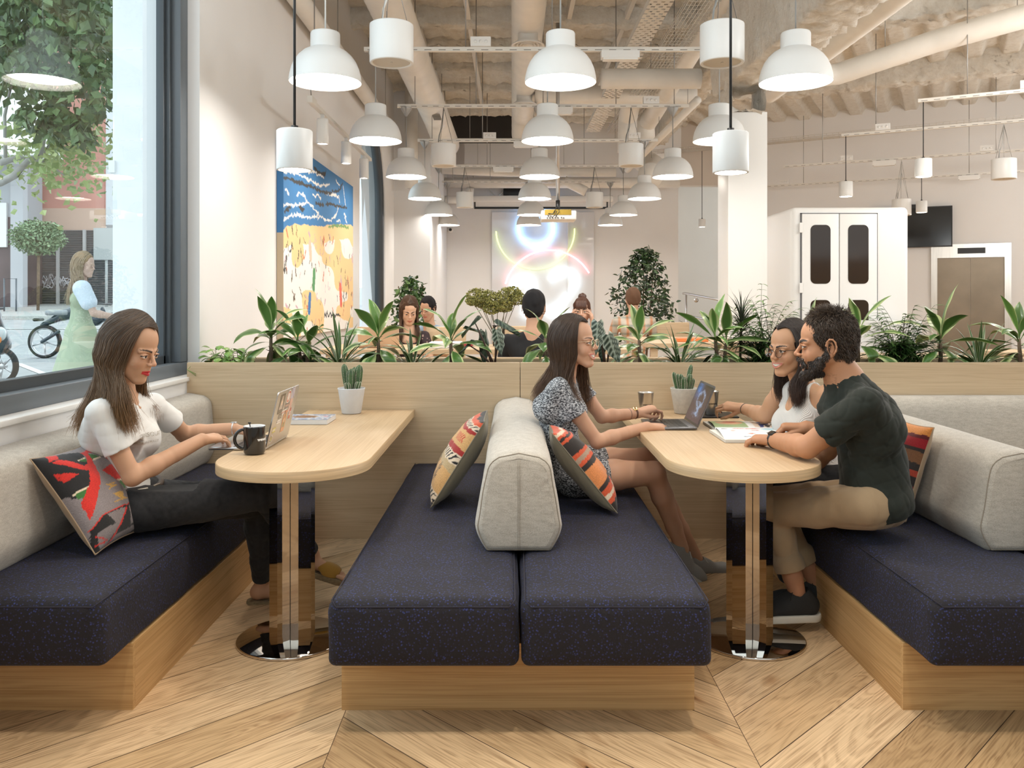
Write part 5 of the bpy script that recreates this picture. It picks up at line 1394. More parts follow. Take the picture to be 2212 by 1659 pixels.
mesh_np('cover', np.stack([lerp(-1.160, -.925, U), lerp(4.285, 4.50, V_), np.full(len(U), .7652)], 1), grid_faces(70, 60), M['vcg'], cover(U, V_), t, smooth=False)

t = thing('open_magazine', 'open illustrated magazine between the man and the glasses woman', 'magazine', (1.12,3.98,.741))
xa, xb, ya, ys, yb = .93, 1.235, 3.735, 4.05, 4.33
def leafz(w, top=.016): return .742+top*math.sin(min(1, (1-w)*1.0)*PI*.5)**.6*(1) if w < 1 else .742
def page(half, col):
    n, m_ = 60, 60; U, V_ = uvgrid(n, m_)
    if half == 0: y = lerp(ya, ys, V_); w = V_
    else: y = lerp(ys, yb, V_); w = 1-V_
    z = .7425+.013+.012*np.sin(np.clip(w, 0, 1)*PI*.85)*(w > 0)-.014*(w > .93)*(w-.93)/.07*1.0-.004*(1-w)
    skew = (y-ya)*.10
    return mesh_np('page', np.stack([lerp(xa, xb, U)+skew, y, z], 1), grid_faces(n, m_), M['vc'], col(U, V_), t), z
def pg0(u, v):
    c = np.tile(lin(236,238,240), (len(u), 1))
    for (x, y, a, b_, q) in [(.10,.80,.05,.03,lin(60,60,70)),(.32,.86,.10,.03,lin(215,120,90)),(.50,.80,.16,.035,lin(215,110,85)),(.55,.62,.05,.03,lin(200,70,50)),(.2,.6,.03,.05,lin(220,200,190)),(.72,.40,.05,.05,lin(90,110,90)),(.45,.38,.04,.03,lin(210,120,90)),(.78,.75,.12,.10,lin(180,215,225)),(.58,.18,.06,.05,lin(50,50,55)),(.85,.25,.07,.05,lin(60,80,110)),(.9,.5,.04,.05,lin(215,120,95)),(.35,.2,.06,.02,lin(150,160,170))]:
        c[np.hypot((u-x)/a, (v-y)/b_)+(vnoise(u, v, 40, 2)-.5)*1.0 < 1] = q
    return c
def pg1(u, v):
    c = np.tile(lin(150,170,120), (len(u), 1)); c[(u > .52) & (u < .62)] = lin(235,235,232); c[(u > .62)] = lin(225,205,185)
    n = vnoise(u, v, 12, 7)
    c[(np.hypot((u-.28)/.22, (v-.5)/.25) < 1)] = lin(200,155,120); c[(np.hypot((u-.30)/.12, (v-.62)/.14) < 1)] = lin(170,70,55); c[(u > .7) & (n > .62)] = lin(50,60,110); c[(u > .66) & (n < .3)] = lin(60,50,40); c[(v > .93) | (v < .06)] = lin(236,236,236)
    return c
page(0, pg0); page(1, pg1)
mb = MB()
for k in range(6): mb.box((xa+.0,ya,.7415+k*.0022), (xb,ya+.30,.7415+k*.0022+.0017))
mb.build('page_block', pmat('paper_edge', (.75,.72,.66), .8), t)
mb = MB()
for k in range(5): mb.box((xa+.034,ys+.02,.7415+k*.0022), (xb+.03,yb-.005,.7415+k*.0022+.0017))
mb.build('page_block', pmat('paper_edge_far', (.72,.69,.63), .8), t)

# ================================================================== TUMBLERS ON THE RIGHT TABLE
def tumbler(label, x, y, z):
    t = thing('tumbler', label, 'tumbler', (x,y,z), 'steel tumblers on the right table')
    mb = MB(); mb.lathe([(0,.001),(.030,.001),(.0315,.003),(.0425,.122),(.0435,.124),(.0440,.126),(.0435,.1275),(.042,.126),(.031,.006),(0,.005)], 40, (x,y,z)); mb.build('cup', M['steel'], t)
    vs, fs = text_mesh('wework', .014, .0003, .0001); mb = MB(); out = []
    for v in vs:
        zz = .062+v.y; r = .0315+(.0425-.0315)*zz/.12+.0004; th = math.radians(-85)+v.x/r; out.append(Vector((x+r*math.cos(th), y+r*math.sin(th), z+zz)))
    mb.add(out, fs, 0, False); mb.build('lettering', M['black'], t)
tumbler('steel tumbler with dark lettering behind the laughing woman\'s watch', .722, 4.62, .741)
tag_ = thing('tablet', 'flat dark tablet on the right table under the steel tumbler', 'tablet', (1.09,4.60,.741))
mb = MB(); mb.box((.98,4.52,.7412), (1.20,4.72,.749), 0, .002); mb.build('case', M['black'], tag_)
tumbler('steel tumbler behind the dark laptop lid standing on the tablet', 1.068, 4.60, .7495)

# ================================================================== CACTI
def pot(label, x, y, kind, cat='plant'):
    t = thing('potted_cactus', label, cat, (x,y,.741), 'potted cacti on the booth tables')
    mb = MB(); mb.lathe([(0,.001),(.050,.001),(.053,.004),(.0725,.130),(.0745,.134),(.0755,.138),(.0745,.1405),(.071,.138),(.068,.12),(0,.12)], 48, (x,y,.741))
    mb.build('pot', M['pot_white'] if kind == 0 else M['pot_speckle'], t)
    mb = MB(); mb.lathe([(.069,.1235),(.03,.127),(0,.126)], 24, (x,y,.741)); mb.build('soil', M['soil'], t)
    rr_ = random.Random(5+kind)
    def column(cx_, cy_, h, r, lean, ribs=7):
        mb = MB(); n = ribs*6; vs = []; rows = 18
        for j in range(rows+1):
            q = j/rows; z = h*q; R = r*math.sqrt(max(0, 1-max(0, (q-.72)/.28)**2.2))*(.82+.25*math.sin(q*2.6))*(1 if q > .05 else .8)
            for i in range(n):
                a = 2*PI*i/n; k = 1-.24*abs(math.sin(a*ribs/2+.4))**.7
                vs.append((x+cx_+lean[0]*z+R*k*math.cos(a), y+cy_+lean[1]*z+R*k*math.sin(a), .864+z))
        fs = [(j*n+i, j*n+(i+1) % n, (j+1)*n+(i+1) % n, (j+1)*n+i) for j in range(rows) for i in range(n)]
        mb.add(vs, fs); o = mb.build('cactus_column', M['cactus'], t)
        sp = MB()
        for ri in range(ribs):
            a = 2*PI*ri/ribs+PI*0-.8/ribs+.0
            for j in range(1, 17):
                q = j/17; z = h*q; R = r*math.sqrt(max(0, 1-max(0, (q-.72)/.28)**2.2))*(.82+.25*math.sin(q*2.6))*1.0
                p = Vector((x+cx_+lean[0]*z+R*math.cos(a), y+cy_+lean[1]*z+R*math.sin(a), .864+z)); sp.ball(p, .0017, 6, 4)
                for w in range(2):
                    dd = Vector((math.cos(a)+rr_.uniform(-.8,.8), math.sin(a)+rr_.uniform(-.8,.8), rr_.uniform(-.6,.6))).normalized(); sp.tube([p, p+dd*.006], [.0004,.0001], 3, cap=False)
        sp.build('spines', M['spine'], o)
    if kind == 0:
        for c in [(-.022,.005,.150,.019,(-.13,0)),(.0,-.015,.125,.022,(.02,-.05)),(.030,.0,.145,.023,(.10,0)),(.008,.025,.13,.019,(.02,.1)),(.03,-.022,.055,.016,(.3,-.1)),(-.012,-.03,.05,.015,(-.1,-.2))]: column(*c[:4], c[4])
    else:
        for k in range(16):
            a = rr_.uniform(0, 6.28); d = rr_.uniform(.0, .042); h = rr_.uniform(.06, .10)
            if k == 0: a, d, h = 0.3, .012, .145
            if k == 1: a, d, h = 3.2, .035, .105
            column(d*math.cos(a), d*math.sin(a), h, .0145, (math.cos(a)*.22, math.sin(a)*.2), 5)
    return t
M['cactus'] = pmat('cactus_green', (.055,.11,.04), .5, var=.35, vs=40); M['spine'] = pmat('cactus_spine', (.62,.58,.45), .7)
M['pot_white'] = pmat('white_pot', (.66,.66,.67), .7, var=.03, vs=30); M['pot_speckle'] = pmat('pale_concrete_pot', (.60,.56,.50), .8, var=.08, vs=60)
pot('ribbed green cactus in a white pot on the left booth table', -.885, 4.72, 0)
pot('dark bushy cactus in a pale concrete pot on the right booth table', .948, 4.72, 1)
# white socket on the plinth wall
mb = MB(); mb.box((.765,YD-.012,.36), (.80,YD-.001,.475), 0, .003)
tag(mb.build('power_socket', M['white_paint']), 'white power socket on the oak panel below the right table', 'socket')
# ================================================================== PLANTS
M['leaf'] = vcol('leaf', .38, coat=.15, spec=.5)
M['leaf_dark'] = vcol('leaf_matt', .5)
M['stem'] = pmat('plant_stem', (.10,.09,.05), .8, var=.4, vs=60, stretch=(1,1,3))
M['bark'] = pmat('plant_bark', (.16,.11,.07), .85, var=.4, vs=50, stretch=(1,1,.3), bmp=.4, bs=60)
GR1, GR2, CRE = Vector((.045,.12,.018)), Vector((.10,.20,.04)), Vector((.50,.55,.26))
def leaf(mb, base, az, el, L, W, droop=.8, twist=0, mid=GR1, edge=CRE, edgew=.22, fold=.25, n=12, tone=1.0, wav=0.0, stripe=None, tip=1.3):
    """arching strap leaf; el = start elevation, droop = how much it bends down along its length"""
    p = Vector(base); vs = []; cs = []; h = Vector((math.cos(az), math.sin(az), 0)); side0 = Vector((-math.sin(az), math.cos(az), 0))
    m_ = 6; a = el
    for i in range(n+1):
        q = i/n
        w = W*.5*(min(1, q*5+.25))*(max(0, 1-q)**.55 if q > .35 else (1-.35)**.55*1.0)*(1.15 if q > .0 else 1)
        w = W*.5*max(.13 if q < .5 else .02, (math.sin(PI*min(1, max(0, (q-.13)/.87)**.92)))**.9) if W > .02 else W*.5*max(.05, min(1, q*8+.4)*(1-q**tip))
        d = h*math.cos(a)+Vector((0,0,1))*math.sin(a)
        nrm = side0.cross(d)
        tw = twist*q; sd = side0*math.cos(tw)+nrm*math.sin(tw); nr = nrm*math.cos(tw)-side0*math.sin(tw)
        for k in range(m_+1):
            s_ = k/m_*2-1
            pt = p+sd*(w*s_)-nr*(abs(s_)-.5)*(-fold)*w+nr*wav*math.sin(q*14+s_*2)*w*abs(s_)
            if pt.z < 1.03 and pt.y < YD+.036: pt.y = YD+.036
            vs.append(pt)
            e = abs(s_)
            c = edge if e > 1-edgew*2 else mid
            if stripe is not None and e < .2: c = stripe
            cs.append(tuple(Vector(c)*tone))
        if i < n: p = p+d*(L/n); a -= droop/n*(1+q)
    fs = [(i*(m_+1)+k, i*(m_+1)+k+1, (i+1)*(m_+1)+k+1, (i+1)*(m_+1)+k) for i in range(n) for k in range(m_)]
    mb.add(vs, fs, 0, True, cs)
SOIL = .962
def dracaena(label, px, toppx, seed, width=1.0, stems=1, lean=0, n=17, Lf=.25):
    rr_ = random.Random(seed); c = at(px, 783, YD+.17); c.z = SOIL
    ztop = H-(toppx-CY)/(F/c.y)
    t = thing('dracaena', label, 'plant', c, 'dracaenas in the planter')
    fol = MB()
    for s_ in range(stems):
        zc = lerp(SOIL, ztop, .46)-.03*s_; off = Vector(((s_-(stems-1)/2)*.07+lean*.04, rr_.uniform(-.03,.03), 0)); b0 = c+Vector(((s_-(stems-1)/2)*.03, 0, 0))
        topp = Vector((c.x+off.x+lean*.05, c.y+off.y, zc))
        P = [b0, b0.lerp(topp, .4)+Vector((.004,0,0)), b0.lerp(topp, .75), topp]
        mb = MB(); rs = [.013,.012,.010,.009]; mb.tube(P, rs, 10)
        for k in range(10):   # leaf scars and short dead petiole stubs
            q = rr_.uniform(.25, .98); pp = b0.lerp(topp, q); a = rr_.uniform(0, 6.28); mb.tube([pp, pp+Vector((math.cos(a)*.03, math.sin(a)*.03, rr_.uniform(-.004,.02)))], [.0035,.001], 5)
        mb.build('stem', M['bark'], t)
        m_ = n if s_ == 0 else int(n*.7)
        for k in range(m_):
            q = k/(m_-1); a = k*2.39996+rr_.uniform(-.3,.3)+seed
            el = lerp(-.35, 1.25, q**1.6)+rr_.uniform(-.22,.22); L = 1.2*Lf*lerp(1.0, .85, q)*rr_.uniform(.85,1.12)*width
            if abs(math.sin(a)) > .75: L *= .85
            tone = rr_.uniform(.8, 1.35)
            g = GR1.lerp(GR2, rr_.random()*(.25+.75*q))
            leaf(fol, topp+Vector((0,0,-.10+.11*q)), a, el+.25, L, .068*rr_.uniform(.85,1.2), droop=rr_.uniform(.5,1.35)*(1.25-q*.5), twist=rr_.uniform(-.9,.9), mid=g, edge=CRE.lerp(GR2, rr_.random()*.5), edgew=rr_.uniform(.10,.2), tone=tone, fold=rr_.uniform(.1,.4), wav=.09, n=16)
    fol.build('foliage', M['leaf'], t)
    return t
def striped(label, px, toppx, seed, n=30, spread=.24):
    rr_ = random.Random(seed); c = at(px, 783, YD+.15); c.z = SOIL; ztop = H-(toppx-CY)/(F/c.y)
    t = thing('striped_plant', label, 'plant', c, 'striped rosette plants in the planter'); fol = MB()
    for k in range(n):
        q = k/(n-1); a = k*2.39996+rr_.uniform(-.3,.3); el = lerp(.35, 1.45, q)+rr_.uniform(-.1,.1)
        L = lerp(spread*1.15, (ztop-SOIL), q)*rr_.uniform(.85,1.1)
        leaf(fol, c+Vector((math.cos(a)*.012, math.sin(a)*.012, .0)), a, el, L, .019*rr_.uniform(.8,1.3), droop=lerp(1.5, .25, q), twist=rr_.uniform(-.4,.4), mid=GR1*.8, edge=Vector((.55,.56,.40)), edgew=.14, fold=.5, n=14, tone=rr_.uniform(.7,1.2), stripe=Vector((.30,.36,.2)) if k % 3 else None, tip=2.2)
    fol.build('foliage', M['leaf'], t); mb = MB(); mb.tube([c-Vector((0,0,.01)), c+Vector((0,0,.03))], .012, 8); mb.build('stem', M['stem'], t)
    return t
def palm(label, px, toppx, seed, n=26, W=.22, dense=1.0, Y=None):
    rr_ = random.Random(seed); c = at(px, 783, Y or YD+.19); c.z = SOIL; ztop = H-(toppx-CY)/(F/c.y); Hh = ztop-SOIL
    t = thing('parlour_palm', label, 'plant', c, 'feathery palms in the planter'); fol = MB(); st_ = MB()
    for k in range(n):
        a = k*2.39996+rr_.uniform(-.4,.4); q = rr_.random(); el = lerp(.75, 1.5, q**.7); L = Hh*lerp(.65, 1.18, q)*rr_.uniform(.8,1.05)
        p = c+Vector((rr_.uniform(-.04,.04), rr_.uniform(-.03,.03), 0)); h = Vector((math.cos(a), math.sin(a)*.7, 0)); pts = [p.copy()]; e = el
        nseg = 14
        for i in range(nseg):
            d = h*math.cos(e)+Vector((0,0,1))*math.sin(e); p = p+d*(L/nseg); e -= lerp(.16, .05, q)*(i/nseg+.2); pts.append(p.copy())
        st_.tube(pts, [.0028*(1-.7*i/nseg) for i in range(nseg+1)], 5)
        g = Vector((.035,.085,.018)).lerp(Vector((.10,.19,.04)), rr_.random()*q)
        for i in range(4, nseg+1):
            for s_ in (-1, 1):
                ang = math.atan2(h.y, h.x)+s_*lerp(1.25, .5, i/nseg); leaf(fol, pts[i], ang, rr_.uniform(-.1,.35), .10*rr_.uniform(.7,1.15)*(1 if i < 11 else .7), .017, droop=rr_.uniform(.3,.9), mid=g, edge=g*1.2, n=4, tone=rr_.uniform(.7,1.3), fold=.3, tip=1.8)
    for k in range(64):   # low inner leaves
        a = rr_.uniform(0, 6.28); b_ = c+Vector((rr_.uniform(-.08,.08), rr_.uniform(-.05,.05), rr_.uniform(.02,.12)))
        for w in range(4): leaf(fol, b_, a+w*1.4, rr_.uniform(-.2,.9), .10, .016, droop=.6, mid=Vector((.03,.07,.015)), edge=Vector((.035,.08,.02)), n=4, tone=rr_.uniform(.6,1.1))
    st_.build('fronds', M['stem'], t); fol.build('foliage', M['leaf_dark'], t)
    return t
# pothos
rr_ = random.Random(21); c = at(488, 783, YD+.14); c.z = SOIL
t = thing('pothos', 'low light green pothos with heart-shaped leaves at the left end of the planter', 'plant', c); fol = MB(); stm = MB()
for k in range(46):
    a = rr_.uniform(0, 6.28); r = rr_.uniform(.01, .15); p0 = c+Vector((rr_.uniform(-.07,.07), rr_.uniform(-.04,.04), 0)); p = c+Vector((math.cos(a)*r, math.sin(a)*r*.5, rr_.uniform(.03,.125)*(1.1-r*3.5)+.02))
    stm.tube([p0, p0.lerp(p, .5)+Vector((0,0,.03)), p], .0018, 5)
    g = Vector((.13,.26,.05)).lerp(Vector((.28,.42,.10)), rr_.random())
    leaf(fol, p, a+rr_.uniform(-.7,.7), rr_.uniform(-.3,.7), rr_.uniform(.06,.085), .048, droop=1.0, mid=g, edge=g*1.1, stripe=g*1.35, n=8, fold=.25, tone=rr_.uniform(.6,1.1))
for k in range(2): stm.tube([c+Vector((-.1,-.08,.02)), c+Vector((-.15,-.135,.03)), c+Vector((-.17,-.15,.005)), c+Vector((-.12,-.152,-.03+.01*k))], .002, 5)
stm.build('vines', pmat('vine_green', (.2,.3,.08), .5), t); fol.build('foliage', M['leaf'], t)
dracaena('tall dracaena second from the window wall, before the canvas', 583, 628, 2, 1.12, 1, 0, 18, .26)
dracaena('dracaena with two short stems in front of the canvas centre', 655, 662, 5, .95, 2, 0, 16, .24)
striped('narrow striped plant just left of the cactus below the canvas', 735, 668, 11)
dracaena('dracaena right of the canvas, a thin single stem', 818, 648, 8, 1.0, 1, 0, 17, .25)
striped('narrow striped plant in front of the background couple', 890, 712, 14, 28, .22)
dracaena('dracaena with one broad upright leaf left of the dried flowers', 974, 662, 12, 1.05, 1, 0, 17, .26)
dracaena('dracaena in front of the short-haired man in black', 1178, 655, 17, .9, 1, 0, 16, .25)
dracaena('dracaena in front of the plaid shirt man', 1382, 665, 23, .98, 1, 0, 17, .24)
striped('narrow striped plant above the dark bushy cactus', 1468, 690, 26, 30, .23)
dracaena('dracaena with two stems below the handrail, right of the striped plant', 1555, 652, 31, 1.05, 2, 0, 17, .27)
palm('bushy feathery palm left of the glasses woman', 1650, 640, 33, 34)
dracaena('dracaena mostly hidden behind the two people at the right table', 1745, 650, 37, .9, 1, 0, 12, .24)
dracaena('dracaena just right of the bearded man, before the booth doors', 1852, 645, 41, 1.05, 1, 0, 17, .27)
palm('dark feathery palm before the right side of the white booth', 1945, 664, 43, 32)
dracaena('dracaena in front of the lift doors', 2030, 655, 47, 1.1, 1, 0, 18, .27)
striped('wide striped plant before the lift doors, right of the dracaena', 2115, 690, 51, 30, .26)
dracaena('dracaena cut by the right edge of the picture', 2203, 658, 53, 1.1, 1, 0, 17, .27)
# spiky marginata
rr_ = random.Random(61); c = at(1598, 783, YD+.25); c.z = SOIL
t = thing('spiky_dracaena', 'tall thin-leaved spiky plant standing behind the bushy palm', 'plant', c)
mb = MB(); top = c+Vector((.01,0,.27)); mb.tube([c, top], .008, 8); mb.build('stem', M['bark'], t); fol = MB()
for k in range(90):
    q = k/89; a = k*2.39996; leaf(fol, top+Vector((0,0,-.12+.14*q)), a, lerp(-.3, 1.45, q), rr_.uniform(.16,.24), .011, droop=rr_.uniform(.3,1.1), mid=Vector((.04,.06,.035)), edge=Vector((.06,.05,.04)), n=6, fold=.4, tip=1.6)
fol.build('foliage', M['leaf_dark'], t)
# alocasias
def alocasia(label, px, leaves, seed):
    rr_ = random.Random(seed); c = at(px, 783, YD+.16); c.z = SOIL; s_ = F/c.y
    t = thing('alocasia', label, 'plant', c, 'alocasias in the planter'); stm = MB(); fol = MB()
    for (lx, ly, dx, dy, L, Wd, open_) in leaves:
        p = at(lx, ly, c.y+rr_.uniform(-.05,.05)); stm.tube([c+Vector((rr_.uniform(-.02,.02),0,0)), c.lerp(p, .55)+Vector((0,.0,.02)), p], [.006,.005,.003], 7)
        d = Vector((dx, 0, -dy)).normalized(); nrm = Vector((rr_.uniform(-.2,.2), -1 if open_ else -.25, rr_.uniform(.1,.3) if open_ else .9)); nrm = (nrm-d*nrm.dot(d)).normalized(); sd = d.cross(nrm)
        n, m_ = 18, 10; vs = []; cs = []
        for i in range(n+1):
            q = i/n; w = Wd*.5*(math.sin(PI*min(1, (q*.85+.12)))**.8)*(1-.25*q)*(1+.12*math.sin(q*20))
            for k in range(m_+1):
                e = k/m_*2-1; pos = p+d*((q-.22-.1*abs(e))*L)+sd*(w*e)+nrm*(.012*math.cos(e*2.5+q*3))
                vs.append(pos); vein = abs(e) < .12 or abs(((q*6-abs(e)*1.6) % 1)-.5) > .42 or abs(e) > .96
                cs.append((.34,.38,.30) if (vein and open_) else ((.11,.15,.1) if vein else (.012,.028,.014)))
        fol.add(vs, [(i*(m_+1)+k, i*(m_+1)+k+1, (i+1)*(m_+1)+k+1, (i+1)*(m_+1)+k) for i in range(n) for k in range(m_)], 0, True, cs)
    stm.build('stalks', pmat('dark_stalk', (.06,.03,.02), .6), t); fol.build('foliage', M['leaf'], t)
alocasia('dark purple alocasia left of the man in black', 1065, [(1025,695,-.7,.8,.16,.07,0),(1012,745,-.9,.9,.14,.06,0),(1075,725,.2,1,.16,.08,1),(1045,735,.0,1,.22,.07,0),(1085,700,.8,.5,.17,.05,0),(1033,715,-1,-.3,.12,.05,0)], 3)
alocasia('white-veined alocasia beside the laughing woman\'s face', 1312, [(1290,712,-.05,1,.20,.10,1),(1318,738,.4,1,.19,.10,1),(1300,752,.0,1,.12,.05,0)], 4)
# ================================================================== STREET OUTSIDE THE WINDOW
def gz(y):
    P = [(-5,.15),(8,.17),(12,.20),(16,.29),(33,1.14),(60,2.3)]
    for (a, za), (b, zb) in zip(P[:-1], P[1:]):
        if y <= b: return lerp(za, zb, (y-a)/(b-a))
    return P[-1][1]
M['asphalt'] = pmat('street_asphalt', (.36,.37,.37), .9, var=.12, vs=3, bmp=.3, bs=120); M['sidewalk'] = pmat('pavement', (.42,.42,.40), .9, var=.15, vs=25)
mb = MB(); mb.grid(lambda u, v: Vector((lerp(-45, -2.2, u), lerp(-4, 60, v), gz(lerp(-4, 60, v)))), 4, 64); struct(mb.build('street', M['asphalt']))
mb = MB(); mb.grid(lambda u, v: Vector((lerp(-7.2, -2.25, u), lerp(-4, 10.4, v), gz(lerp(-4, 10.4, v))+.02)), 4, 20); struct(mb.build('sidewalk', M['sidewalk']))
mb = MB(); mb.grid(lambda u, v: Vector((lerp(-45, -6, u), lerp(26, 34, v), gz(lerp(26, 34, v))+.10)), 4, 8); mb.box((-45,25.9,gz(26)-.1), (-6,26.05,gz(26)+.11)); struct(mb.build('far_sidewalk', M['sidewalk']))
mb = MB()
def strip(a, b, w):
    a, b = Vector(a), Vector(b); n = Vector((-(b-a).y, (b-a).x, 0)).normalized()*w/2; k = 10
    for i in range(k): p, q = a.lerp(b, i/k), a.lerp(b, (i+1)/k); mb.add([(p.x-n.x,p.y-n.y,gz(p.y)+.008),(q.x-n.x,q.y-n.y,gz(q.y)+.008),(q.x+n.x,q.y+n.y,gz(q.y)+.008),(p.x+n.x,p.y+n.y,gz(p.y)+.008)], [(0,1,2,3)], 0, False)
strip((-8.6,14.9), (-5.4,11.0), .12); tag(mb.build('parking_line', pmat('road_paint', (.72,.72,.70), .8)), 'white diagonal parking line painted on the street', 'road marking')
mb = MB(); strip((-40,22.5), (-8,22.5), .14); tag(mb.build('lane_line', M['white_paint']), 'white line along the far side of the street', 'road marking')
# outer pillar of this building right behind the window frame
mb = MB(); mb.box((-2.62,5.62,0), (-2.2,7.6,6)); mb.box((-2.64,5.60,2.2), (-2.6,5.66,2.28)); struct(mb.build('wall_exterior', pmat('white_render', (.80,.82,.83), .85, var=.03, vs=4)))
# buildings opposite
t = thing('building', 'salmon red building with grey roller shutters across the street', 'building', (-17,33,1.1))
xL_, xR_ = at(52,0,33).x, at(226,0,33).x
mb = MB(); mb.box((xL_,33.2,1.0), (xR_,37,15)); mb.build('wall', pmat('salmon_wall', (.62,.30,.24), .85, var=.08, vs=.6), t)
mb = MB(); mb.box((xL_,33.15,4.1), (xR_,33.2,4.95)); mb.build('fascia', pmat('pale_salmon', (.66,.46,.36), .85), t)
mb = MB(); z0, z1 = 1.1, 4.1; k = 34
for i in range(k): z = lerp(z0, z1, i/k); mb.add([(xL_,33.12,z),(xR_+.4,33.12,z),(xR_+.4,33.02,z+.06),(xL_,33.02,z+.06),(xL_,33.12,z+(z1-z0)/k),(xR_+.4,33.12,z+(z1-z0)/k)], [(0,1,2,3),(3,2,5,4)], 0, False)
mb.build('roller_shutter', pmat('shutter_grey', (.24,.235,.24), .6, var=.1, vs=.8), t)
mb = MB()
for q in (.1,.42,.75): x = lerp(xL_, xR_, q); mb.box((x-.05,32.95,z0), (x+.05,33.05,z1))
mb.build('shutter_post', pmat('shutter_post', (.5,.48,.47), .6), t)
mb = MB(); g = random.Random(2)
for i in range(26):
    x = lerp(xL_+.4, xR_-1.2, i/26); z = 1.9+g.uniform(-.1,.15); mb.tube([(x,33.0,z),(x+.12,33.0,z+g.uniform(.1,.45)),(x+.25,33.0,z+g.uniform(-.1,.2)),(x+.3,33.0,z+g.uniform(.0,.3))], .025, 4)
mb.build('scribble', pmat('spray_paint', (.6,.58,.6), .8), t)
t = thing('building', 'dark shopfront with white sign band at the left edge across the street', 'building', (-19.5,31,1.1))
x1 = at(26,0,31).x
mb = MB(); mb.box((-26,31,.9), (x1,33,4.4)); mb.build('shopfront', pmat('dark_shop', (.10,.07,.07), .6, var=.3, vs=1), t)
mb = MB(); mb.box((-26,30.9,3.3), (x1-.15,31.0,4.9)); mb.build('sign_band', M['white_paint'], t)
mb = MB(); mb.box((-26,31,4.4), (x1,33,16)); mb.build('upper_wall', pmat('grey_facade', (.42,.43,.45), .8), t)
mb = MB(); mb.box((x1,30.9,.9), (x1+.45,31.2,16)); mb.build('pilaster', pmat('pale_pilaster', (.5,.5,.52), .8), t)
mb = MB(); mb.box((-24,29.0,6.3), (at(70,0,29).x,31,8.8), 0, .02); mb.build('balcony', M['white_paint'], t)
t = thing('building', 'white building right of the salmon red one across the street', 'building', (-14,33,1.1))
mb = MB(); mb.box((xR_,33.1,4.3), (xR_+3,37,16)); mb.build('wall', pmat('white_facade', (.7,.72,.74), .8), t)
mb = MB(); mb.box((xR_,33.1,1.0), (xR_+3,37,4.3)); mb.build('ground_floor', pmat('grey_ground_floor', (.35,.34,.34), .8), t)
mb = MB(); p = at(221,516,31); mb.box((p.x-.32,31,2.85), (p.x+.55,31.05,4.0)); mb.tube([(p.x+.1,31.1,1.0),(p.x+.1,31.1,4.0)], .05, 8); tag(mb.build('street_sign', pmat('grey_sign', (.45,.46,.45), .6)), 'grey street sign board before the roller shutter', 'sign')
mb = MB(); mb.tube([(-16.9,28.5,1.0),(-16.9,28.5,2.1),(-16.5,28.5,2.1),(-16.5,28.5,1.0)], .03, 6); tag(mb.build('bike_rack', M['frame_grey']), 'small steel hoop on the far sidewalk', 'bike rack')

def leafcloud(mb, pts, size, rr_, cols, droop=0.5):
    for p in pts:
        d = Vector((rr_.uniform(-1,1), rr_.uniform(-1,1), rr_.uniform(-1,.4)-droop)).normalized(); s_ = d.cross(Vector((rr_.uniform(-1,1), rr_.uniform(-1,1), rr_.uniform(-1,1)))).normalized(); L = size*rr_.uniform(.6,1.3); w = L*.34
        c = Vector(cols[0]).lerp(Vector(cols[1]), rr_.random()); n = d.cross(s_)*w*.25
        mb.add([p, p+d*L*.45+s_*w+n, p+d*L, p+d*L*.45-s_*w+n, p+d*L*.5], [(0,1,4),(1,2,4),(2,3,4),(3,0,4)], 0, False, tuple(c))
rr_ = random.Random(77)
t = thing('street_tree', 'plane tree with dark drooping foliage and a pale branch close to the window', 'tree', (-7.2,10,.2))
mb = MB(); mb.tube([(-7.4,10,.2),(-7.3,10,2.2),(-7.0,10,3.5),(-6.6,10.2,5.5)], [.16,.14,.12,.08], 10)
for pth, r in [([(0,395),(30,380),(62,345),(95,335)], .045), ([(0,352),(40,340),(62,345)], .035), ([(88,338),(100,270),(105,240),(118,190)], .025), ([(95,335),(112,300),(150,262)], .014), ([(62,345),(100,350),(140,380)], .012), ([(12,340),(10,250),(25,180)], .02), ([(40,200),(30,120),(60,60)], .03), ([(60,60),(140,30),(230,60)], .02)]:
    mb.tube([at(x, y, 9.5+rr_.uniform(-.2,.2)) for x, y in pth], [r*(1-.5*i/len(pth)) for i in range(len(pth))], 8)
mb.build('branches', pmat('plane_bark', (.36,.35,.33), .85, var=.25, vs=6), t)
mb = MB(); P = []
for k in range(5200):
    x = rr_.uniform(-70, 262); y = rr_.uniform(-120, 190)+rr_.random()**2*90*math.exp(-((x-110)/120)**2); 
    if rr_.random() < max(0, (y-130)/150): continue
    P.append(at(x, y, rr_.uniform(8.2, 11.0)))
for (cx_, cy_) in [(118,225),(95,255),(140,250),(172,262),(60,245),(190,240),(212,225),(125,285),(180,290)]:
    for k in range(60): P.append(at(cx_+rr_.gauss(0, 10), cy_+rr_.gauss(0, 16), rr_.uniform(8.4, 9.4)))
leafcloud(mb, P, .12, rr_, [(.035,.075,.03),(.13,.21,.075)]); mb.build('dark_foliage', M['leaf_dark'], t)  # darker of two shading tones put into the leaf colours
mb = MB(); P = []
for k in range(900):
    a = rr_.random(); x = rr_.gauss(120, 70); y = rr_.gauss(330, 45); P.append(at(min(x, 248), y, rr_.uniform(9.0, 11)))
leafcloud(mb, P, .10, rr_, [(.22,.32,.10),(.42,.48,.20)], 0); mb.build('light_foliage', M['leaf_dark'], t)  # paler shading tone put into the leaf colours
t = thing('street_tree', 'small round tree on the far sidewalk before the shutters', 'tree', (-15.8,29,1.1))
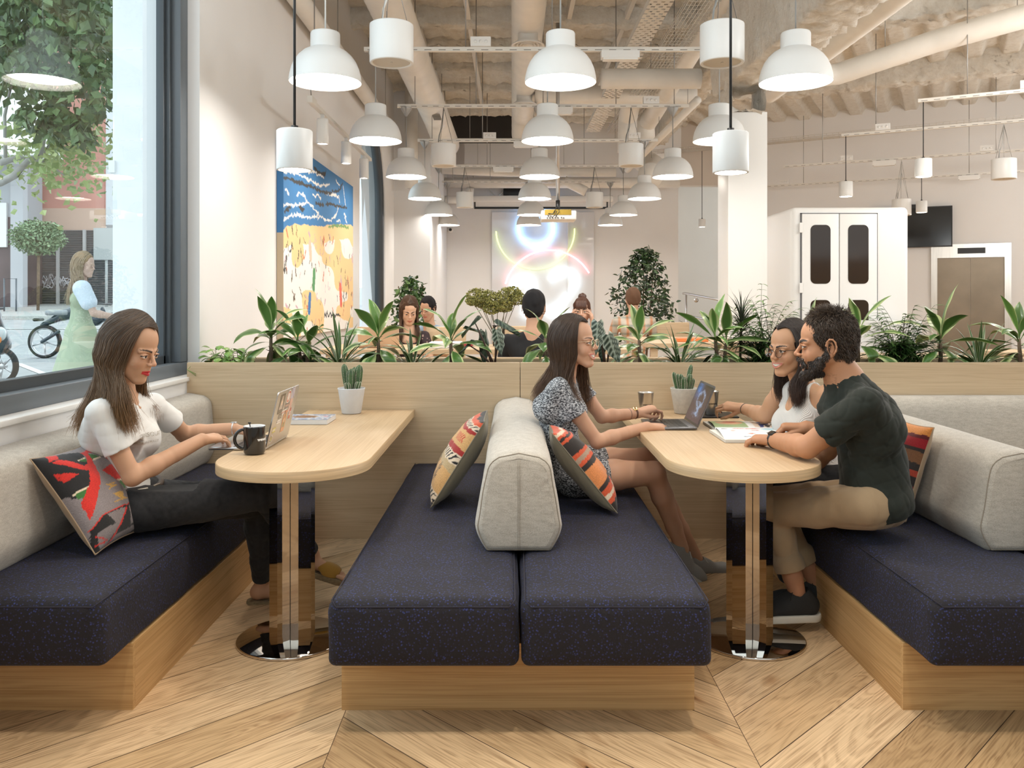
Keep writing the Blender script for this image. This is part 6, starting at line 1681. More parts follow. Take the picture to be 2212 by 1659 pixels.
c = at(82, 512, 29); mb = MB(); mb.tube([(c.x,29,gz(29)),(c.x+.03,29,c.z)], .05, 8); mb.build('trunk', M['bark'], t); mb = MB(); P = []
for k in range(2600):
    d = Vector((rr_.gauss(0,1), rr_.gauss(0,1), rr_.gauss(0,1))).normalized()*rr_.uniform(.55,1); P.append(c+Vector((d.x*.88, d.y*.8, d.z*.62)))
leafcloud(mb, P, .12, rr_, [(.10,.17,.08),(.32,.42,.24)], 0); mb.build('crown', M['leaf_dark'], t)

# parked scooter and motorbike
M['rubber'] = pmat('tyre_rubber', (.03,.03,.03), .8); M['bike_dark'] = pmat('dark_blue_paint', (.02,.035,.05), .25, coat=.6)
def wheel(c, r, t, ax=(0,1,0), spokes=5, w=.05):
    mb = MB(); R = Vector((0,0,1)).rotation_difference(Vector(ax)).to_matrix()
    mb.lathe([(r-.055,-w*.6),(r-.02,-w),(r,-w*.4),(r,w*.4),(r-.02,w),(r-.055,w*.6),(r-.055,-w*.6)], 36, c, 0, None, ax); tr = mb.build('wheel', M['rubber'], t)
    mb = MB(); mb.lathe([(r-.055,-w*.6),(r-.075,-w*.3),(r-.075,w*.3),(r-.055,w*.6)], 36, c, 0, None, ax); mb.lathe([(.0,-w*.8),(.045,-w*.8),(.045,w*.8),(0,w*.8)], 18, c, 0, None, ax)
    for k in range(spokes): a = 2*PI*k/spokes+.3; mb.tube([Vector(c), Vector(c)+R@Vector((math.cos(a)*(r-.06), math.sin(a)*(r-.06), 0))], [.022,.014], 6)
    mb.build('rim', M['alu'], tr)
sc_ = at(6, 790, 12); t = thing('scooter', 'dark scooter with a round headlight parked at the left edge outside', 'scooter', (sc_.x-.5,12,gz(12)))
g = gz(12); wc = Vector((sc_.x, 12, g+.25)); wheel(wc, .25, t, (.25,1,0)); wheel(wc+Vector((-1.28,.2,0)), .25, t, (.25,1,0))
S = Sdf((wc.x-1.7,11.5,g), (wc.x+.4,12.6,g+1.3), .016)
S.cap((wc.x-.02,12,g+.52), (wc.x+.06,12,g+.36), .10,.07,.03); S.chain([(wc.x+.22,12,g+.26),(wc.x+.12,12,g+.38),(wc.x-.1,12,g+.44)], [.055,.07,.06], .02); S.ell(wc, .285, None, .01, 's')
S.cap((wc.x-.05,12,g+.55), (wc.x-.16,12,g+.92), .15,.12,.05); S.ell((wc.x-.18,12,g+.98), (.13,.16,.10), None, .04); S.cap((wc.x-.2,12,g+.45), (wc.x-.5,12.08,g+.28), .10,.12,.05); S.chain([(wc.x-.5,12.08,g+.28),(wc.x-.9,12.12,g+.45),(wc.x-1.45,12.2,g+.65)], [.13,.18,.14], .05)
sdf_obj('body_panel', S, M['bike_dark'], t)
mb = MB(); mb.ball((wc.x+.03,11.90,g+.70), (.07,.08,.10), 16, 10); mb.build('headlight', pmat('lamp_glass', (.6,.65,.66), .1, coat=.8), t)
mb = MB(); mb.ball((wc.x+.055,11.83,g+.62), (.03,.02,.045), 10, 8); mb.build('indicator', pmat('orange_lens', (.7,.22,.05), .2), t)
mb = MB(); mb.tube([(wc.x-.2,11.65,g+1.05),(wc.x-.2,12.35,g+1.05)], .018, 6); mb.tube([(wc.x-.2,11.75,g+1.05),(wc.x-.08,11.68,g+1.22)], .01, 5); mb.ball((wc.x-.06,11.68,g+1.24), (.05,.02,.035), 10, 6); mb.build('handlebar', M['black'], t)
mb = MB(); mb.box((wc.x-1.45,12.0,g+.76), (wc.x-.65,12.3,g+.86), 0, .04); mb.build('seat', M['black'], t)
mc = at(97, 741, 16); g = gz(16); t = thing('motorbike', 'dark motorbike parked beyond the walking woman outside', 'motorbike', (mc.x+.6,16,g)); wc = Vector((mc.x, 16, g+.31)); wheel(wc, .31, t, (0,1,0), 5, .06); wheel(wc+Vector((1.35,0,0)), .31, t, (0,1,0), 5, .08)
S = Sdf((wc.x-.4,15.6,g), (wc.x+1.9,16.4,g+1.2), .018); S.chain([(wc.x-.05,16,g+.62),(wc.x+.35,16,g+.80),(wc.x+.62,16,g+.88),(wc.x+.95,16,g+.72)], [.04,.09,.14,.12], .05); S.ell((wc.x+.68,16,g+.45), (.26,.15,.2), None, .05); S.chain([(wc.x+.9,16,g+.72),(wc.x+1.3,16,g+.80)], [.1,.06], .04); S.chain([(wc.x+1.35,15.9,g+.31),(wc.x+1.1,15.95,g+.92)], [.04,.04], .02); S.chain([(wc.x,15.9,g+.31),(wc.x+.3,15.92,g+.5)], [.035,.035], .02)
sdf_obj('body_panel', S, M['bike_dark'], t)
mb = MB(); mb.tube([(wc.x+1.05,15.6,g+1.0),(wc.x+1.02,16,g+1.02),(wc.x+1.05,16.4,g+1.0)], .018, 6); mb.tube([(wc.x-.12,15.85,g+.72),(wc.x-.12,16.15,g+.72)], .03, 6); mb.build('handlebar', M['black'], t)
mb = MB(); mb.box((wc.x+.05,15.87,g+.80), (wc.x+.5,16.13,g+.90), 0, .04); mb.build('seat', pmat('grey_seat', (.3,.32,.33), .5), t)
# ================================================================== CANVAS ON THE WINDOW WALL
t = thing('canvas_painting', 'large canvas painting of a crowded beach under a blue sea on the window wall', 'painting', (XL+.03,8.2,1.08))
ya, yb, za, zb = 6.76, 9.72, 1.06, 2.655; xc_ = XL+.055
def cr(cx_, cy_):   # position on the canvas of a spot read off the wall
    x = 420+cx_/3.19; y = 280+cy_/3.19; s_ = (CX-x)/(-xc_); return ((F/s_-ya)/(yb-ya), (H-(y-CY)/s_-za)/(zb-za))
U, V_ = uvgrid(230, 200)
def paint(u, v):
    BL = lin(62,125,180); SA = lin(240,205,150); WH = lin(240,236,230); DK = lin(60,60,60)
    top = [cr(*p) for p in [(560,705),(600,695),(640,665),(690,650),(740,655),(800,662),(890,668),(940,655),(1000,650),(1070,655)]]; bx_ = np.interp(u, [p[0] for p in top], [p[1] for p in top])
    n = vnoise(u, v, 26, 1)-.5; bx_ = bx_+n*.012; c = np.tile(WH, (len(u), 1)); c[v > bx_] = BL*(1)
    m = v > bx_; c[m] *= (.92+.16*vnoise(u, v, 4, 6)[m])[:, None]
    band = (v <= bx_) & (v > bx_-.10-.03*n); c[band] = SA
    blob = (vnoise(u*1.0, v*1.3, 7, 12) > .56) & (v < bx_-.08); c[blob] = SA
    def ln(pts, col, w): 
        q = [cr(*p) for p in pts]; d = seg_dist(u*2.96, v*1.6+(vnoise(u, v, 70, 5)-.5)*.03, [(a*2.96, b*1.6) for a, b in q]); c[d < w] = col
    for pts in [[(600,280),(660,290),(700,300),(745,325),(800,350),(860,385),(930,380)],[(610,520),(650,515),(660,525),(740,515),(775,495),(800,520),(855,580)],[(597,635),(640,600),(710,583),(740,600),(800,605),(850,590)],[(850,610),(880,600),(895,625),(940,625),(975,590),(990,540)],[(625,410),(640,430),(650,450)],[(705,460),(720,435),(735,455),(750,445),(765,470)],[(815,445),(830,460),(845,450),(870,472)],[(975,350),(990,380),(1000,385)],[(1025,395),(1035,480),(1040,520)],[(1030,580),(1045,600),(1035,610),(1050,640)],[(780,290),(830,290),(850,310),(890,330)],[(980,625),(1005,628)],[(900,435),(995,460),(1000,500)]]: ln(pts, WH, .010)
    for pts in [[(597,325),(650,335),(700,360),(800,390),(880,430),(930,435),(1000,415),(1020,370)],[(720,535),(755,550)],[(835,505),(890,520)],[(905,512),(960,520),(1050,540)],[(825,260),(850,300),(900,310),(905,290)],[(620,560),(660,535)]]: ln(pts, DK, .014)
    ln([(925,672),(980,660),(1060,675)], lin(120,155,95), .016)
    r = np.random.RandomState(5)
    for k in range(120):
        a, b = r.uniform(0, 1), r.uniform(.03, .60); bb = np.interp(a, [p[0] for p in top], [p[1] for p in top]); b = min(b, bb-.01); L = r.uniform(.02, .09); col = [DK, DK, lin(90,75,60), lin(205,120,90), lin(200,170,185)][r.randint(5)]
        d = seg_dist(u*2.96+(vnoise(u, v, 50, 8)-.5)*.05, v*1.6, [(a*2.96, b*1.6), (a*2.96+r.uniform(-.06,.06), b*1.6-L)]); c[d < r.uniform(.006, .013)] = col
    for pts, col, w in [([(825,985),(820,1085)], lin(90,150,100), .05), ([(795,1150),(790,1240)], lin(70,120,180), .05), ([(1005,1095),(1010,1190)], lin(225,110,90), .06), ([(795,790),(800,870)], lin(225,190,170), .05)]: ln(pts, col, w)
    ln([(895,1290),(900,1265),(905,1290),(915,1262),(920,1290),(935,1268),(945,1290),(955,1270),(965,1290),(985,1272),(1005,1290)], DK, .012)
    return c
mesh_np('painted_face', np.stack([np.full(len(U), XL+.056), lerp(ya, yb, U), lerp(za, zb, V_)], 1), grid_faces(230, 200)[:, ::-1], vcol('canvas_paint', .75, bmp=.15, bs=300), paint(U, V_), t, smooth=False)
mb = MB(); mb.box((XL+.003,ya,1.9), (XL+.0555,yb,zb)); mb.build('canvas_side', pmat('canvas_blue_edge', (.05,.18,.40), .8), t)
mb = MB(); mb.box((XL+.003,ya,za), (XL+.0555,yb,1.9)); mb.build('canvas_side', pmat('canvas_sand_edge', (.5,.4,.28), .8), t)

# ================================================================== WHITE BOOTH, LIFT, TELEVISION
t = thing('phone_booth', 'white cabin with double doors and rounded dark windows beyond the planter', 'booth', (3.4,9.0,0))
def rrect(x0, x1, z0, z1, r, n=6):
    P = []
    for cx_, cz_, a0 in ((x1-r,z1-r,0),(x0+r,z1-r,90),(x0+r,z0+r,180),(x1-r,z0+r,270)):
        for k in range(n+1): a = math.radians(a0+90*k/n); P.append((cx_+r*math.cos(a), cz_+r*math.sin(a)))
    return P
MX = Matrix(((1,0,0,0),(0,0,-1,0),(0,1,0,0),(0,0,0,1)))   # (x, z, d) -> (x, -d, z)
def wall_panel(mb, poly, y, th): mb.prism(poly, -y, -y+th, 0, None, MX)
bx0, bx1, by0, by1 = 2.80, 3.98, 8.56, 9.70
mb = MB(); mb.box((bx0,by0+.02,.12), (bx1,by1,2.30), 0, .05, seg=4); mb.box((bx0+.04,by0+.05,.0), (bx1-.04,by1-.05,.13)); mb.build('shell', M['white_paint'], t)
xq = lambda px: (px-CX)/216.0
zq = lambda py: H-(py-CY)/216.0
mb = MB(); mb.box((xq(1729.5),by0+.004,.16), (xq(1732.5),by0+.03,zq(460))); mb.box((xq(1893.5),by0+.004,.16), (xq(1896),by0+.03,zq(460))); mb.box((xq(1729.5),by0+.004,zq(462)), (xq(1896),by0+.03,zq(460))); mb.build('door_gap', pmat('gap_grey', (.15,.15,.16), .8), t)
for a, b, w0, w1 in ((1732,1811.5,1750,1793),(1813.5,1894,1831,1875)):
    mb = MB(); mb.box((xq(a),by0-.006,.18), (xq(b),by0+.025,zq(462)), 0, .004); d_ = mb.build('door', M['white_paint'], t)
    mb = MB(); wall_panel(mb, rrect(xq(w0), xq(w1), zq(613), zq(486), .05), by0-.006, .004); mb.build('door_window', M['dark_glass'], d_)
    mb = MB(); wall_panel(mb, rrect(xq(w0), xq(w1), zq(760), zq(648), .05), by0-.006, .004); mb.build('door_window', M['dark_glass'], d_)
for z in (zq(492), zq(622)):
    mb = MB(); mb.box((xq(1726),by0-.02,z-.05), (xq(1733),by0-.005,z+.05), 0, .003); mb.build('hinge', M['white_paint'], t)
mb = MB(); mb.box((3.0,8.2,0), (3.93,8.5,1.17), 0, .01); mb.box((3.03,8.185,.30), (3.44,8.2,.98), 0, .004); mb.box((3.48,8.185,.30), (3.90,8.2,.98), 0, .004); tag(mb.build('low_cabinet', pmat('pale_grey_cabinet', (.62,.62,.61), .5)), 'low pale grey cabinet in front of the white cabin', 'cabinet')
t = thing('elevator', 'brown metal lift doors in a steel frame on the slanting right wall', 'elevator', wpt(4.3,0,0))
mb = MB(); wall_box(mb, 3.70, 3.80, -.02, .05, 0, 2.36); wall_box(mb, 4.84, 4.94, -.02, .05, 0, 2.36); wall_box(mb, 3.80, 4.84, -.02, .05, 2.12, 2.36); mb.build('frame', M['steel'], t)
for a, b in ((3.80,4.318),(4.322,4.84)):
    mb = MB(); wall_box(mb, a, b, -.01, .012, 0, 2.12); mb.build('door', pmat('bronze_steel', (.23,.185,.135), .35, metal=.6, var=.15, vs=2), t)
mb = MB(); wall_box(mb, 4.12, 4.55, .05, .056, 2.19, 2.29); mb.build('display_plate', M['black'], t)
mb = MB(); wall_box(mb, 3.04, 3.17, 0, .02, 1.15, 1.45); tag(mb.build('call_panel', pmat('grey_plate', (.3,.28,.26), .4, metal=.5)), 'grey call panel plate on the wall left of the lift', 'call panel')
t = thing('television', 'black wall television between the white cabin and the lift', 'television', wpt(3.4,0,2.7))
mb = MB(); wall_box(mb, 2.70, 4.04, .05, .10, 2.32, 3.04); mb.build('body', M['black'], t)
mb = MB(); wall_box(mb, 2.72, 4.02, .10, .102, 2.34, 3.02); mb.build('screen', pmat('tv_glass', (.006,.006,.006), .12), t)
mb = MB(); wall_box(mb, 3.3, 3.5, .04, .10, 3.04, 3.09); mb.build('video_camera', M['black'], t)
# handrail in the passage
t = thing('handrail', 'double steel handrail sloping down in the passage behind the plants', 'handrail', (3.6,14,1.3))
mb = MB(); mb.tube([(3.20,16.0,1.50),(3.22,15.9,1.50),(4.6,13.0,1.10)], .022, 8); mb.tube([(3.20,16.0,1.10),(3.22,15.9,1.10),(4.6,13.0,.70)], .018, 8); mb.build('rail', M['alu'], t)
mb = MB()
for q in (.1,.45,.8): a = Vector((3.22,15.9,1.50)).lerp(Vector((4.6,13.0,1.10)), q); mb.tube([a, a+Vector((0,0,-.09)), a+Vector((.02,.1,-.09))], .010, 6); mb.lathe([(0,.01),(.04,.008),(.04,0)], 14, a+Vector((.02,.1,-.09)), 0, None, (0,-1,0))
mb.tube([(3.23,15.88,0),(3.23,15.88,1.5)], .02, 8); mb.tube([(4.5,13.2,0),(4.5,13.2,1.12)], .02, 8); mb.build('bracket', M['alu'], t)

# ================================================================== HIGH TABLES AND THINGS BEHIND THE PLANTER
def htable(label, x0, x1, y0, y1, z=.97):
    t = thing('high_table', label, 'table', ((x0+x1)/2,(y0+y1)/2,0), 'oak high tables behind the planter')
    mb = MB(); mb.box((x0,y0,z-.04), (x1,y1,z), 0, .003); mb.build('tabletop', M['oak'], t)
    for sx in (x0+.04, x1-.10):
        for sy in (y0+.04, y1-.10): mb = MB(); mb.box((sx,sy,0), (sx+.06,sy+.06,z-.04)); mb.build('leg', M['oak'], t)
    return t
htable('oak high table where the background couple and the man in black sit', -1.55, .95, 6.9, 7.7)
htable('oak high table where the plaid shirt man sits', 1.15, 2.3, 7.3, 8.6, 1.0)
for lab, x, y, w in (('oak chair back behind the dried flower bunch', -.62, 8.0, .38), ('oak chair back right of the dried flowers', -.02, 8.2, .34), ('oak chair back beside the plaid shirt man', 1.78, 9.6, .42)):
    t = thing('high_chair', lab, 'chair', (x,y,0), 'oak high chairs'); mb = MB(); mb.box((x-w/2,y,.85), (x+w/2,y+.03,1.12), 0, .012); mb.build('backrest', M['oak'], t); mb = MB(); mb.box((x-w/2,y-.36,.64), (x+w/2,y,.68), 0, .01); mb.build('seat', M['oak'], t)
    for sx in (-1, 1):
        for sy in (0, 1): mb = MB(); mb.box((x+sx*(w/2-.02)-.015,y-.34*sy,0), (x+sx*(w/2-.02)+.015,y+.03-.34*sy,.64 if sy else .86)); mb.build('leg', M['oak'], t)
t = thing('laptop', 'pale gold laptop in front of the long-haired woman behind the planter', 'laptop', (-1.1,7.1,.97))
mb = MB(); mb.box((-1.27,7.08,.971), (-.93,7.32,.985), 0, .004); mb.build('base', pmat('rose_gold', (.62,.42,.28), .4, metal=.4), t); mb = MB(); mb.box((-1.27,7.05,.98), (-.93,7.06,1.15), 0, .004, rot=Matrix.Rotation(.25, 3, 'X')); mb.build('lid', pmat('rose_gold_lid', (.66,.47,.32), .4, metal=.3), t)
mb = MB(); mb.box((-.68,7.0,.971), (-.42,7.25,1.02), 0, .004); tag(mb.build('white_box', M['white_paint']), 'flat white box on the high table behind the planter', 'box')
mb = MB(); mb.box((-.66,7.3,.971), (-.34,7.5,.995), 0, .002); tag(mb.build('red_book', pmat('red_cover', (.35,.04,.05), .5)), 'dark red book lying behind the white box', 'book')
mb = MB(); mb.box((1.45,7.5,1.001), (1.72,7.7,1.03), 0, .002); tag(mb.build('orange_book', pmat('orange_cover', (.75,.20,.05), .5)), 'orange book on the high table of the plaid shirt man', 'book')
for lo, hi, lab in (((1.18,YD+.5,0), (1.6,YD+.9,.84), 'small oak cabinet close behind the planter at its middle'), ((2.0,6.2,0), (3.4,6.8,.95), 'low oak counter behind the planter in front of the white cabin'), ((4.2,7.2,0), (6.0,7.8,.92), 'low oak counter behind the planter before the lift')):
    t = thing('oak_counter', lab, 'counter', (lo[0],lo[1],0)); mb = MB(); mb.box((lo[0]+.02,lo[1]+.02,0), (hi[0]-.02,hi[1]-.02,hi[2]-.03)); mb.build('body', M['oak'], t); mb = MB(); mb.box((lo[0],lo[1],hi[2]-.03), hi, 0, .003); mb.build('worktop', M['oak'], t)

# dried flower bunch in a glass vase
c = at(1070, 655, 7.35); t = thing('dried_flowers', 'bunch of olive green dried flower heads in a clear vase', 'dried flowers', (c.x,7.3,.97)); rr_ = random.Random(9)
heads = [(1030,640,24),(1052,646,28),(1075,652,27),(1098,640,26),(1118,645,20),(1090,662,18),(1062,664,20),(1040,652,20),(1108,632,18),(1020,650,14)]
mb = MB(); st_ = MB(); base = Vector((c.x+.03, 7.35, .985))
for px, py, r in heads:
    p = at(px, py, 7.35+rr_.uniform(-.08,.08)); R = r/252; st_.tube([base, base.lerp(p, .5)+Vector((rr_.uniform(-.01,.01),0,0)), p], .003, 5)
    for k in range(420):
        d = Vector((rr_.gauss(0,1), rr_.gauss(0,1), rr_.gauss(0,1))).normalized(); q = p+Vector((d.x*R, d.y*R, d.z*R*.72))*rr_.uniform(.82,1.05); s_ = rr_.uniform(.006,.011); n = Vector((rr_.uniform(-1,1), rr_.uniform(-1,1), rr_.uniform(-1,1))).normalized(); u_ = n.orthogonal().normalized()*s_; v_ = n.cross(u_)
        col = Vector((.13,.14,.03)).lerp(Vector((.36,.34,.10)), rr_.random()); mb.add([q+u_, q+v_, q-u_, q-v_, q+n*s_*.7], [(0,1,4),(1,2,4),(2,3,4),(3,0,4)], 0, False, tuple(col))
mb.build('flower_heads', M['leaf_dark'], t); st_.build('stems', M['stem'], t)
mb = MB(); mb.lathe([(.05,0),(.055,.02),(.05,.16),(.058,.18),(.056,.18),(.047,.16),(.05,.02),(0,.01)], 24, (base.x,base.y,.971)); mb.build('vase', M['spec_glass'], t)
def bigplant(name, label, px, pt, pb, wpx, Y, seed, n, size, cols, pot=True):
    rr_ = random.Random(seed); s_ = F/Y; c = at(px, pb, Y); top = at(px, pt, Y); t = thing(name, label, 'plant', (c.x,Y,0)); mb = MB(); W_ = wpx/s_/2; st_ = MB()
    for k in range(3): st_.tube([(c.x+(k-1)*.02,Y,.3),(c.x+(k-1)*.08,Y,c.z),(c.x+(k-1)*.15,Y,lerp(c.z,top.z,.8))], [.018,.014,.006], 6)
    P = []
    for k in range(n):
        a = rr_.uniform(0, 6.28); q = rr_.random(); r = math.sqrt(rr_.random())*W_*(math.sin(PI*min(1, q*.82+.16))**.6)*(1+.25*math.sin(a*3+q*9)); P.append(Vector((c.x+r*math.cos(a), Y+r*math.sin(a), lerp(c.z-.35, top.z, q))))
    for p in P:
        d = Vector((rr_.uniform(-1,1), rr_.uniform(-1,1), rr_.uniform(-.9,.3))).normalized(); s2 = d.orthogonal().normalized(); s2 = (s2+d.cross(s2)*rr_.uniform(-1,1)).normalized(); L = size*rr_.uniform(.7,1.3); w = L*.2; n_ = d.cross(s2)*w*.35; col = Vector(cols[0]).lerp(Vector(cols[1]), rr_.random()**1.5)
        mb.add([p, p+d*L*.35+s2*w+n_, p+d*L*.7+s2*w*.75+n_, p+d*L, p+d*L*.7-s2*w*.75+n_, p+d*L*.35-s2*w+n_, p+d*L*.5], [(0,1,6),(1,2,6),(2,3,6),(3,4,6),(4,5,6),(5,0,6)], 0, True, tuple(col))
    mb.build('foliage', M['leaf'], t); st_.build('stems', M['bark'], t)
    mb = MB(); mb.lathe([(0,0),(.16,0),(.2,.32),(.19,.34),(.17,.31),(0,.31)], 24, (c.x,Y,0)); mb.build('pot', M['white_paint'], t)
bigplant('ficus', 'tall dark green ficus against the far wall right of the neon sign', 1390, 538, 700, 130, 12.4, 4, 2000, .085, [(.008,.022,.008),(.05,.10,.03)])
bigplant('schefflera', 'bushy green plant behind the couple at the far left window', 888, 600, 690, 90, 10.2, 6, 850, .085, [(.02,.06,.015),(.14,.24,.07)])
# ================================================================== PEOPLE
def A3(v): return np.array(v, float)
def bbox(pts, m): P = np.array([A3(p) for p in pts]); return P.min(0)-m, P.max(0)+m
def folds(S, amp, k, seed, dirs=None):
    rs = np.random.RandomState(seed); W_ = [(rs.normal(size=3), rs.normal(size=3), rs.rand()*6) for _ in range(4)]
    def fn(X, Y, Z):
        o = 0
        for a, b, ph in W_[:3]:
            a = a/np.linalg.norm(a)*k; b = b/np.linalg.norm(b)*k*.45; o = o+(1-np.abs(np.sin(a[0]*X+a[1]*Y+a[2]*Z+ph+1.6*np.sin(b[0]*X+b[1]*Y+b[2]*Z))))**3
        return amp*.36*o
    S.displace(fn)
def torso(S, J, w=1.0, off=0.0, bust=0, front=(1,0,0), belly=0):
    p, wa, ch, nb, sn, sf = [A3(J[k]) for k in ('pelvis', 'waist', 'chest', 'neck', 'sh_n', 'sh_f')]
    f = A3(front); f = f/np.linalg.norm(f); side = (sf-sn); side /= np.linalg.norm(side); up = np.cross(side, f) if np.cross(side, f)[2] > 0 else np.cross(f, side)
    R = np.stack([f, side, up], 1)
    S.ell(p, (.108*w+off, .158*w+off, .108*w+off), R, .03)
    S.cap(p, wa, .112*w+off, .098*w+off, .03, flat=(f, 1.15)); S.cap(wa-side*.03, wa+side*.03, .085*w+off, None, .03)
    S.cap(wa, ch, .098*w+off, .104*w+off, .03, flat=(f, 1.1))
    S.ell(ch, (.100*w+off, .142*w+off, .14*w+off), R, .035)
    S.cap(sn+(ch-sn)*.14, sf+(ch-sf)*.14, .042*w+off, None, .03)
    for s_ in (sn, sf): S.cap(nb, s_+(ch-s_)*.05, .040*w+off, .038*w+off, .025)
    for q, s_ in ((-1, sn), (1, sf)): S.cap(s_, ch+side*q*.075*w-f*.02, .042*w+off, .085*w+off, .02)
    S.cap(nb-up*.03, nb-up*.1, .055*w+off, .08*w+off, .03)
    if bust:
        for q in (-1, 1): S.ell(ch+f*(.072*w)-up*.045+side*q*.064, (.048+off, .058+off, .058+off), R, .04)
    if belly: S.ell(wa+f*.04-up*.03, (.09+off, .12+off, .10+off), R, .05)
def arm(S, sh, el, wr, r=(.046,.036,.037,.0255), k=.015, flatz=None):
    sh, el, wr = A3(sh), A3(el), A3(wr); m = el+(wr-el)*.28
    S.chain([sh, sh+(el-sh)*.5, el], [r[0], r[0]*.93, r[1]], k); S.chain([el, m, wr], [r[1], r[2], r[3]], k)
    S.cap(el+(wr-el)*.6, wr, r[2]*.8, r[3]*1.04, .01)
def core(S, J, w=1.0):
    """shoulder girdle and chest under the clothes, so that head and arms are one body"""
    n, c = A3(J['neck']), A3(J['chest'])
    for k in ('sh_n','sh_f'): S.cap(n, A3(J[k]), .038*w, .034*w, .02); S.cap(A3(J[k]), c, .034*w, .06*w, .02)
    S.cap(n, c, .05*w, .075*w, .03)
def leg(S, hip, kn, an, r=(.088,.060,.058,.036), k=.02):
    hip, kn, an = A3(hip), A3(kn), A3(an)
    S.chain([hip, hip+(kn-hip)*.5, kn], [r[0], r[0]*.88, r[1]], k); d = (an-kn); m = kn+d*.3; back = np.array([0,0,0.])
    S.chain([kn, m, kn+d*.7, an], [r[1]*.98, r[2], r[2]*.75, r[3]], k)
def sleeve(S, sh, el, frac, r0, r1, inner, out=.05):
    """tube of cloth around the upper arm with an open, clean-cut end"""
    sh, el = A3(sh), A3(el); d = el-sh; e = sh+d*frac
    S.cap(sh, e, r0*.93, r1*.95, .016); u = d/np.linalg.norm(d)
    S.op(e-.2, e+.2, lambda X, Y, Z: (-(((X-e[0])*u[0]+(Y-e[1])*u[1]+(Z-e[2])*u[2]))+0*np.maximum(0, 0)).astype(np.float32)*0+np.maximum(-((X-e[0])*u[0]+(Y-e[1])*u[1]+(Z-e[2])*u[2]), np.sqrt((X-e[0])**2+(Y-e[1])**2+(Z-e[2])**2)-.12).astype(np.float32), .003, 's')
    S.cap(e-u*.03, e+u*.06, inner*.86, None, .003, 's')
def cut_plane(S, e, u, R=.2, k=.003):
    e, u = A3(e), A3(u); u = u/np.linalg.norm(u)
    S.op(e-R, e+R, lambda X, Y, Z: np.maximum(-((X-e[0])*u[0]+(Y-e[1])*u[1]+(Z-e[2])*u[2]), np.sqrt((X-e[0])**2+(Y-e[1])**2+(Z-e[2])**2)-R).astype(np.float32), k, 's')
def hand_frame(wr, tip, backdir):
    wr, tip = Vector(wr), Vector(tip); x = (tip-wr).normalized(); z = Vector(backdir); z = (z-x*z.dot(x)).normalized(); y = z.cross(x)
    m = Matrix((x, y, z)).transposed().to_4x4(); m.translation = wr; return m

def long_hair(name, HM, sc, parent, n, cols, part_y, ends, seed, vol=1.0, front_deg=48, r=.0012, wav=.012, npts=22, sides=(-1, 1), jawz=-.07, base=True, fz=.02):
    """ends: for each side, two lists (front fall, back fall) of world points the hair passes on its way down"""
    rs = np.random.RandomState(seed); K = []
    Hm = np.array(HM)
    def L2W(p): p = np.asarray(p)*sc; return p @ Hm[:3, :3].T+Hm[:3, 3]
    def surf(az, z, g=1.0):   # head surface with hair thickness, azimuth from the face
        zz = np.clip((z-.045)/.098, -.999, .999) if z > .045 else 0
        rr_ = math.sqrt(max(.0, 1-zz*zz)) if z > .045 else 1.0
        return np.array([-.016+.108*g*rr_*math.cos(az), .086*g*rr_*math.sin(az), z])
    for k in range(n):
        s_ = sides[rs.randint(len(sides))]; a = rs.beta(1.1, 1.0); lay = rs.uniform(.90, 1.02)*vol
        az = math.radians(lerp(front_deg, 178, a))*s_
        x0 = min(.076, lerp(.075, -.075, a)+rs.normal()*.01); top = np.array([x0, part_y, .045+.098*math.sqrt(max(0.02, 1-((x0+.016)/.112)**2))*lay])
        q1 = surf(az*lerp(.75, .95, a), .105, lay); q1[1] = lerp(part_y, q1[1], .85)
        q2 = surf(az, .045, lay*1.0); q3 = surf(az, -.015, lay); q3[0] -= .008*(1-a)
        q4 = surf(az, jawz, lay*lerp(.98, .9, a)); q4[0] -= .012*(1-a)
        pts = [L2W(top), L2W(q1), L2W(q2), L2W(q3), L2W(q4)]
        fr, bk = ends[0 if s_ < 0 else 1]
        j = rs.normal(size=3)*np.array([.006, .008, .004]); clump = math.sin(a*37+s_)*.007+math.sin(a*91+s_*2)*.003
        for i, (pf, pb) in enumerate(zip(fr, bk)):
            g = i+1; pts.append(A3(pf)*(1-a)+A3(pb)*a+j*(.7+.5*g)+np.array([clump, clump*.7, 0])+rs.normal(size=3)*.0015+(np.array([0, 0, rs.uniform(-.02, .05)]) if i == len(fr)-1 else 0))
        K.append(pts)
    P = hermite(np.array(K), npts); q = np.linspace(0, 1, npts)[None, :, None]
    ph = rs.uniform(0, 6.28, (len(K), 1, 1)); P = P+wav*q*np.sin(q*9+ph)*rs.normal(size=(len(K), 1, 3))*np.array([1, 1, .2])
    return strands(name, P, M['hair'], parent, r, cols, seed)
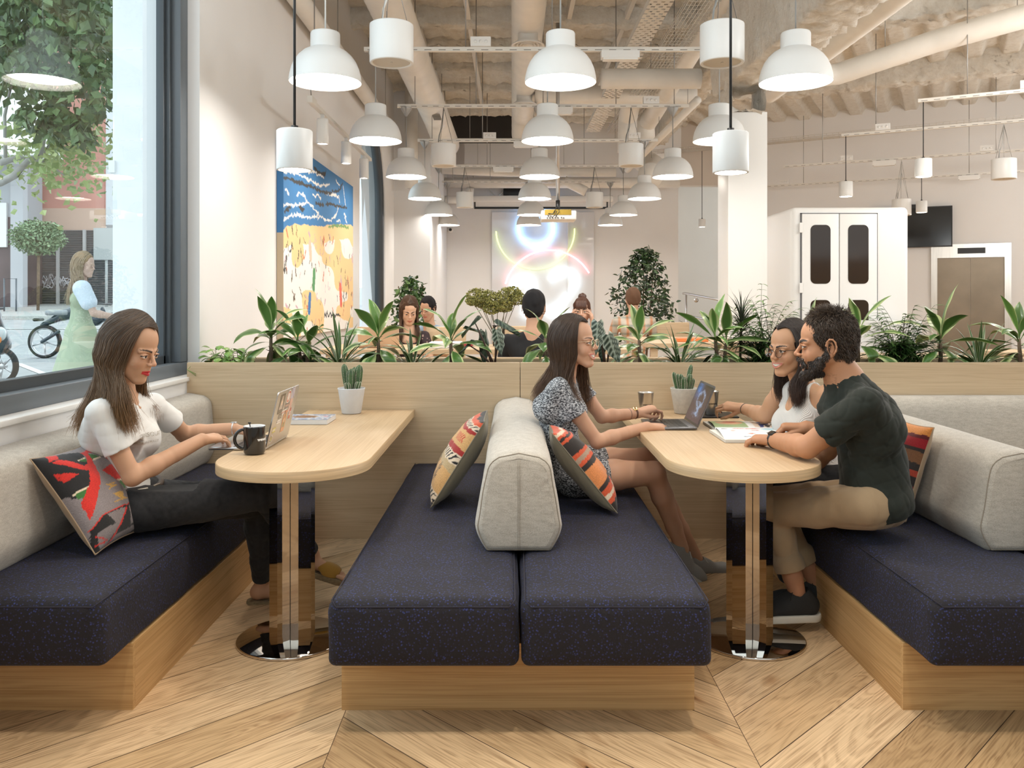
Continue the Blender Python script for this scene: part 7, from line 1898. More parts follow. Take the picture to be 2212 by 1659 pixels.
def scalp_cap(HM, sc, parent, col, grow=1.06, hairline=(.062, .075), name='hair_cap', nape=-.055, ears=False, h=.003, side_x=.035, crown=0.0, bumps=.0015):
    """close hair volume over the skull, cut away from the face"""
    S = Sdf(*bbox([T(HM, (0,0,.03))], .19), h); R = HM.to_3x3()
    S.ell(T(HM, (-.018*sc,0,(.042+crown*.4)*sc)), (.1*grow*sc, .0775*grow*sc, (.0885+crown)*grow*sc), R, .01)
    S.ell(T(HM, (-.045*sc,0,-.015*sc)), (.062*grow*sc, .066*grow*sc, .062*sc), R, .03)
    # face opening: big smooth cutter in front and below
    S.ell(T(HM, (.115*sc,0,(-.045)*sc)), (.100*sc, .16*sc, (.045+hairline[0])*sc), R, .012, 's')
    S.ell(T(HM, (.098*sc,0,.056*sc)), (.045*sc, .055*sc, .034*sc), R, .008, 's')
    S.ell(T(HM, (.05*sc,0,(nape-.105)*sc)), (.16*sc, .15*sc, .10*sc), R, .01, 's')
    if ears:
        for s_ in (-1, 1): S.ell(T(HM, (.0*sc,s_*.088*sc,-.018*sc)), (.030*sc, .03*sc, .042*sc), R, .006, 's')
    rs = np.random.RandomState(4); W_ = [(rs.normal(size=3)*90, rs.rand()*6) for _ in range(6)]
    S.displace(lambda X, Y, Z: bumps*sum(np.sin(a[0]*X+a[1]*Y+a[2]*Z+p) for a, p in W_)*.5)
    return sdf_obj(name, S, M['hair_cap'], parent, lambda V: base_cols(V, col, 3), 1)
def spectacles(HM, sc, parent, frame, r=.0012, lens=(.0205, .0185), z0=.002, round_=2.6, x0=.108):
    mb = MB(); P = lambda x, y, z: T(HM, (x*sc, y*sc, z*sc))
    for s_ in (-1, 1):
        pts = []
        for k in range(29):
            a = 2*PI*k/28; c, s2 = math.cos(a), math.sin(a); e = 2/round_
            pts.append(P(x0-.004*abs(c)-.0, s_*(.032+lens[0]*math.copysign(abs(c)**e, c)*1.0), z0-.004+lens[1]*math.copysign(abs(s2)**e, s2)))
        mb.tube(pts, r*1.1, 6)
        mb.tube([P(x0-.006, s_*(.032+lens[0]), z0+.006), P(x0-.02, s_*.064, z0+.008), P(.03, s_*.0755, z0+.006), P(-.012, s_*.079, z0+.004)], r, 6)
    mb.tube([P(x0-.001, -.0125, z0), P(x0+.003, 0, z0+.004), P(x0-.001, .0125, z0)], r, 6)
    o = mb.build('spectacles', frame, parent)
    mb = MB()
    for s_ in (-1, 1):
        c = P(x0-.002, s_*.032, z0-.004); ring = []
        for k in range(24):
            a = 2*PI*k/24; ring.append(P(x0-.003, s_*(.032+lens[0]*.97*math.copysign(abs(math.cos(a))**(2/round_), math.cos(a))), z0-.004+lens[1]*.97*math.copysign(abs(math.sin(a))**(2/round_), math.sin(a))))
        mb.add([c]+ring, [(0, i+1, (i+1) % 24+1) for i in range(24)], 0, False)
    mb.build('lenses', M['spec_glass'], o)
    return o
def shoe(name, an, toe, parent, mats, kind='sneaker', sc=1.0, up=(0,0,1)):
    """an = ankle joint, toe = direction point; sole under it"""
    an, toe = Vector(an), Vector(toe); x = (toe-an); x = x.normalized(); z = Vector(up); z = (z-x*z.dot(x)).normalized(); y = z.cross(x); m = Matrix((x, y, z)).transposed().to_4x4(); m.translation = an
    R = m.to_3x3(); S = Sdf(*bbox([an-x*.1, an+x*.22], .12), .0035); q = lambda a, b, c: T(m, (a*sc, b*sc, c*sc))
    if kind == 'sneaker':
        S.cap(q(-.035,0,-.045), q(.13,0,-.058), .036*sc, .032*sc, .02, flat=(y, .86)); S.ell(q(.145,.0,-.056), (.058*sc,.045*sc,.030*sc), R, .02); S.cap(q(-.015,0,-.01), q(.05,0,-.035), .042*sc, .036*sc, .02); S.ell(q(-.045,0,-.04), (.036*sc,.034*sc,.04*sc), R, .02)
        S.cap(q(0,0,.06), q(0,0,-.0), .036*sc, .033*sc, .006, 's')
        cut_plane(S, q(0,0,-.074), -z, .3)
        o = sdf_obj(name, S, mats[0], parent)
        S = Sdf(*bbox([an-x*.1, an+x*.22], .12), .003)
        for z0 in (-.078, -.088): S.cap(q(-.045,0,z0), q(.15,0,z0), .0405*sc, .0455*sc, .01)
        cut_plane(S, q(0,0,-.070), z, .3); cut_plane(S, q(0,0,-.098), -z, .3)
        sdf_obj('sole', S, mats[1], o)
        mb = MB()
        for k in range(6): mb.tube([q(.035+k*.016,-.028,-.030-k*.0035), q(.037+k*.016,0,-.004-k*.0055), q(.035+k*.016,.028,-.030-k*.0035)], .0022, 5)
        for s_ in (-1,1): mb.tube([q(.035,0,-.0), q(.03,s_*.02,.012), q(.045,s_*.04,-.01)], .0018, 5)
        mb.build('laces', mats[2], o)
    return o
LIP = (.42,.13,.10)

# ------------------------------------------------------------------ long-haired woman at the left table
JY = 3.36
J = dict(neck=at(252,852,3.36), sh_n=at(214,890,3.20), sh_f=at(332,874,3.51), chest=at(258,930,3.37), waist=at(262,1010,3.40), pelvis=at(272,1078,3.42),
         el_n=at(286,1030,3.24), wr_n=at(436,950,3.46), el_f=at(398,938,3.70), wr_f=at(505,926,3.76), hip_n=at(300,1098,3.32), hip_f=at(318,1082,3.50),
         kn_n=at(570,1066,3.55), kn_f=at(556,1085,3.70), an_n=at(676,1196,3.88), an_f=at(566,1262,3.87))
Pn = thing('person', 'long-haired woman in a white t-shirt and black jeans typing at the left table', 'person', J['pelvis'])
SK1 = (.56,.32,.20); HMw = head_frame(at(283,755,3.31), -13, 17); sc = 1.03
S = Sdf(*bbox([J[k] for k in ('neck','sh_n','sh_f','el_n','wr_n','el_f','wr_f','chest')]+[T(HMw,(.0,0,.1)), at(515,940,3.6), at(560,930,3.85)], .09), .0022)
add_head(S, HMw, sc, 'parted')
S.cap(T(HMw,(-.020,0,-.045)), A3(J['neck']), .052, .056, .02)
S.cap(A3(J['neck']), A3(J['neck'])+(A3(J['chest'])-A3(J['neck']))*.4, .06, .09, .04)
core(S, J); arm(S, J['sh_n'], J['el_n'], J['wr_n'], (.041,.034,.036,.0235)); arm(S, J['sh_f'], J['el_f'], J['wr_f'], (.040,.033,.035,.0235))
H1 = hand_frame(J['wr_n'], at(524,938,3.66), (.05,-.30,.9)); F1 = add_hand(S, H1, 1, [(14,28,16),(14,32,16),(14,30,16),(14,26,14)], .7, (.55,.35,.15), .96, .92)
H2 = hand_frame(J['wr_f'], at(590,935,3.82), (0,.2,1)); F2 = add_hand(S, H2, -1, [(25,30,20),(25,32,20),(25,30,18),(26,30,16)], .7, (.6,.3,.2), .96, .92)
fc = face_color(HMw, sc, SK1, (.56,.045,.05), (.06,.035,.022), mouth='parted')
sdf_obj('body', S, M['skin'], Pn, lambda V: nails(F1, H1, (.62,.40,.33))(V, fc(V, base_cols(V, SK1))), 1)
# t-shirt
S = Sdf(*bbox([J[k] for k in ('neck','sh_n','sh_f','chest','pelvis','el_f')], .2), .0045)
torso(S, J, .93, .006, bust=1, front=(.95,.05,.1))
sleeve(S, J['sh_n'], J['el_n'], .60, .045, .057, .047); sleeve(S, J['sh_f'], J['el_f'], .58, .045, .059, .047)
folds(S, .0045, 42, 3)
S.cap(A3(J['neck'])-(A3(J['chest'])-A3(J['neck']))*.9, A3(J['neck'])+(A3(J['chest'])-A3(J['neck']))*.10, .062, .066, .006, 's'); S.ell(A3(J['neck'])+np.array([.05,0,.02]), (.05,.06,.035), None, .01, 's')
cut_plane(S, A3(J['pelvis'])+np.array([0,0,.030]), (0.1,0,-1), .35)
M['tee_white'] = pmat('white_cotton', (.74,.73,.71), .85, bmp=.12, bs=500, sheen=.15)
tee = sdf_obj('t_shirt', S, M['tee_white'], Pn, None, 2)
for body_, dz, sz in (('CONSOLAT', .0, .024), ('DE VACANCES', -.028, .013)):
    vs, fs = text_mesh(body_, sz, .0, .0)
    # drape the lettering on the chest: rays towards the shirt surface
    Vt, Ft = S.mesh(); c0 = A3(J['chest']); mb = MB(); out = []
    for v in vs:
        yy = c0[1]+v.x*1.0-.01; zz = c0[2]-.015+dz+v.y; m_ = (np.abs(Vt[:, 1]-yy) < .008) & (np.abs(Vt[:, 2]-zz) < .008) & (Vt[:, 0] < c0[0]+.19); xx = Vt[m_, 0].max() if m_.any() else c0[0]+.12
        out.append((xx+.0012, yy, zz))
    mb.add(out, fs, 0, False); mb.build('shirt_print', pmat('pale_print', (.42,.39,.34), .8), tee)
# jeans
S = Sdf(*bbox([J[k] for k in ('pelvis','hip_n','hip_f','kn_n','kn_f','an_n','an_f')], .15), .005)
S.ell(A3(J['pelvis']), (.118,.165,.105), None, .03)
leg(S, J['hip_n'], J['kn_n'], A3(J['an_n']), (.094,.066,.060,.042)); leg(S, J['hip_f'], J['kn_f'], A3(J['an_f']), (.092,.066,.060,.042))
folds(S, .006, 48, 8)
for kn, an in (('kn_n','an_n'),('kn_f','an_f')):
    d = A3(J[an])-A3(J[kn]); d /= np.linalg.norm(d); cut_plane(S, A3(J[an])-d*.03, d, .12)
cut_plane(S, A3(J['pelvis'])+np.array([0,0,.075]), (0.1,0,1), .3)
M['denim_black'] = pmat('charcoal_denim', (.018,.018,.020), .9, var=.3, vs=60, bmp=.25, bs=700, sheen=.06)
jean = sdf_obj('jeans', S, M['denim_black'], Pn, None, 2)
mb = MB(); c0 = A3(J['pelvis'])+np.array([0,0,.062]); pts = [c0+np.array([.123*math.cos(a), .165*math.sin(a), -.012*math.cos(a)]) for a in [2*PI*k/40 for k in range(41)]]
mb.tube(pts, .013, 8, flat=1); mb.build('belt', pmat('brown_belt', (.06,.04,.03), .5), jean)
mb = MB()
for a in (-.62, -.15): p = c0+np.array([.137*math.cos(a), .178*math.sin(a), -.012]); mb.box(Vector(p)-Vector((.004,.022,.016)), Vector(p)+Vector((.004,.022,.016)), 0, .003, rot=Matrix.Rotation(a, 3, 'Z'))
mb.build('belt_buckle', pmat('buckle', (.55,.50,.42), .3, metal=.9), jean)
# feet and mules
def foot(an, toe, up, parent, skin, mats, kn=None):
    an, toe = Vector(an), Vector(toe); x = (toe-an).normalized(); z = Vector(up); z = (z-x*z.dot(x)).normalized(); y = z.cross(x); m = Matrix((x, y, z)).transposed().to_4x4(); m.translation = an; R = m.to_3x3(); q = lambda a, b, c: T(m, (a, b, c))
    S = Sdf(*bbox([an-x*.08, an+x*.2, q(0,0,.12)], .09), .003)
    S.cap(A3(an)+(A3(kn)-A3(an))/np.linalg.norm(A3(kn)-A3(an))*.08, q(0,0,-.005), .033, .031, .015); S.ell(q(-.022,0,-.035), (.030,.028,.030), R, .02); S.cap(q(-.01,0,-.03), q(.10,0,-.050), .033, .022, .02); S.ell(q(.11,0,-.052), (.045,.038,.016), R, .015)
    for k in range(5): S.cap(q(.13,-.028+k*.0135,-.055), q(.172-abs(k-1)*.006,-.030+k*.0145,-.058), .0085, .0078 if k else .010, .003)
    sdf_obj('foot', S, M['skin'], parent, lambda V: base_cols(V, skin), 1)
    S = Sdf(*bbox([an-x*.08, an+x*.2], .1), .003)
    S.cap(q(-.03,0,-.078), q(.14,0,-.078), .038, .046, .01); cut_plane(S, q(0,0,-.066), z, .3); cut_plane(S, q(0,0,-.093), -z, .3)
    so = sdf_obj('shoe_sole', S, mats[1], parent)
    S = Sdf(*bbox([an-x*.02, an+x*.2], .1), .003)
    S.ell(q(.092,0,-.050), (.062,.047,.034), R, .01); S.ell(q(.10,0,-.062), (.05,.046,.03), R, .01); cut_plane(S, q(0,0,-.068), -z, .2); cut_plane(S, q(.040,0,0), -x, .2); cut_plane(S, q(.145,0,0), x, .2)
    S.ell(q(.09,0,-.058), (.07,.040,.028), R, .004, 's')
    sdf_obj('shoe_upper', S, mats[0], so)
M['mustard'] = pmat('mustard_suede', (.42,.22,.03), .8, bmp=.2, bs=200, sheen=.2); M['jute'] = pmat('jute_sole', (.38,.28,.16), .9, var=.35, vs=1, stretch=(60,60,400), bmp=.8, bs=200)
foot(J['an_n'], A3(J['an_n'])+np.array([.15,.0,-.045]), (.12,0,1), Pn, SK1, (M['mustard'], M['jute']), J['kn_n'])
foot(A3(J['an_f'])+np.array([0,0,-.0]), A3(J['an_f'])+np.array([.12,.02,0]), (0,0,1), Pn, SK1, (M['mustard'], M['jute']), J['kn_f'])
# hair
HC1 = ((.038,.022,.013),(.17,.105,.062),(.36,.20,.09))
cap_ = scalp_cap(HMw, sc, Pn, (.04,.026,.018), 1.0, (.074,.07))
hair_ = long_hair('hair', HMw, sc, Pn, 8500, HC1, .018,
    [([at(272,846,3.20), at(280,880,3.20), at(294,930,3.22)], [at(205,840,3.30), at(180,890,3.28), at(166,930,3.28)]),
     ([at(310,850,3.44), at(330,880,3.46), at(334,905,3.47)], [at(215,845,3.38), at(195,890,3.36), at(180,930,3.36)])], 5, 1.05, 50, .00085, .005, 22)
mb = MB(); q = A3(J['wr_f']); mb.tube([q+np.array([0,.027*math.cos(a),.027*math.sin(a)]) for a in [2*PI*k/20 for k in range(21)]], .003, 6); mb.box(Vector(q)+Vector((-.012,-.010,.022)), Vector(q)+Vector((.012,.012,.030)), 0, .003); mb.build('wristwatch', M['alu'], Pn)

# ------------------------------------------------------------------ laughing woman on the middle bench
J = dict(neck=at(1214,812,4.05), sh_n=at(1206,838,3.93), sh_f=at(1243,828,4.21), chest=at(1205,875,4.05), waist=at(1206,940,4.06), pelvis=at(1228,1004,4.08),
         el_n=at(1290,954,3.95), wr_n=at(1398,922,4.10), el_f=at(1300,900,4.20), wr_f=at(1377,893,4.30), hip_n=at(1240,1030,4.0), hip_f=at(1245,1006,4.18),
         kn_n=at(1412,1022,4.05), kn_f=at(1392,992,4.24), an_n=at(1474,1186,4.15), an_f=at(1505,1208,4.30))
Pn = thing('person', 'laughing woman with glasses in a grey speckled dress on the middle bench', 'person', J['pelvis'])
SK2 = (.60,.34,.22); HM2 = head_frame(at(1240,743,4.02), -24, -4); sc = .99
S = Sdf(*bbox([J[k] for k in ('neck','sh_n','sh_f','el_n','wr_n','el_f','wr_f','chest')]+[T(HM2,(.0,0,.1)), at(1480,925,4.2)], .10), .0022)
add_head(S, HM2, sc, 'laugh')
S.cap(T(HM2,(-.020,0,-.045)), A3(J['neck']), .048, .052, .02); S.cap(A3(J['neck']), A3(J['neck'])+(A3(J['chest'])-A3(J['neck']))*.4, .055, .085, .04)
core(S, J, .95); arm(S, J['sh_n'], J['el_n'], J['wr_n'], (.039,.032,.034,.0225)); arm(S, J['sh_f'], J['el_f'], J['wr_f'], (.038,.031,.033,.0225))
H1 = hand_frame(J['wr_n'], at(1472,924,4.18), (-.12,-.2,1)); F1 = add_hand(S, H1, 1, [(14,12,8),(12,14,8),(12,14,8),(12,12,8)], .5, (.4,.25,.1), .97, .92)
H2 = hand_frame(J['wr_f'], at(1420,878,4.33), (-.15,-.35,.9)); F2 = add_hand(S, H2, -1, [(35,50,30),(60,60,35),(65,60,35),(65,60,35)], .6, (.3,.5,.4), .97, .92)
fc = face_color(HM2, sc, SK2, (.52,.16,.13), (.10,.06,.04), mouth='laugh', blush=.22)
sdf_obj('body', S, M['skin'], Pn, lambda V: nails(F1, H1, (.66,.42,.35))(V, fc(V, base_cols(V, SK2))), 1)
S = Sdf(*bbox([J[k] for k in ('hip_n','hip_f','kn_n','kn_f','an_n','an_f')], .11), .004)
leg(S, J['hip_n'], J['kn_n'], J['an_n'], (.080,.054,.050,.032)); leg(S, J['hip_f'], J['kn_f'], J['an_f'], (.080,.054,.050,.032))
sdf_obj('legs', S, M['skin'], Pn, lambda V: base_cols(V, SK2), 1)
S = Sdf(*bbox([J[k] for k in ('neck','sh_n','sh_f','chest','pelvis','el_f')], .2), .0045)
torso(S, J, .88, .007, bust=1, front=(.96,.05,.1)); sleeve(S, J['sh_n'], J['el_n'], .50, .045, .056, .047); sleeve(S, J['sh_f'], J['el_f'], .50, .045, .056, .047)
for h_, k_ in (('hip_n','kn_n'),('hip_f','kn_f')): a, b_ = A3(J[h_]), A3(J[k_]); S.cap(a, a+(b_-a)*.26, .098, .096, .03)
folds(S, .007, 40, 13)
S.cap(A3(J['neck'])-(A3(J['chest'])-A3(J['neck']))*.9, A3(J['neck'])+(A3(J['chest'])-A3(J['neck']))*.06, .062, .066, .006, 's')
m, nt_, b = newmat('speckled_knit'); mp = coords(nt_, (1,1,1.8)); v = N(nt_, 'ShaderNodeTexNoise'); v.inputs['Scale'].default_value = 115; v.inputs['Detail'].default_value = 2; nt_.links.new(mp.outputs[0], v.inputs[0]); r_ = ramp(nt_, v.outputs[0], [(.38, (.025,.025,.03)), (.50, (.22,.23,.25)), (.60, (.60,.61,.63))]); nt_.links.new(r_.outputs[0], b.inputs['Base Color']); b.inputs['Roughness'].default_value = .9; bump(nt_, b, v.outputs[0], .6, .003); M['knit'] = m
sdf_obj('dress', S, M['knit'], Pn, None, 2)
HC2 = ((.028,.016,.010),(.085,.046,.026),(.20,.10,.05))
scalp_cap(HM2, sc, Pn, (.035,.021,.013), 1.0, (.078,.07))
long_hair('hair', HM2, sc, Pn, 8000, HC2, .0,
    [([at(1232,822,3.95), at(1240,850,3.93), at(1252,880,3.93)], [at(1185,805,4.0), at(1165,835,4.0), at(1156,866,4.0)]),
     ([at(1266,830,4.14), at(1270,860,4.15), at(1266,885,4.16)], [at(1188,806,4.08), at(1170,835,4.1), at(1160,862,4.1)])], 15, 1.03, 55, .0008, .003, 20)
spectacles(HM2, sc, Pn, pmat('gold_frame', (.75,.62,.45), .25, metal=.9))
mb = MB(); q = A3(J['wr_f'])-(A3(J['wr_f'])-A3(J['el_f']))*.08; ax_ = Vector(A3(J['wr_f'])-A3(J['el_f'])).normalized(); RR = Vector((0,0,1)).rotation_difference(ax_).to_matrix()
mb.tube([Vector(q)+RR@Vector((.0255*math.cos(a), .0255*math.sin(a), 0)) for a in [2*PI*k/24 for k in range(25)]], .0075, 6, flat=.3); wst = mb.build('wristwatch', pmat('brown_leather', (.12,.05,.025), .5), Pn)
mb = MB(); mb.lathe([(0,.005),(.013,.005),(.0145,.003),(.0145,0)], 24, Vector(q)+Vector((0,-.012,.024)), 0, None, (-.0,-.5,.9)); mb.build('watch_case', pmat('watch_gold', (.7,.5,.25), .25, metal=1), wst)
mb = MB(); q2 = A3(J['wr_f'])-(A3(J['wr_f'])-A3(J['el_f']))*.25; mb.tube([Vector(q2)+RR@Vector((.027*math.cos(a), .027*math.sin(a), 0)) for a in [2*PI*k/24 for k in range(25)]], .0022, 6); mb.build('hair_band', M['black'], Pn)
gs = (pmat('grey_canvas_shoe', (.30,.29,.27), .8), pmat('off_white_sole', (.55,.52,.46), .6), pmat('shoe_lace', (.7,.68,.64), .8))
shoe('sneaker', A3(J['an_n']), A3(J['an_n'])+np.array([.16,.05,-.12]), Pn, gs, up=(.5,0,1)); shoe('sneaker', A3(J['an_f'])-np.array([0,0,.0]), A3(J['an_f'])+np.array([.16,.03,0]), Pn, gs)

# ------------------------------------------------------------------ woman with glasses beside the man
J = dict(neck=at(1735,832,3.88), sh_n=at(1786,852,3.74), sh_f=at(1688,843,4.06), chest=at(1738,896,3.90), waist=at(1752,970,3.92), pelvis=at(1790,1030,3.92),
         el_n=at(1800,960,3.70), wr_n=at(1760,1010,3.85), el_f=at(1652,898,4.12), wr_f=at(1604,882,4.28), hip_n=at(1775,1045,3.84), hip_f=at(1775,1035,4.02),
         kn_n=at(1650,1060,3.84), kn_f=at(1640,1050,4.02), an_n=at(1700,1240,3.95), an_f=at(1690,1220,4.1))
Pn = thing('person', 'smiling woman in round glasses and a white ribbed tank top at the right table', 'person', J['pelvis'])
SK3 = (.54,.30,.175); HM3 = head_frame(at(1708,756,3.87), 207, 3); sc = 1.0
S = Sdf(*bbox([J[k] for k in ('neck','sh_n','sh_f','el_n','wr_n','el_f','wr_f','chest')]+[T(HM3,(.0,0,.1)), at(1550,880,4.3)], .10), .0022)
add_head(S, HM3, sc, 'smile', nose=1.05)
S.cap(T(HM3,(-.020,0,-.045)), A3(J['neck']), .048, .052, .02)
torso(S, J, .85, -.004, bust=1, front=(-.96,-.25,.1))
arm(S, J['sh_n'], J['el_n'], J['wr_n'], (.043,.036,.037,.0235)); arm(S, J['sh_f'], J['el_f'], J['wr_f'], (.042,.036,.037,.0225))
H1 = hand_frame(J['wr_f'], at(1562,876,4.31), (-.1,-.55,.75)); F1 = add_hand(S, H1, 1, [(25,55,35),(30,55,35),(35,55,35),(40,50,35)], 1.0, (.5,.55,.25), .95, .92)
H2 = hand_frame(J['wr_n'], A3(J['wr_n'])+np.array([-.1,.05,0]), (0,0,1)); add_hand(S, H2, 1, [(25,25,15)]*4, .8, (.5,.3,.2), .95, .92)
fc = face_color(HM3, sc, SK3, (.50,.17,.13), (.02,.014,.012), mouth='smile', blush=.18, browth=1.0)
nl = nails(F1, H1, (.03,.008,.012))
sdf_obj('body', S, M['skin'], Pn, lambda V: nl(V, fc(V, base_cols(V, SK3))), 1)
S = Sdf(*bbox([J[k] for k in ('neck','sh_n','sh_f','chest','pelvis')], .2), .0045)
torso(S, J, .86, .004, bust=1, front=(-.96,-.25,.1))
cd = (A3(J['chest'])-A3(J['neck']))
for s_ in ('sh_n','sh_f'): S.cap(A3(J[s_])+np.array([0,0,.09]), A3(J[s_])+(A3(J['chest'])-A3(J[s_]))*.12, .075, .062, .008, 's')
S.cap(A3(J['neck'])-cd*.9, A3(J['neck'])+cd*.15, .062, .066, .006, 's'); S.ell(A3(J['neck'])+cd*.25+np.array([-.10,-.02,0]), (.06,.062,.085), None, .01, 's')
cut_plane(S, A3(J['pelvis'])-np.array([0,0,.02]), (0,0,-1), .35)
m, nt_, b = newmat('ribbed_white'); mp = coords(nt_, (1,1,1)); wv = N(nt_, 'ShaderNodeTexWave'); wv.bands_direction = 'Y'; wv.inputs['Scale'].default_value = 75; wv.inputs['Distortion'].default_value = .6; nt_.links.new(mp.outputs[0], wv.inputs[0]); r_ = ramp(nt_, wv.outputs[0], [(.1, (.60,.585,.56)), (.8, (.74,.72,.69))]); nt_.links.new(r_.outputs[0], b.inputs['Base Color']); b.inputs['Roughness'].default_value = .85; bump(nt_, b, wv.outputs[0], .5, .003); M['rib'] = m
sdf_obj('tank_top', S, M['rib'], Pn, None, 1)
S = Sdf(*bbox([J[k] for k in ('pelvis','hip_n','kn_n','an_n','kn_f','an_f')], .15), .006)
S.ell(A3(J['pelvis']), (.115,.15,.10), None, .03); leg(S, J['hip_n'], J['kn_n'], J['an_n'], (.085,.062,.056,.044)); leg(S, J['hip_f'], J['kn_f'], J['an_f'], (.085,.062,.056,.044))
sdf_obj('trousers', S, M['denim_black'], Pn, None, 1)
HC3 = ((.012,.008,.007),(.045,.026,.018),(.07,.035,.022))
scalp_cap(HM3, sc, Pn, (.018,.012,.010), 1.0, (.078,.07))
# camera side of this head is her left (+y local): near fall covers the ear down to the shoulder
long_hair('hair', HM3, sc, Pn, 7000, HC3, .0,
    [([at(1676,838,4.02), at(1682,858,4.02)], [at(1722,850,3.98), at(1718,872,3.98)]),
     ([at(1712,830,3.80), at(1716,870,3.79)], [at(1744,840,3.84), at(1740,868,3.84)])], 25, 1.02, 58, .0009, .003, 18)
spectacles(HM3, sc, Pn, pmat('dark_thin_frame', (.05,.035,.025), .3, metal=.6), .0010, (.0215,.0200), 0.0, 2.0)
mb = MB(); q = A3(J['wr_f'])-(A3(J['wr_f'])-A3(J['el_f']))*.12; ax_ = Vector(A3(J['wr_f'])-A3(J['el_f'])).normalized(); RR = Vector((0,0,1)).rotation_difference(ax_).to_matrix()
mb.tube([Vector(q)+RR@Vector((.0265*math.cos(a), .0265*math.sin(a), 0)) for a in [2*PI*k/24 for k in range(25)]], .003, 6); mb.build('hair_band', M['black'], Pn)

# ------------------------------------------------------------------ bearded man
J = dict(neck=at(1826,826,3.30), sh_n=at(1872,872,3.13), sh_f=at(1826,852,3.50), chest=at(1875,925,3.31), waist=at(1886,1010,3.32), pelvis=at(1890,1078,3.33),
         el_n=at(1744,966,3.30), wr_n=at(1672,951,3.56), el_f=at(1850,955,3.62), wr_f=at(1742,925,3.66), hip_n=at(1880,1092,3.24), hip_f=at(1870,1080,3.44),
         kn_n=at(1668,1100,3.58), kn_f=at(1665,1085,3.76), an_n=at(1724,1283,3.54), an_f=at(1768,1262,3.70))
Pn = thing('person', 'bearded man in a dark t-shirt and khaki trousers leaning on the right table', 'person', J['pelvis'])
SK4 = (.47,.235,.13); HM4 = head_frame(at(1784,748,3.30), 166, 2); sc = 1.0
S = Sdf(*bbox([J[k] for k in ('neck','sh_n','sh_f','el_n','wr_n','el_f','wr_f','chest')]+[T(HM4,(.0,0,.1)), at(1600,950,3.75)], .10), .0022)
add_head(S, HM4, sc, 'smile', 1.12, True, nose=1.1)
S.cap(T(HM4,(-.028,0,-.045)), A3(J['neck']), .060, .066, .02); S.cap(A3(J['neck']), A3(J['neck'])+(A3(J['chest'])-A3(J['neck']))*.4, .066, .09, .04)
core(S, J, 1.15); arm(S, J['sh_n'], J['el_n'], J['wr_n'], (.052,.042,.044,.029)); arm(S, J['sh_f'], J['el_f'], J['wr_f'], (.050,.042,.043,.029))
H1 = hand_frame(J['wr_n'], A3(J['wr_n'])+np.array([-.10,.14,-.012]), (.05,-.05,1)); F1 = add_hand(S, H1, -1, [(22,42,30),(22,45,30),(24,45,30),(26,42,28)], .8, (.35,.25,.2), 1.04, 1.08)
H2 = hand_frame(J['wr_f'], at(1672,920,3.70), (.3,-.2,.9)); F2 = add_hand(S, H2, 1, [(45,65,40),(50,70,40),(55,70,40),(60,65,40)], .7, (.35,.3,.1), 1.0, 1.05)
fc = face_color(HM4, sc, SK4, (.42,.16,.12), (.018,.012,.009), mouth='smile', browth=1.6)
def mancol(V):
    c = fc(V, base_cols(V, SK4)); Mi = np.array(HM4.inverted()); P = (V @ Mi[:3, :3].T+Mi[:3, 3])/sc; x, y, z = P.T
    st_ = (x > -.03) & (z < -.02) & (z > -.16) & (x < .12); n_ = vnoise(V[:, 0]*9+V[:, 1]*5, V[:, 2]*9, 60, 5); c[st_ & (z < -.10) & (n_ > .55)] *= .8
    return c
sdf_obj('body', S, M['skin'], Pn, mancol, 1)
S = Sdf(*bbox([J[k] for k in ('neck','sh_n','sh_f','chest','pelvis','el_f')], .22), .0035)
torso(S, J, 1.10, .008, front=(-.96,.1,.1)); sleeve(S, J['sh_n'], J['el_n'], .66, .066, .072, .056); sleeve(S, J['sh_f'], J['el_f'], .66, .064, .070, .056)
folds(S, .008, 34, 23)
cd = (A3(J['chest'])-A3(J['neck'])); hn = A3(J['neck'])-T(HM4,(-.03,0,-.05)); hn /= np.linalg.norm(hn)
S.cap(A3(J['neck'])-hn*.008, A3(J['neck'])+hn*.05, .074, .10, .03)
S.cap(A3(J['neck'])-hn*.14, A3(J['neck'])+hn*.01, .0655, .069, .008, 's')
S.cap(A3(J['waist'])+np.array([0,0,.02]), A3(J['pelvis'])-np.array([-.005,0,.05]), .128, .142, .03, flat=((1,0,0), 1.05))
folds(S, .006, 50, 41)
cut_plane(S, A3(J['pelvis'])-np.array([0,0,.055]), (0.30,0,-1), .35)
M['tee_dark'] = pmat('dark_green_cotton', (.013,.017,.012), .9, bmp=.15, bs=500, sheen=.06)
tee = sdf_obj('t_shirt', S, M['tee_dark'], Pn, None, 2)
S = Sdf(*bbox([J[k] for k in ('pelvis','hip_n','kn_n','an_n','kn_f','an_f')], .17), .005)
S.ell(A3(J['pelvis'])+np.array([.0,0,-.01]), (.122,.165,.098), None, .03)
leg(S, J['hip_n'], J['kn_n'], A3(J['an_n']), (.092,.070,.062,.052)); leg(S, J['hip_f'], J['kn_f'], A3(J['an_f']), (.092,.070,.062,.052))
folds(S, .010, 30, 31)
for kn, an in (('kn_n','an_n'),('kn_f','an_f')):
    d = A3(J[an])-A3(J[kn]); L = np.linalg.norm(d); d /= L; e = A3(J[an])-d*.10; S.cap(e-d*.030, e-d*.004, .063, .064, .004); cut_plane(S, e, d, .13)
cut_plane(S, A3(J['pelvis'])+np.array([0,0,.10]), (0,0,1), .3)
M['khaki'] = pmat('khaki_cotton', (.34,.235,.135), .85, bmp=.2, bs=500, var=.05, vs=20, sheen=.15)
sdf_obj('trousers', S, M['khaki'], Pn, None, 2)
S = Sdf(*bbox([J['an_n'], J['an_f'], J['kn_n']], .12), .004)
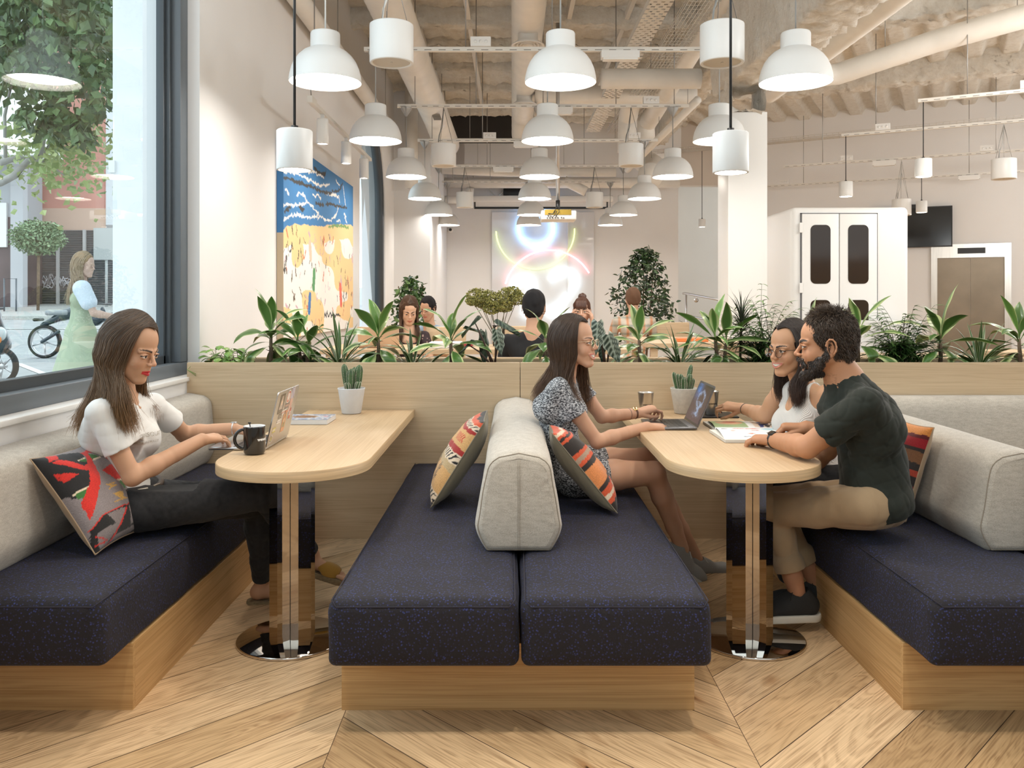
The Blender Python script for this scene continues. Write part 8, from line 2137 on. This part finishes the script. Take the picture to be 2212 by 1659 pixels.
for kn, an in (('kn_n','an_n'),('kn_f','an_f')): d = A3(J[an])-A3(J[kn]); S.chain([A3(J[kn])+d*.5, A3(J[kn])+d*.8, A3(J[an])+np.array([0,0,-.01])], [.044,.040,.033], .01)
sdf_obj('lower_legs', S, M['skin'], Pn, lambda V: base_cols(V, (.42,.20,.11)), 1)
ms = (pmat('black_suede', (.018,.018,.018), .85, bmp=.2, bs=300), pmat('white_rubber_sole', (.60,.57,.50), .6), pmat('black_lace', (.02,.02,.02), .8))
shoe('sneaker', A3(J['an_n']), A3(J['an_n'])+np.array([-.16,-.01,-.0]), Pn, ms, sc=1.08); shoe('sneaker', A3(J['an_f']), A3(J['an_f'])+np.array([-.16,.0,0]), Pn, ms, sc=1.08)
# short hair and beard
cp_ = scalp_cap(HM4, sc, Pn, (.022,.015,.011), 1.035, (.070,.07), nape=-.075, ears=True, crown=.006, bumps=.003)
rs = np.random.RandomState(9); Hm = np.array(HM4); Hi = np.array(HM4.inverted()); K = []
Vc = np.array([v.co for v in cp_.data.vertices])+np.array(Pn.location)*0; Pl = (Vc @ Hi[:3, :3].T+Hi[:3, 3])/sc
for i in rs.choice(len(Pl), 8000):
    p = Pl[i]; u = (p-np.array([-.018, 0, .042]))/np.array([.1, .08, .09]); n_ = np.linalg.norm(u)
    if n_ < .93 and p[2] > -.02: continue
    u = u/n_; topw = max(0, u[2])**1.5; L = .010+.020*topw; fwd = np.array([.55*topw, 0, 0])+rs.normal(size=3)*.14
    t_ = np.array([-.30, 0, -.8+topw*.65])+fwd+u*(.14+.26*topw); t_ = t_/np.linalg.norm(t_)
    K.append([p*sc, (p+t_*L*.5+u*.0015)*sc, (p+t_*L)*sc])
K = np.array(K); K = K @ Hm[:3, :3].T+Hm[:3, 3]
strands('hair', hermite(K, 5), M['hair'], Pn, .0010, ((.018,.012,.009),(.08,.048,.028),(.11,.068,.04)), 4)
S = Sdf(*bbox([T(HM4,(.03,0,-.06))], .15), .0028); R = HM4.to_3x3(); cq = lambda a, b, c: T(HM4, (a*sc, b*sc, c*sc))
for s_ in (-1, 1):
    S.chain([cq(-.004,s_*.0735,.012), cq(.004,s_*.068,-.030), cq(.030,s_*.053,-.066), cq(.066,s_*.026,-.098)], [.006,.010,.015,.016], .014)
    S.chain([cq(.030,s_*.052,-.045), cq(.060,s_*.038,-.062)], [.010,.010], .014); S.chain([cq(.101,s_*.006,-.0455), cq(.088,s_*.028,-.052), cq(.080,s_*.033,-.072)], [.0042,.0048,.008], .006)
S.ell(cq(.072,0,-.106), (.026,.028,.020), R, .014); S.ell(cq(.040,0,-.100), (.038,.040,.014), R, .014)
S.ell(cq(.096,0,-.062), (.016,.022,.012), R, .004, 's')
rs2 = np.random.RandomState(14); W_ = [(rs2.normal(size=3)*170, rs2.rand()*6) for _ in range(7)]
S.displace(lambda X, Y, Z: .0013*sum(np.sin(a[0]*X+a[1]*Y+a[2]*Z+p) for a, p in W_)*.6)
bo = sdf_obj('beard', S, M['hair'], Pn, lambda V: base_cols(V, (.020,.013,.010), 7), 1)
Vb, Fb = S.mesh(); ii = rs.choice(len(Vb), 4200); cen = cq(.02,0,-.05); K = []
for i in ii:
    p = Vb[i]; d = (p-cen); d /= np.linalg.norm(d); t_ = d*.5+np.array([-.15,0,-.8])+rs.normal(size=3)*.25; t_ /= np.linalg.norm(t_); K.append([p, p+t_*.005+d*.001, p+t_*.010])
strands('beard_hair', hermite(np.array(K), 4), M['hair'], bo, .0009, ((.016,.010,.008),(.07,.038,.02)), 6)
# smart watch
q = A3(J['wr_n'])-(A3(J['wr_n'])-A3(J['el_n']))*.05; ax_ = Vector(A3(J['wr_n'])-A3(J['el_n'])).normalized(); RR = Vector((0,0,1)).rotation_difference(ax_).to_matrix()
mb = MB(); mb.tube([Vector(q)+RR@Vector((.0325*math.cos(a), .0325*math.sin(a), 0)) for a in [2*PI*k/28 for k in range(29)]], .0105, 6, flat=.22); wt = mb.build('smart_watch', M['black'], Pn)
mb = MB(); up_ = Vector((-.35,-.45,.85)); up_ = (up_-ax_*up_.dot(ax_)).normalized(); cc = Vector(q)+up_*.036; sd_ = ax_.cross(up_)
fm = Matrix((ax_, sd_, up_)).transposed().to_4x4(); fm.translation = cc; mb.xf = fm; mb.box((-.018,-.0125,-.006), (.018,.0125,.004), 0, .004); mb.box((-.015,-.0100,.0038), (.015,.0100,.0046), 1); mb.build('watch_case', [M['black'], M['dark_glass']], wt)
# ================================================================== PEOPLE FARTHER AWAY
def far_person(label, hx, hy, Y, yaw, pitch, shirt, haircol, skin, shoulders=.40, long_=False, mouth='closed', bun=False, arms='table', hairline=.062, seat_drop=.62, scale=1.0, mat_=None, front=None, lean=.06, brow=(.03,.02,.015), headh=.23):
    c = at(hx, hy, Y); HMx = head_frame(c, yaw, pitch); f = Vector((math.cos(math.radians(yaw)), math.sin(math.radians(yaw)), 0)); sd = Vector((-f.y, f.x, 0)); sh = shoulders/2-.045
    if front is not None: f = Vector(front).normalized(); sd = Vector((-f.y, f.x, 0))
    J = dict(neck=c-f*.045-Vector((0,0,.19)), chest=c-f*(.03+lean)-Vector((0,0,.33)), waist=c-f*(.07+lean)-Vector((0,0,.52)), pelvis=c-f*(.09+lean)-Vector((0,0,.70)))
    for k, s_ in (('sh_n', -1), ('sh_f', 1)): J[k] = J['neck']+sd*(s_*sh)-f*.01-Vector((0,0,.045))
    if arms == 'table':
        for k, s_ in (('n', -1), ('f', 1)): J['el_'+k] = J['sh_'+k]+sd*(s_*.05)+f*.10-Vector((0,0,.24)); J['wr_'+k] = J['el_'+k]+f*.22-sd*(s_*.09)+Vector((0,0,.02))
    elif arms == 'face':
        for k, s_ in (('n', -1), ('f', 1)): J['el_'+k] = J['sh_'+k]+sd*(s_*.03)+f*.20-Vector((0,0,.17)); J['wr_'+k] = c+f*.05+sd*(s_*.105)-Vector((0,0,.11))
    t = thing('person', label, 'person', J['pelvis'])
    S = Sdf(*bbox([J[k] for k in J]+[T(HMx,(0,0,.1))], .16), .0048 if Y < 9 else .006)
    add_head(S, HMx, scale, mouth if mouth != 'closed' else 'closed'); S.cap(T(HMx,(-.02,0,-.05)), A3(J['neck']), .052, .056, .02); S.cap(A3(J['neck']), A3(J['neck'])-np.array([0,0,.08]), .06, .08, .03); core(S, J)
    for k in ('n','f'):
        arm(S, J['sh_'+k], J['el_'+k], J['wr_'+k], (.043,.036,.037,.025)); s_ = -1 if k == 'n' else 1
        tip = Vector(J['wr_'+k])+(f*.12 if arms == 'table' else Vector((0,0,.12))+f*.02-sd*(s_*.02)); HH = hand_frame(J['wr_'+k], tip, (0,0,1) if arms == 'table' else sd*s_)
        add_hand(S, HH, 1 if k == 'n' else -1, [(20,30,20)]*4, .8, (.5,.3,.2), .95, 1.0)
    fc = face_color(HMx, scale, skin, (.45,.15,.11), brow, mouth=mouth, browth=1.2)
    sdf_obj('body', S, M['skin'], t, lambda V: fc(V, base_cols(V, skin)), 1)
    S = Sdf(*bbox([J[k] for k in ('neck','chest','waist','pelvis','sh_n','sh_f','el_n','el_f')], .17), .006)
    torso(S, J, 1.0 if shoulders > .42 else .88, .006, front=tuple(f))
    for k in ('n','f'): sleeve(S, J['sh_'+k], J['el_'+k], .6, .056, .062, .045)
    folds(S, .005, 38, int(hx)); S.cap(A3(J['neck'])+np.array([0,0,.12]), A3(J['neck'])-np.array([0,0,.0]), .062, .066, .006, 's')
    so = sdf_obj('shirt', S, shirt, t, mat_, 2)
    scalp_cap(HMx, scale, t, haircol, 1.07, (hairline,.07), nape=-.075, ears=not long_, h=.0045, bumps=.002, crown=.006)
    if long_:
        e_ = lambda s_, a, d: c+f*a+sd*(s_*.085)-Vector((0,0,d))
        long_hair('hair', HMx, scale, t, 900, (Vector(haircol)*.7, Vector(haircol)*2.2, Vector(haircol)*2.6), .0, [([e_(-1,.02,.18), e_(-1,.02,.28)], [e_(-.6,-.09,.18), e_(-.6,-.1,.28)]), ([e_(1,.02,.18), e_(1,.02,.28)], [e_(.6,-.09,.18), e_(.6,-.1,.28)])], int(hx), 1.03, 52, .0022, .006, 12)
    if bun:
        mb = MB(); mb.ball(T(HMx,(-.06,0,.145)), (.04,.04,.035), 12, 8, 0, tuple(haircol)); mb.build('hair_bun', M['hair'], t)
        rs = np.random.RandomState(3); K = []; Hm = np.array(HMx)
        for k in range(350): y_ = rs.uniform(-.05,.05); K.append([[.04,y_*.6,.135],[.085,y_*.95,.10],[.098,y_,.055],[.096,y_*1.05,.03+rs.uniform(-.004,.008)]])
        K = np.array(K) @ Hm[:3,:3].T+Hm[:3,3]; strands('fringe', hermite(K, 8), M['hair'], t, .0022, (Vector(haircol)*.8, Vector(haircol)*2), 5)
    st = thing('bar_stool', 'oak stool under the '+label.split(' in ')[0].split(' with ')[0].split(' holding')[0], 'stool', (J['pelvis'].x,J['pelvis'].y,0), 'oak stools behind the planter'); zz = J['pelvis'].z-.11; x_, y_ = J['pelvis'].x, J['pelvis'].y
    mb = MB(); mb.box((x_-.19,y_-.19,zz-.035), (x_+.19,y_+.19,zz), 0, .01); mb.build('seat', M['oak'], st)
    for a_ in (-1, 1):
        for b_ in (-1, 1): mb = MB(); mb.tube([(x_+a_*.15,y_+b_*.15,zz-.03),(x_+a_*.19,y_+b_*.19,0)], .015, 8); mb.build('leg', M['oak'], st)
    return t, J
m, nt_, b = newmat('floral_blouse'); mp = coords(nt_); v = N(nt_, 'ShaderNodeTexVoronoi'); v.inputs['Scale'].default_value = 26; nt_.links.new(mp.outputs[0], v.inputs['Vector']); r_ = ramp(nt_, v.outputs['Distance'], [(.14, (.55,.40,.34)), (.22, (.05,.03,.035)), (.6, (.035,.022,.026))]); nt_.links.new(r_.outputs[0], b.inputs['Base Color']); b.inputs['Roughness'].default_value = .8; M['floral'] = m
far_person('long brown-haired woman in a dark flowered blouse looking down behind the planter', 884, 672, 7.9, -78, 22, M['floral'], (.06,.033,.02), (.62,.40,.28), .38, True)
far_person('dark-haired man in a light blue shirt beside the flowered blouse woman', 924, 668, 9.3, -110, 15, pmat('light_blue_shirt', (.30,.42,.58), .8), (.015,.013,.014), (.55,.33,.22), .44)
t, J = far_person('short-haired man in a black t-shirt seen from behind', 1154, 667, 6.25, 80, 5, pmat('black_tee', (.012,.012,.013), .9), (.018,.017,.018), (.55,.32,.21), .47, lean=0, hairline=.05)
far_person('woman with fringe and bun holding her face in both hands', 1257, 674, 8.0, -98, 0, pmat('dark_top', (.03,.03,.035), .8), (.075,.03,.018), (.62,.38,.27), .36, False, 'smile', True, 'face', .05)
m, nt_, b = newmat('plaid_shirt'); 
def bands(axis, sc_, ph):
    mp = coords(nt_); sp = N(nt_, 'ShaderNodeSeparateXYZ'); nt_.links.new(mp.outputs[0], sp.inputs[0]); a = N(nt_, 'ShaderNodeMath', operation='MULTIPLY_ADD'); a.inputs[1].default_value = sc_; a.inputs[2].default_value = ph; nt_.links.new(sp.outputs[axis], a.inputs[0]); s_ = N(nt_, 'ShaderNodeMath', operation='SINE'); nt_.links.new(a.outputs[0], s_.inputs[0]); return s_
r1 = ramp(nt_, bands('X', 70, 0).outputs[0], [(.0, (.55,.50,.42)), (.55, (.60,.40,.28)), (1, (.60,.28,.14))]); r2 = ramp(nt_, bands('Z', 70, 1).outputs[0], [(0, (1,1,1)), (.6, (.9,.85,.8)), (1, (.55,.68,.72))])
x = N(nt_, 'ShaderNodeMix'); x.data_type = 'RGBA'; x.blend_type = 'MULTIPLY'; x.inputs[0].default_value = 1; nt_.links.new(r1.outputs[0], x.inputs[6]); nt_.links.new(r2.outputs[0], x.inputs[7]); nt_.links.new(x.outputs[2], b.inputs['Base Color']); M['plaid'] = m
far_person('balding man in a pale plaid shirt seen from behind at the right', 1367, 648, 9.6, 95, 8, M['plaid'], (.14,.075,.045), (.58,.34,.22), .48, lean=.02, hairline=.05)
# woman walking past on the street
c = at(182, 574, 8.5); g = gz(8.5); f = Vector((.85,.5,0)).normalized(); sd = Vector((-f.y,f.x,0)); HMx = head_frame(c, -8, 5)
t = thing('person', 'woman with long fair hair in a sage green dress walking outside the window', 'person', (c.x,8.5,g))
J = dict(neck=c-f*.03-Vector((0,0,.18)), chest=c-f*.03-Vector((0,0,.33)), waist=c-f*.03-Vector((0,0,.52)), pelvis=c-f*.03-Vector((0,0,.68)))
for k, s_ in (('sh_n',-1),('sh_f',1)): J[k] = J['neck']+sd*s_*.15-Vector((0,0,.05)); J['el'+k[2:]] = J[k]+sd*s_*.06+f*(.10)-Vector((0,0,.24)); J['wr'+k[2:]] = J['el'+k[2:]]+f*.20-Vector((0,0,.04))
hip = Vector(J['pelvis']); L = hip.z-g
J['kn_n'] = hip+sd*-.07+f*.16-Vector((0,0,L*.47)); J['an_n'] = Vector((hip.x,hip.y,g+.09))+f*.22-sd*.07; J['kn_f'] = hip+sd*.07+f*.02-Vector((0,0,L*.48)); J['an_f'] = Vector((hip.x,hip.y,g+.10))-f*.24+sd*.07
S = Sdf(*bbox([J[k] for k in J]+[T(HMx,(0,0,.1))], .16), .0075)
add_head(S, HMx, 1.0, 'closed', ears=False); S.cap(T(HMx,(-.02,0,-.05)), A3(J['neck']), .05, .05, .02); core(S, J); S.cap(A3(J['chest']), A3(hip), .08, .10, .03)
for k in ('n','f'):
    arm(S, J['sh_'+k], J['el_'+k], J['wr_'+k], (.042,.034,.036,.025)); leg(S, hip+sd*(-.07 if k == 'n' else .07), J['kn_'+k], J['an_'+k], (.085,.056,.054,.035)); a_ = A3(J['an_'+k]); S.cap(a_+np.array([0,0,-.04]), a_+np.array([f.x*.15,f.y*.15,-.065]), .035, .022)
    HH = hand_frame(J['wr_'+k], Vector(J['wr_'+k])+f*.12, (0,0,1)); add_hand(S, HH, 1 if k == 'n' else -1, [(20,30,20)]*4, .8, (.5,.3,.2), .95, 1.1)
sdf_obj('body', S, M['skin'], t, lambda V: base_cols(V, (.58,.40,.32)), 1)
S = Sdf(*bbox([J[k] for k in ('neck','sh_n','sh_f','pelvis','kn_n','kn_f')], .3), .009); torso(S, J, .92, .01, front=tuple(f))
S.cap(hip, hip-Vector((0,0,.42)), .15, .27, .05); cut_plane(S, A3(hip)-np.array([0,0,.50]), (0,0,-1), .5); folds(S, .010, 26, 2); S.cap(A3(J['neck'])+np.array([0,0,.12]), A3(J['neck'])-np.array([0,0,.02]), .07, .075, .006, 's')
sdf_obj('dress', S, pmat('sage_dress', (.40,.46,.33), .85), t, None, 2)
S = Sdf(*bbox([J[k] for k in ('sh_n','sh_f','el_n','el_f')], .15), .008)
for k in ('n','f'): S.cap(A3(J['sh_'+k]), A3(J['sh_'+k])+(A3(J['el_'+k])-A3(J['sh_'+k]))*.55, .085, .080, .02)
folds(S, .004, 40, 4); sdf_obj('puff_sleeves', S, pmat('pale_blue_white', (.62,.70,.78), .8), t, None, 1)
scalp_cap(HMx, 1.0, t, (.32,.22,.13), 1.08, (.062,.07), h=.006)
e_ = lambda s_, a, d: c+f*a+sd*(s_*.085)-Vector((0,0,d))
long_hair('hair', HMx, 1.0, t, 900, ((.26,.18,.10),(.50,.38,.25),(.50,.38,.26)), 0, [([e_(-1,-.01,.2), e_(-1,-.03,.36)], [e_(-.5,-.12,.2), e_(-.5,-.15,.38)]), ([e_(1,-.01,.2), e_(1,-.03,.36)], [e_(.5,-.12,.2), e_(.5,-.15,.38)])], 8, 1.04, 55, .003, .01, 12)
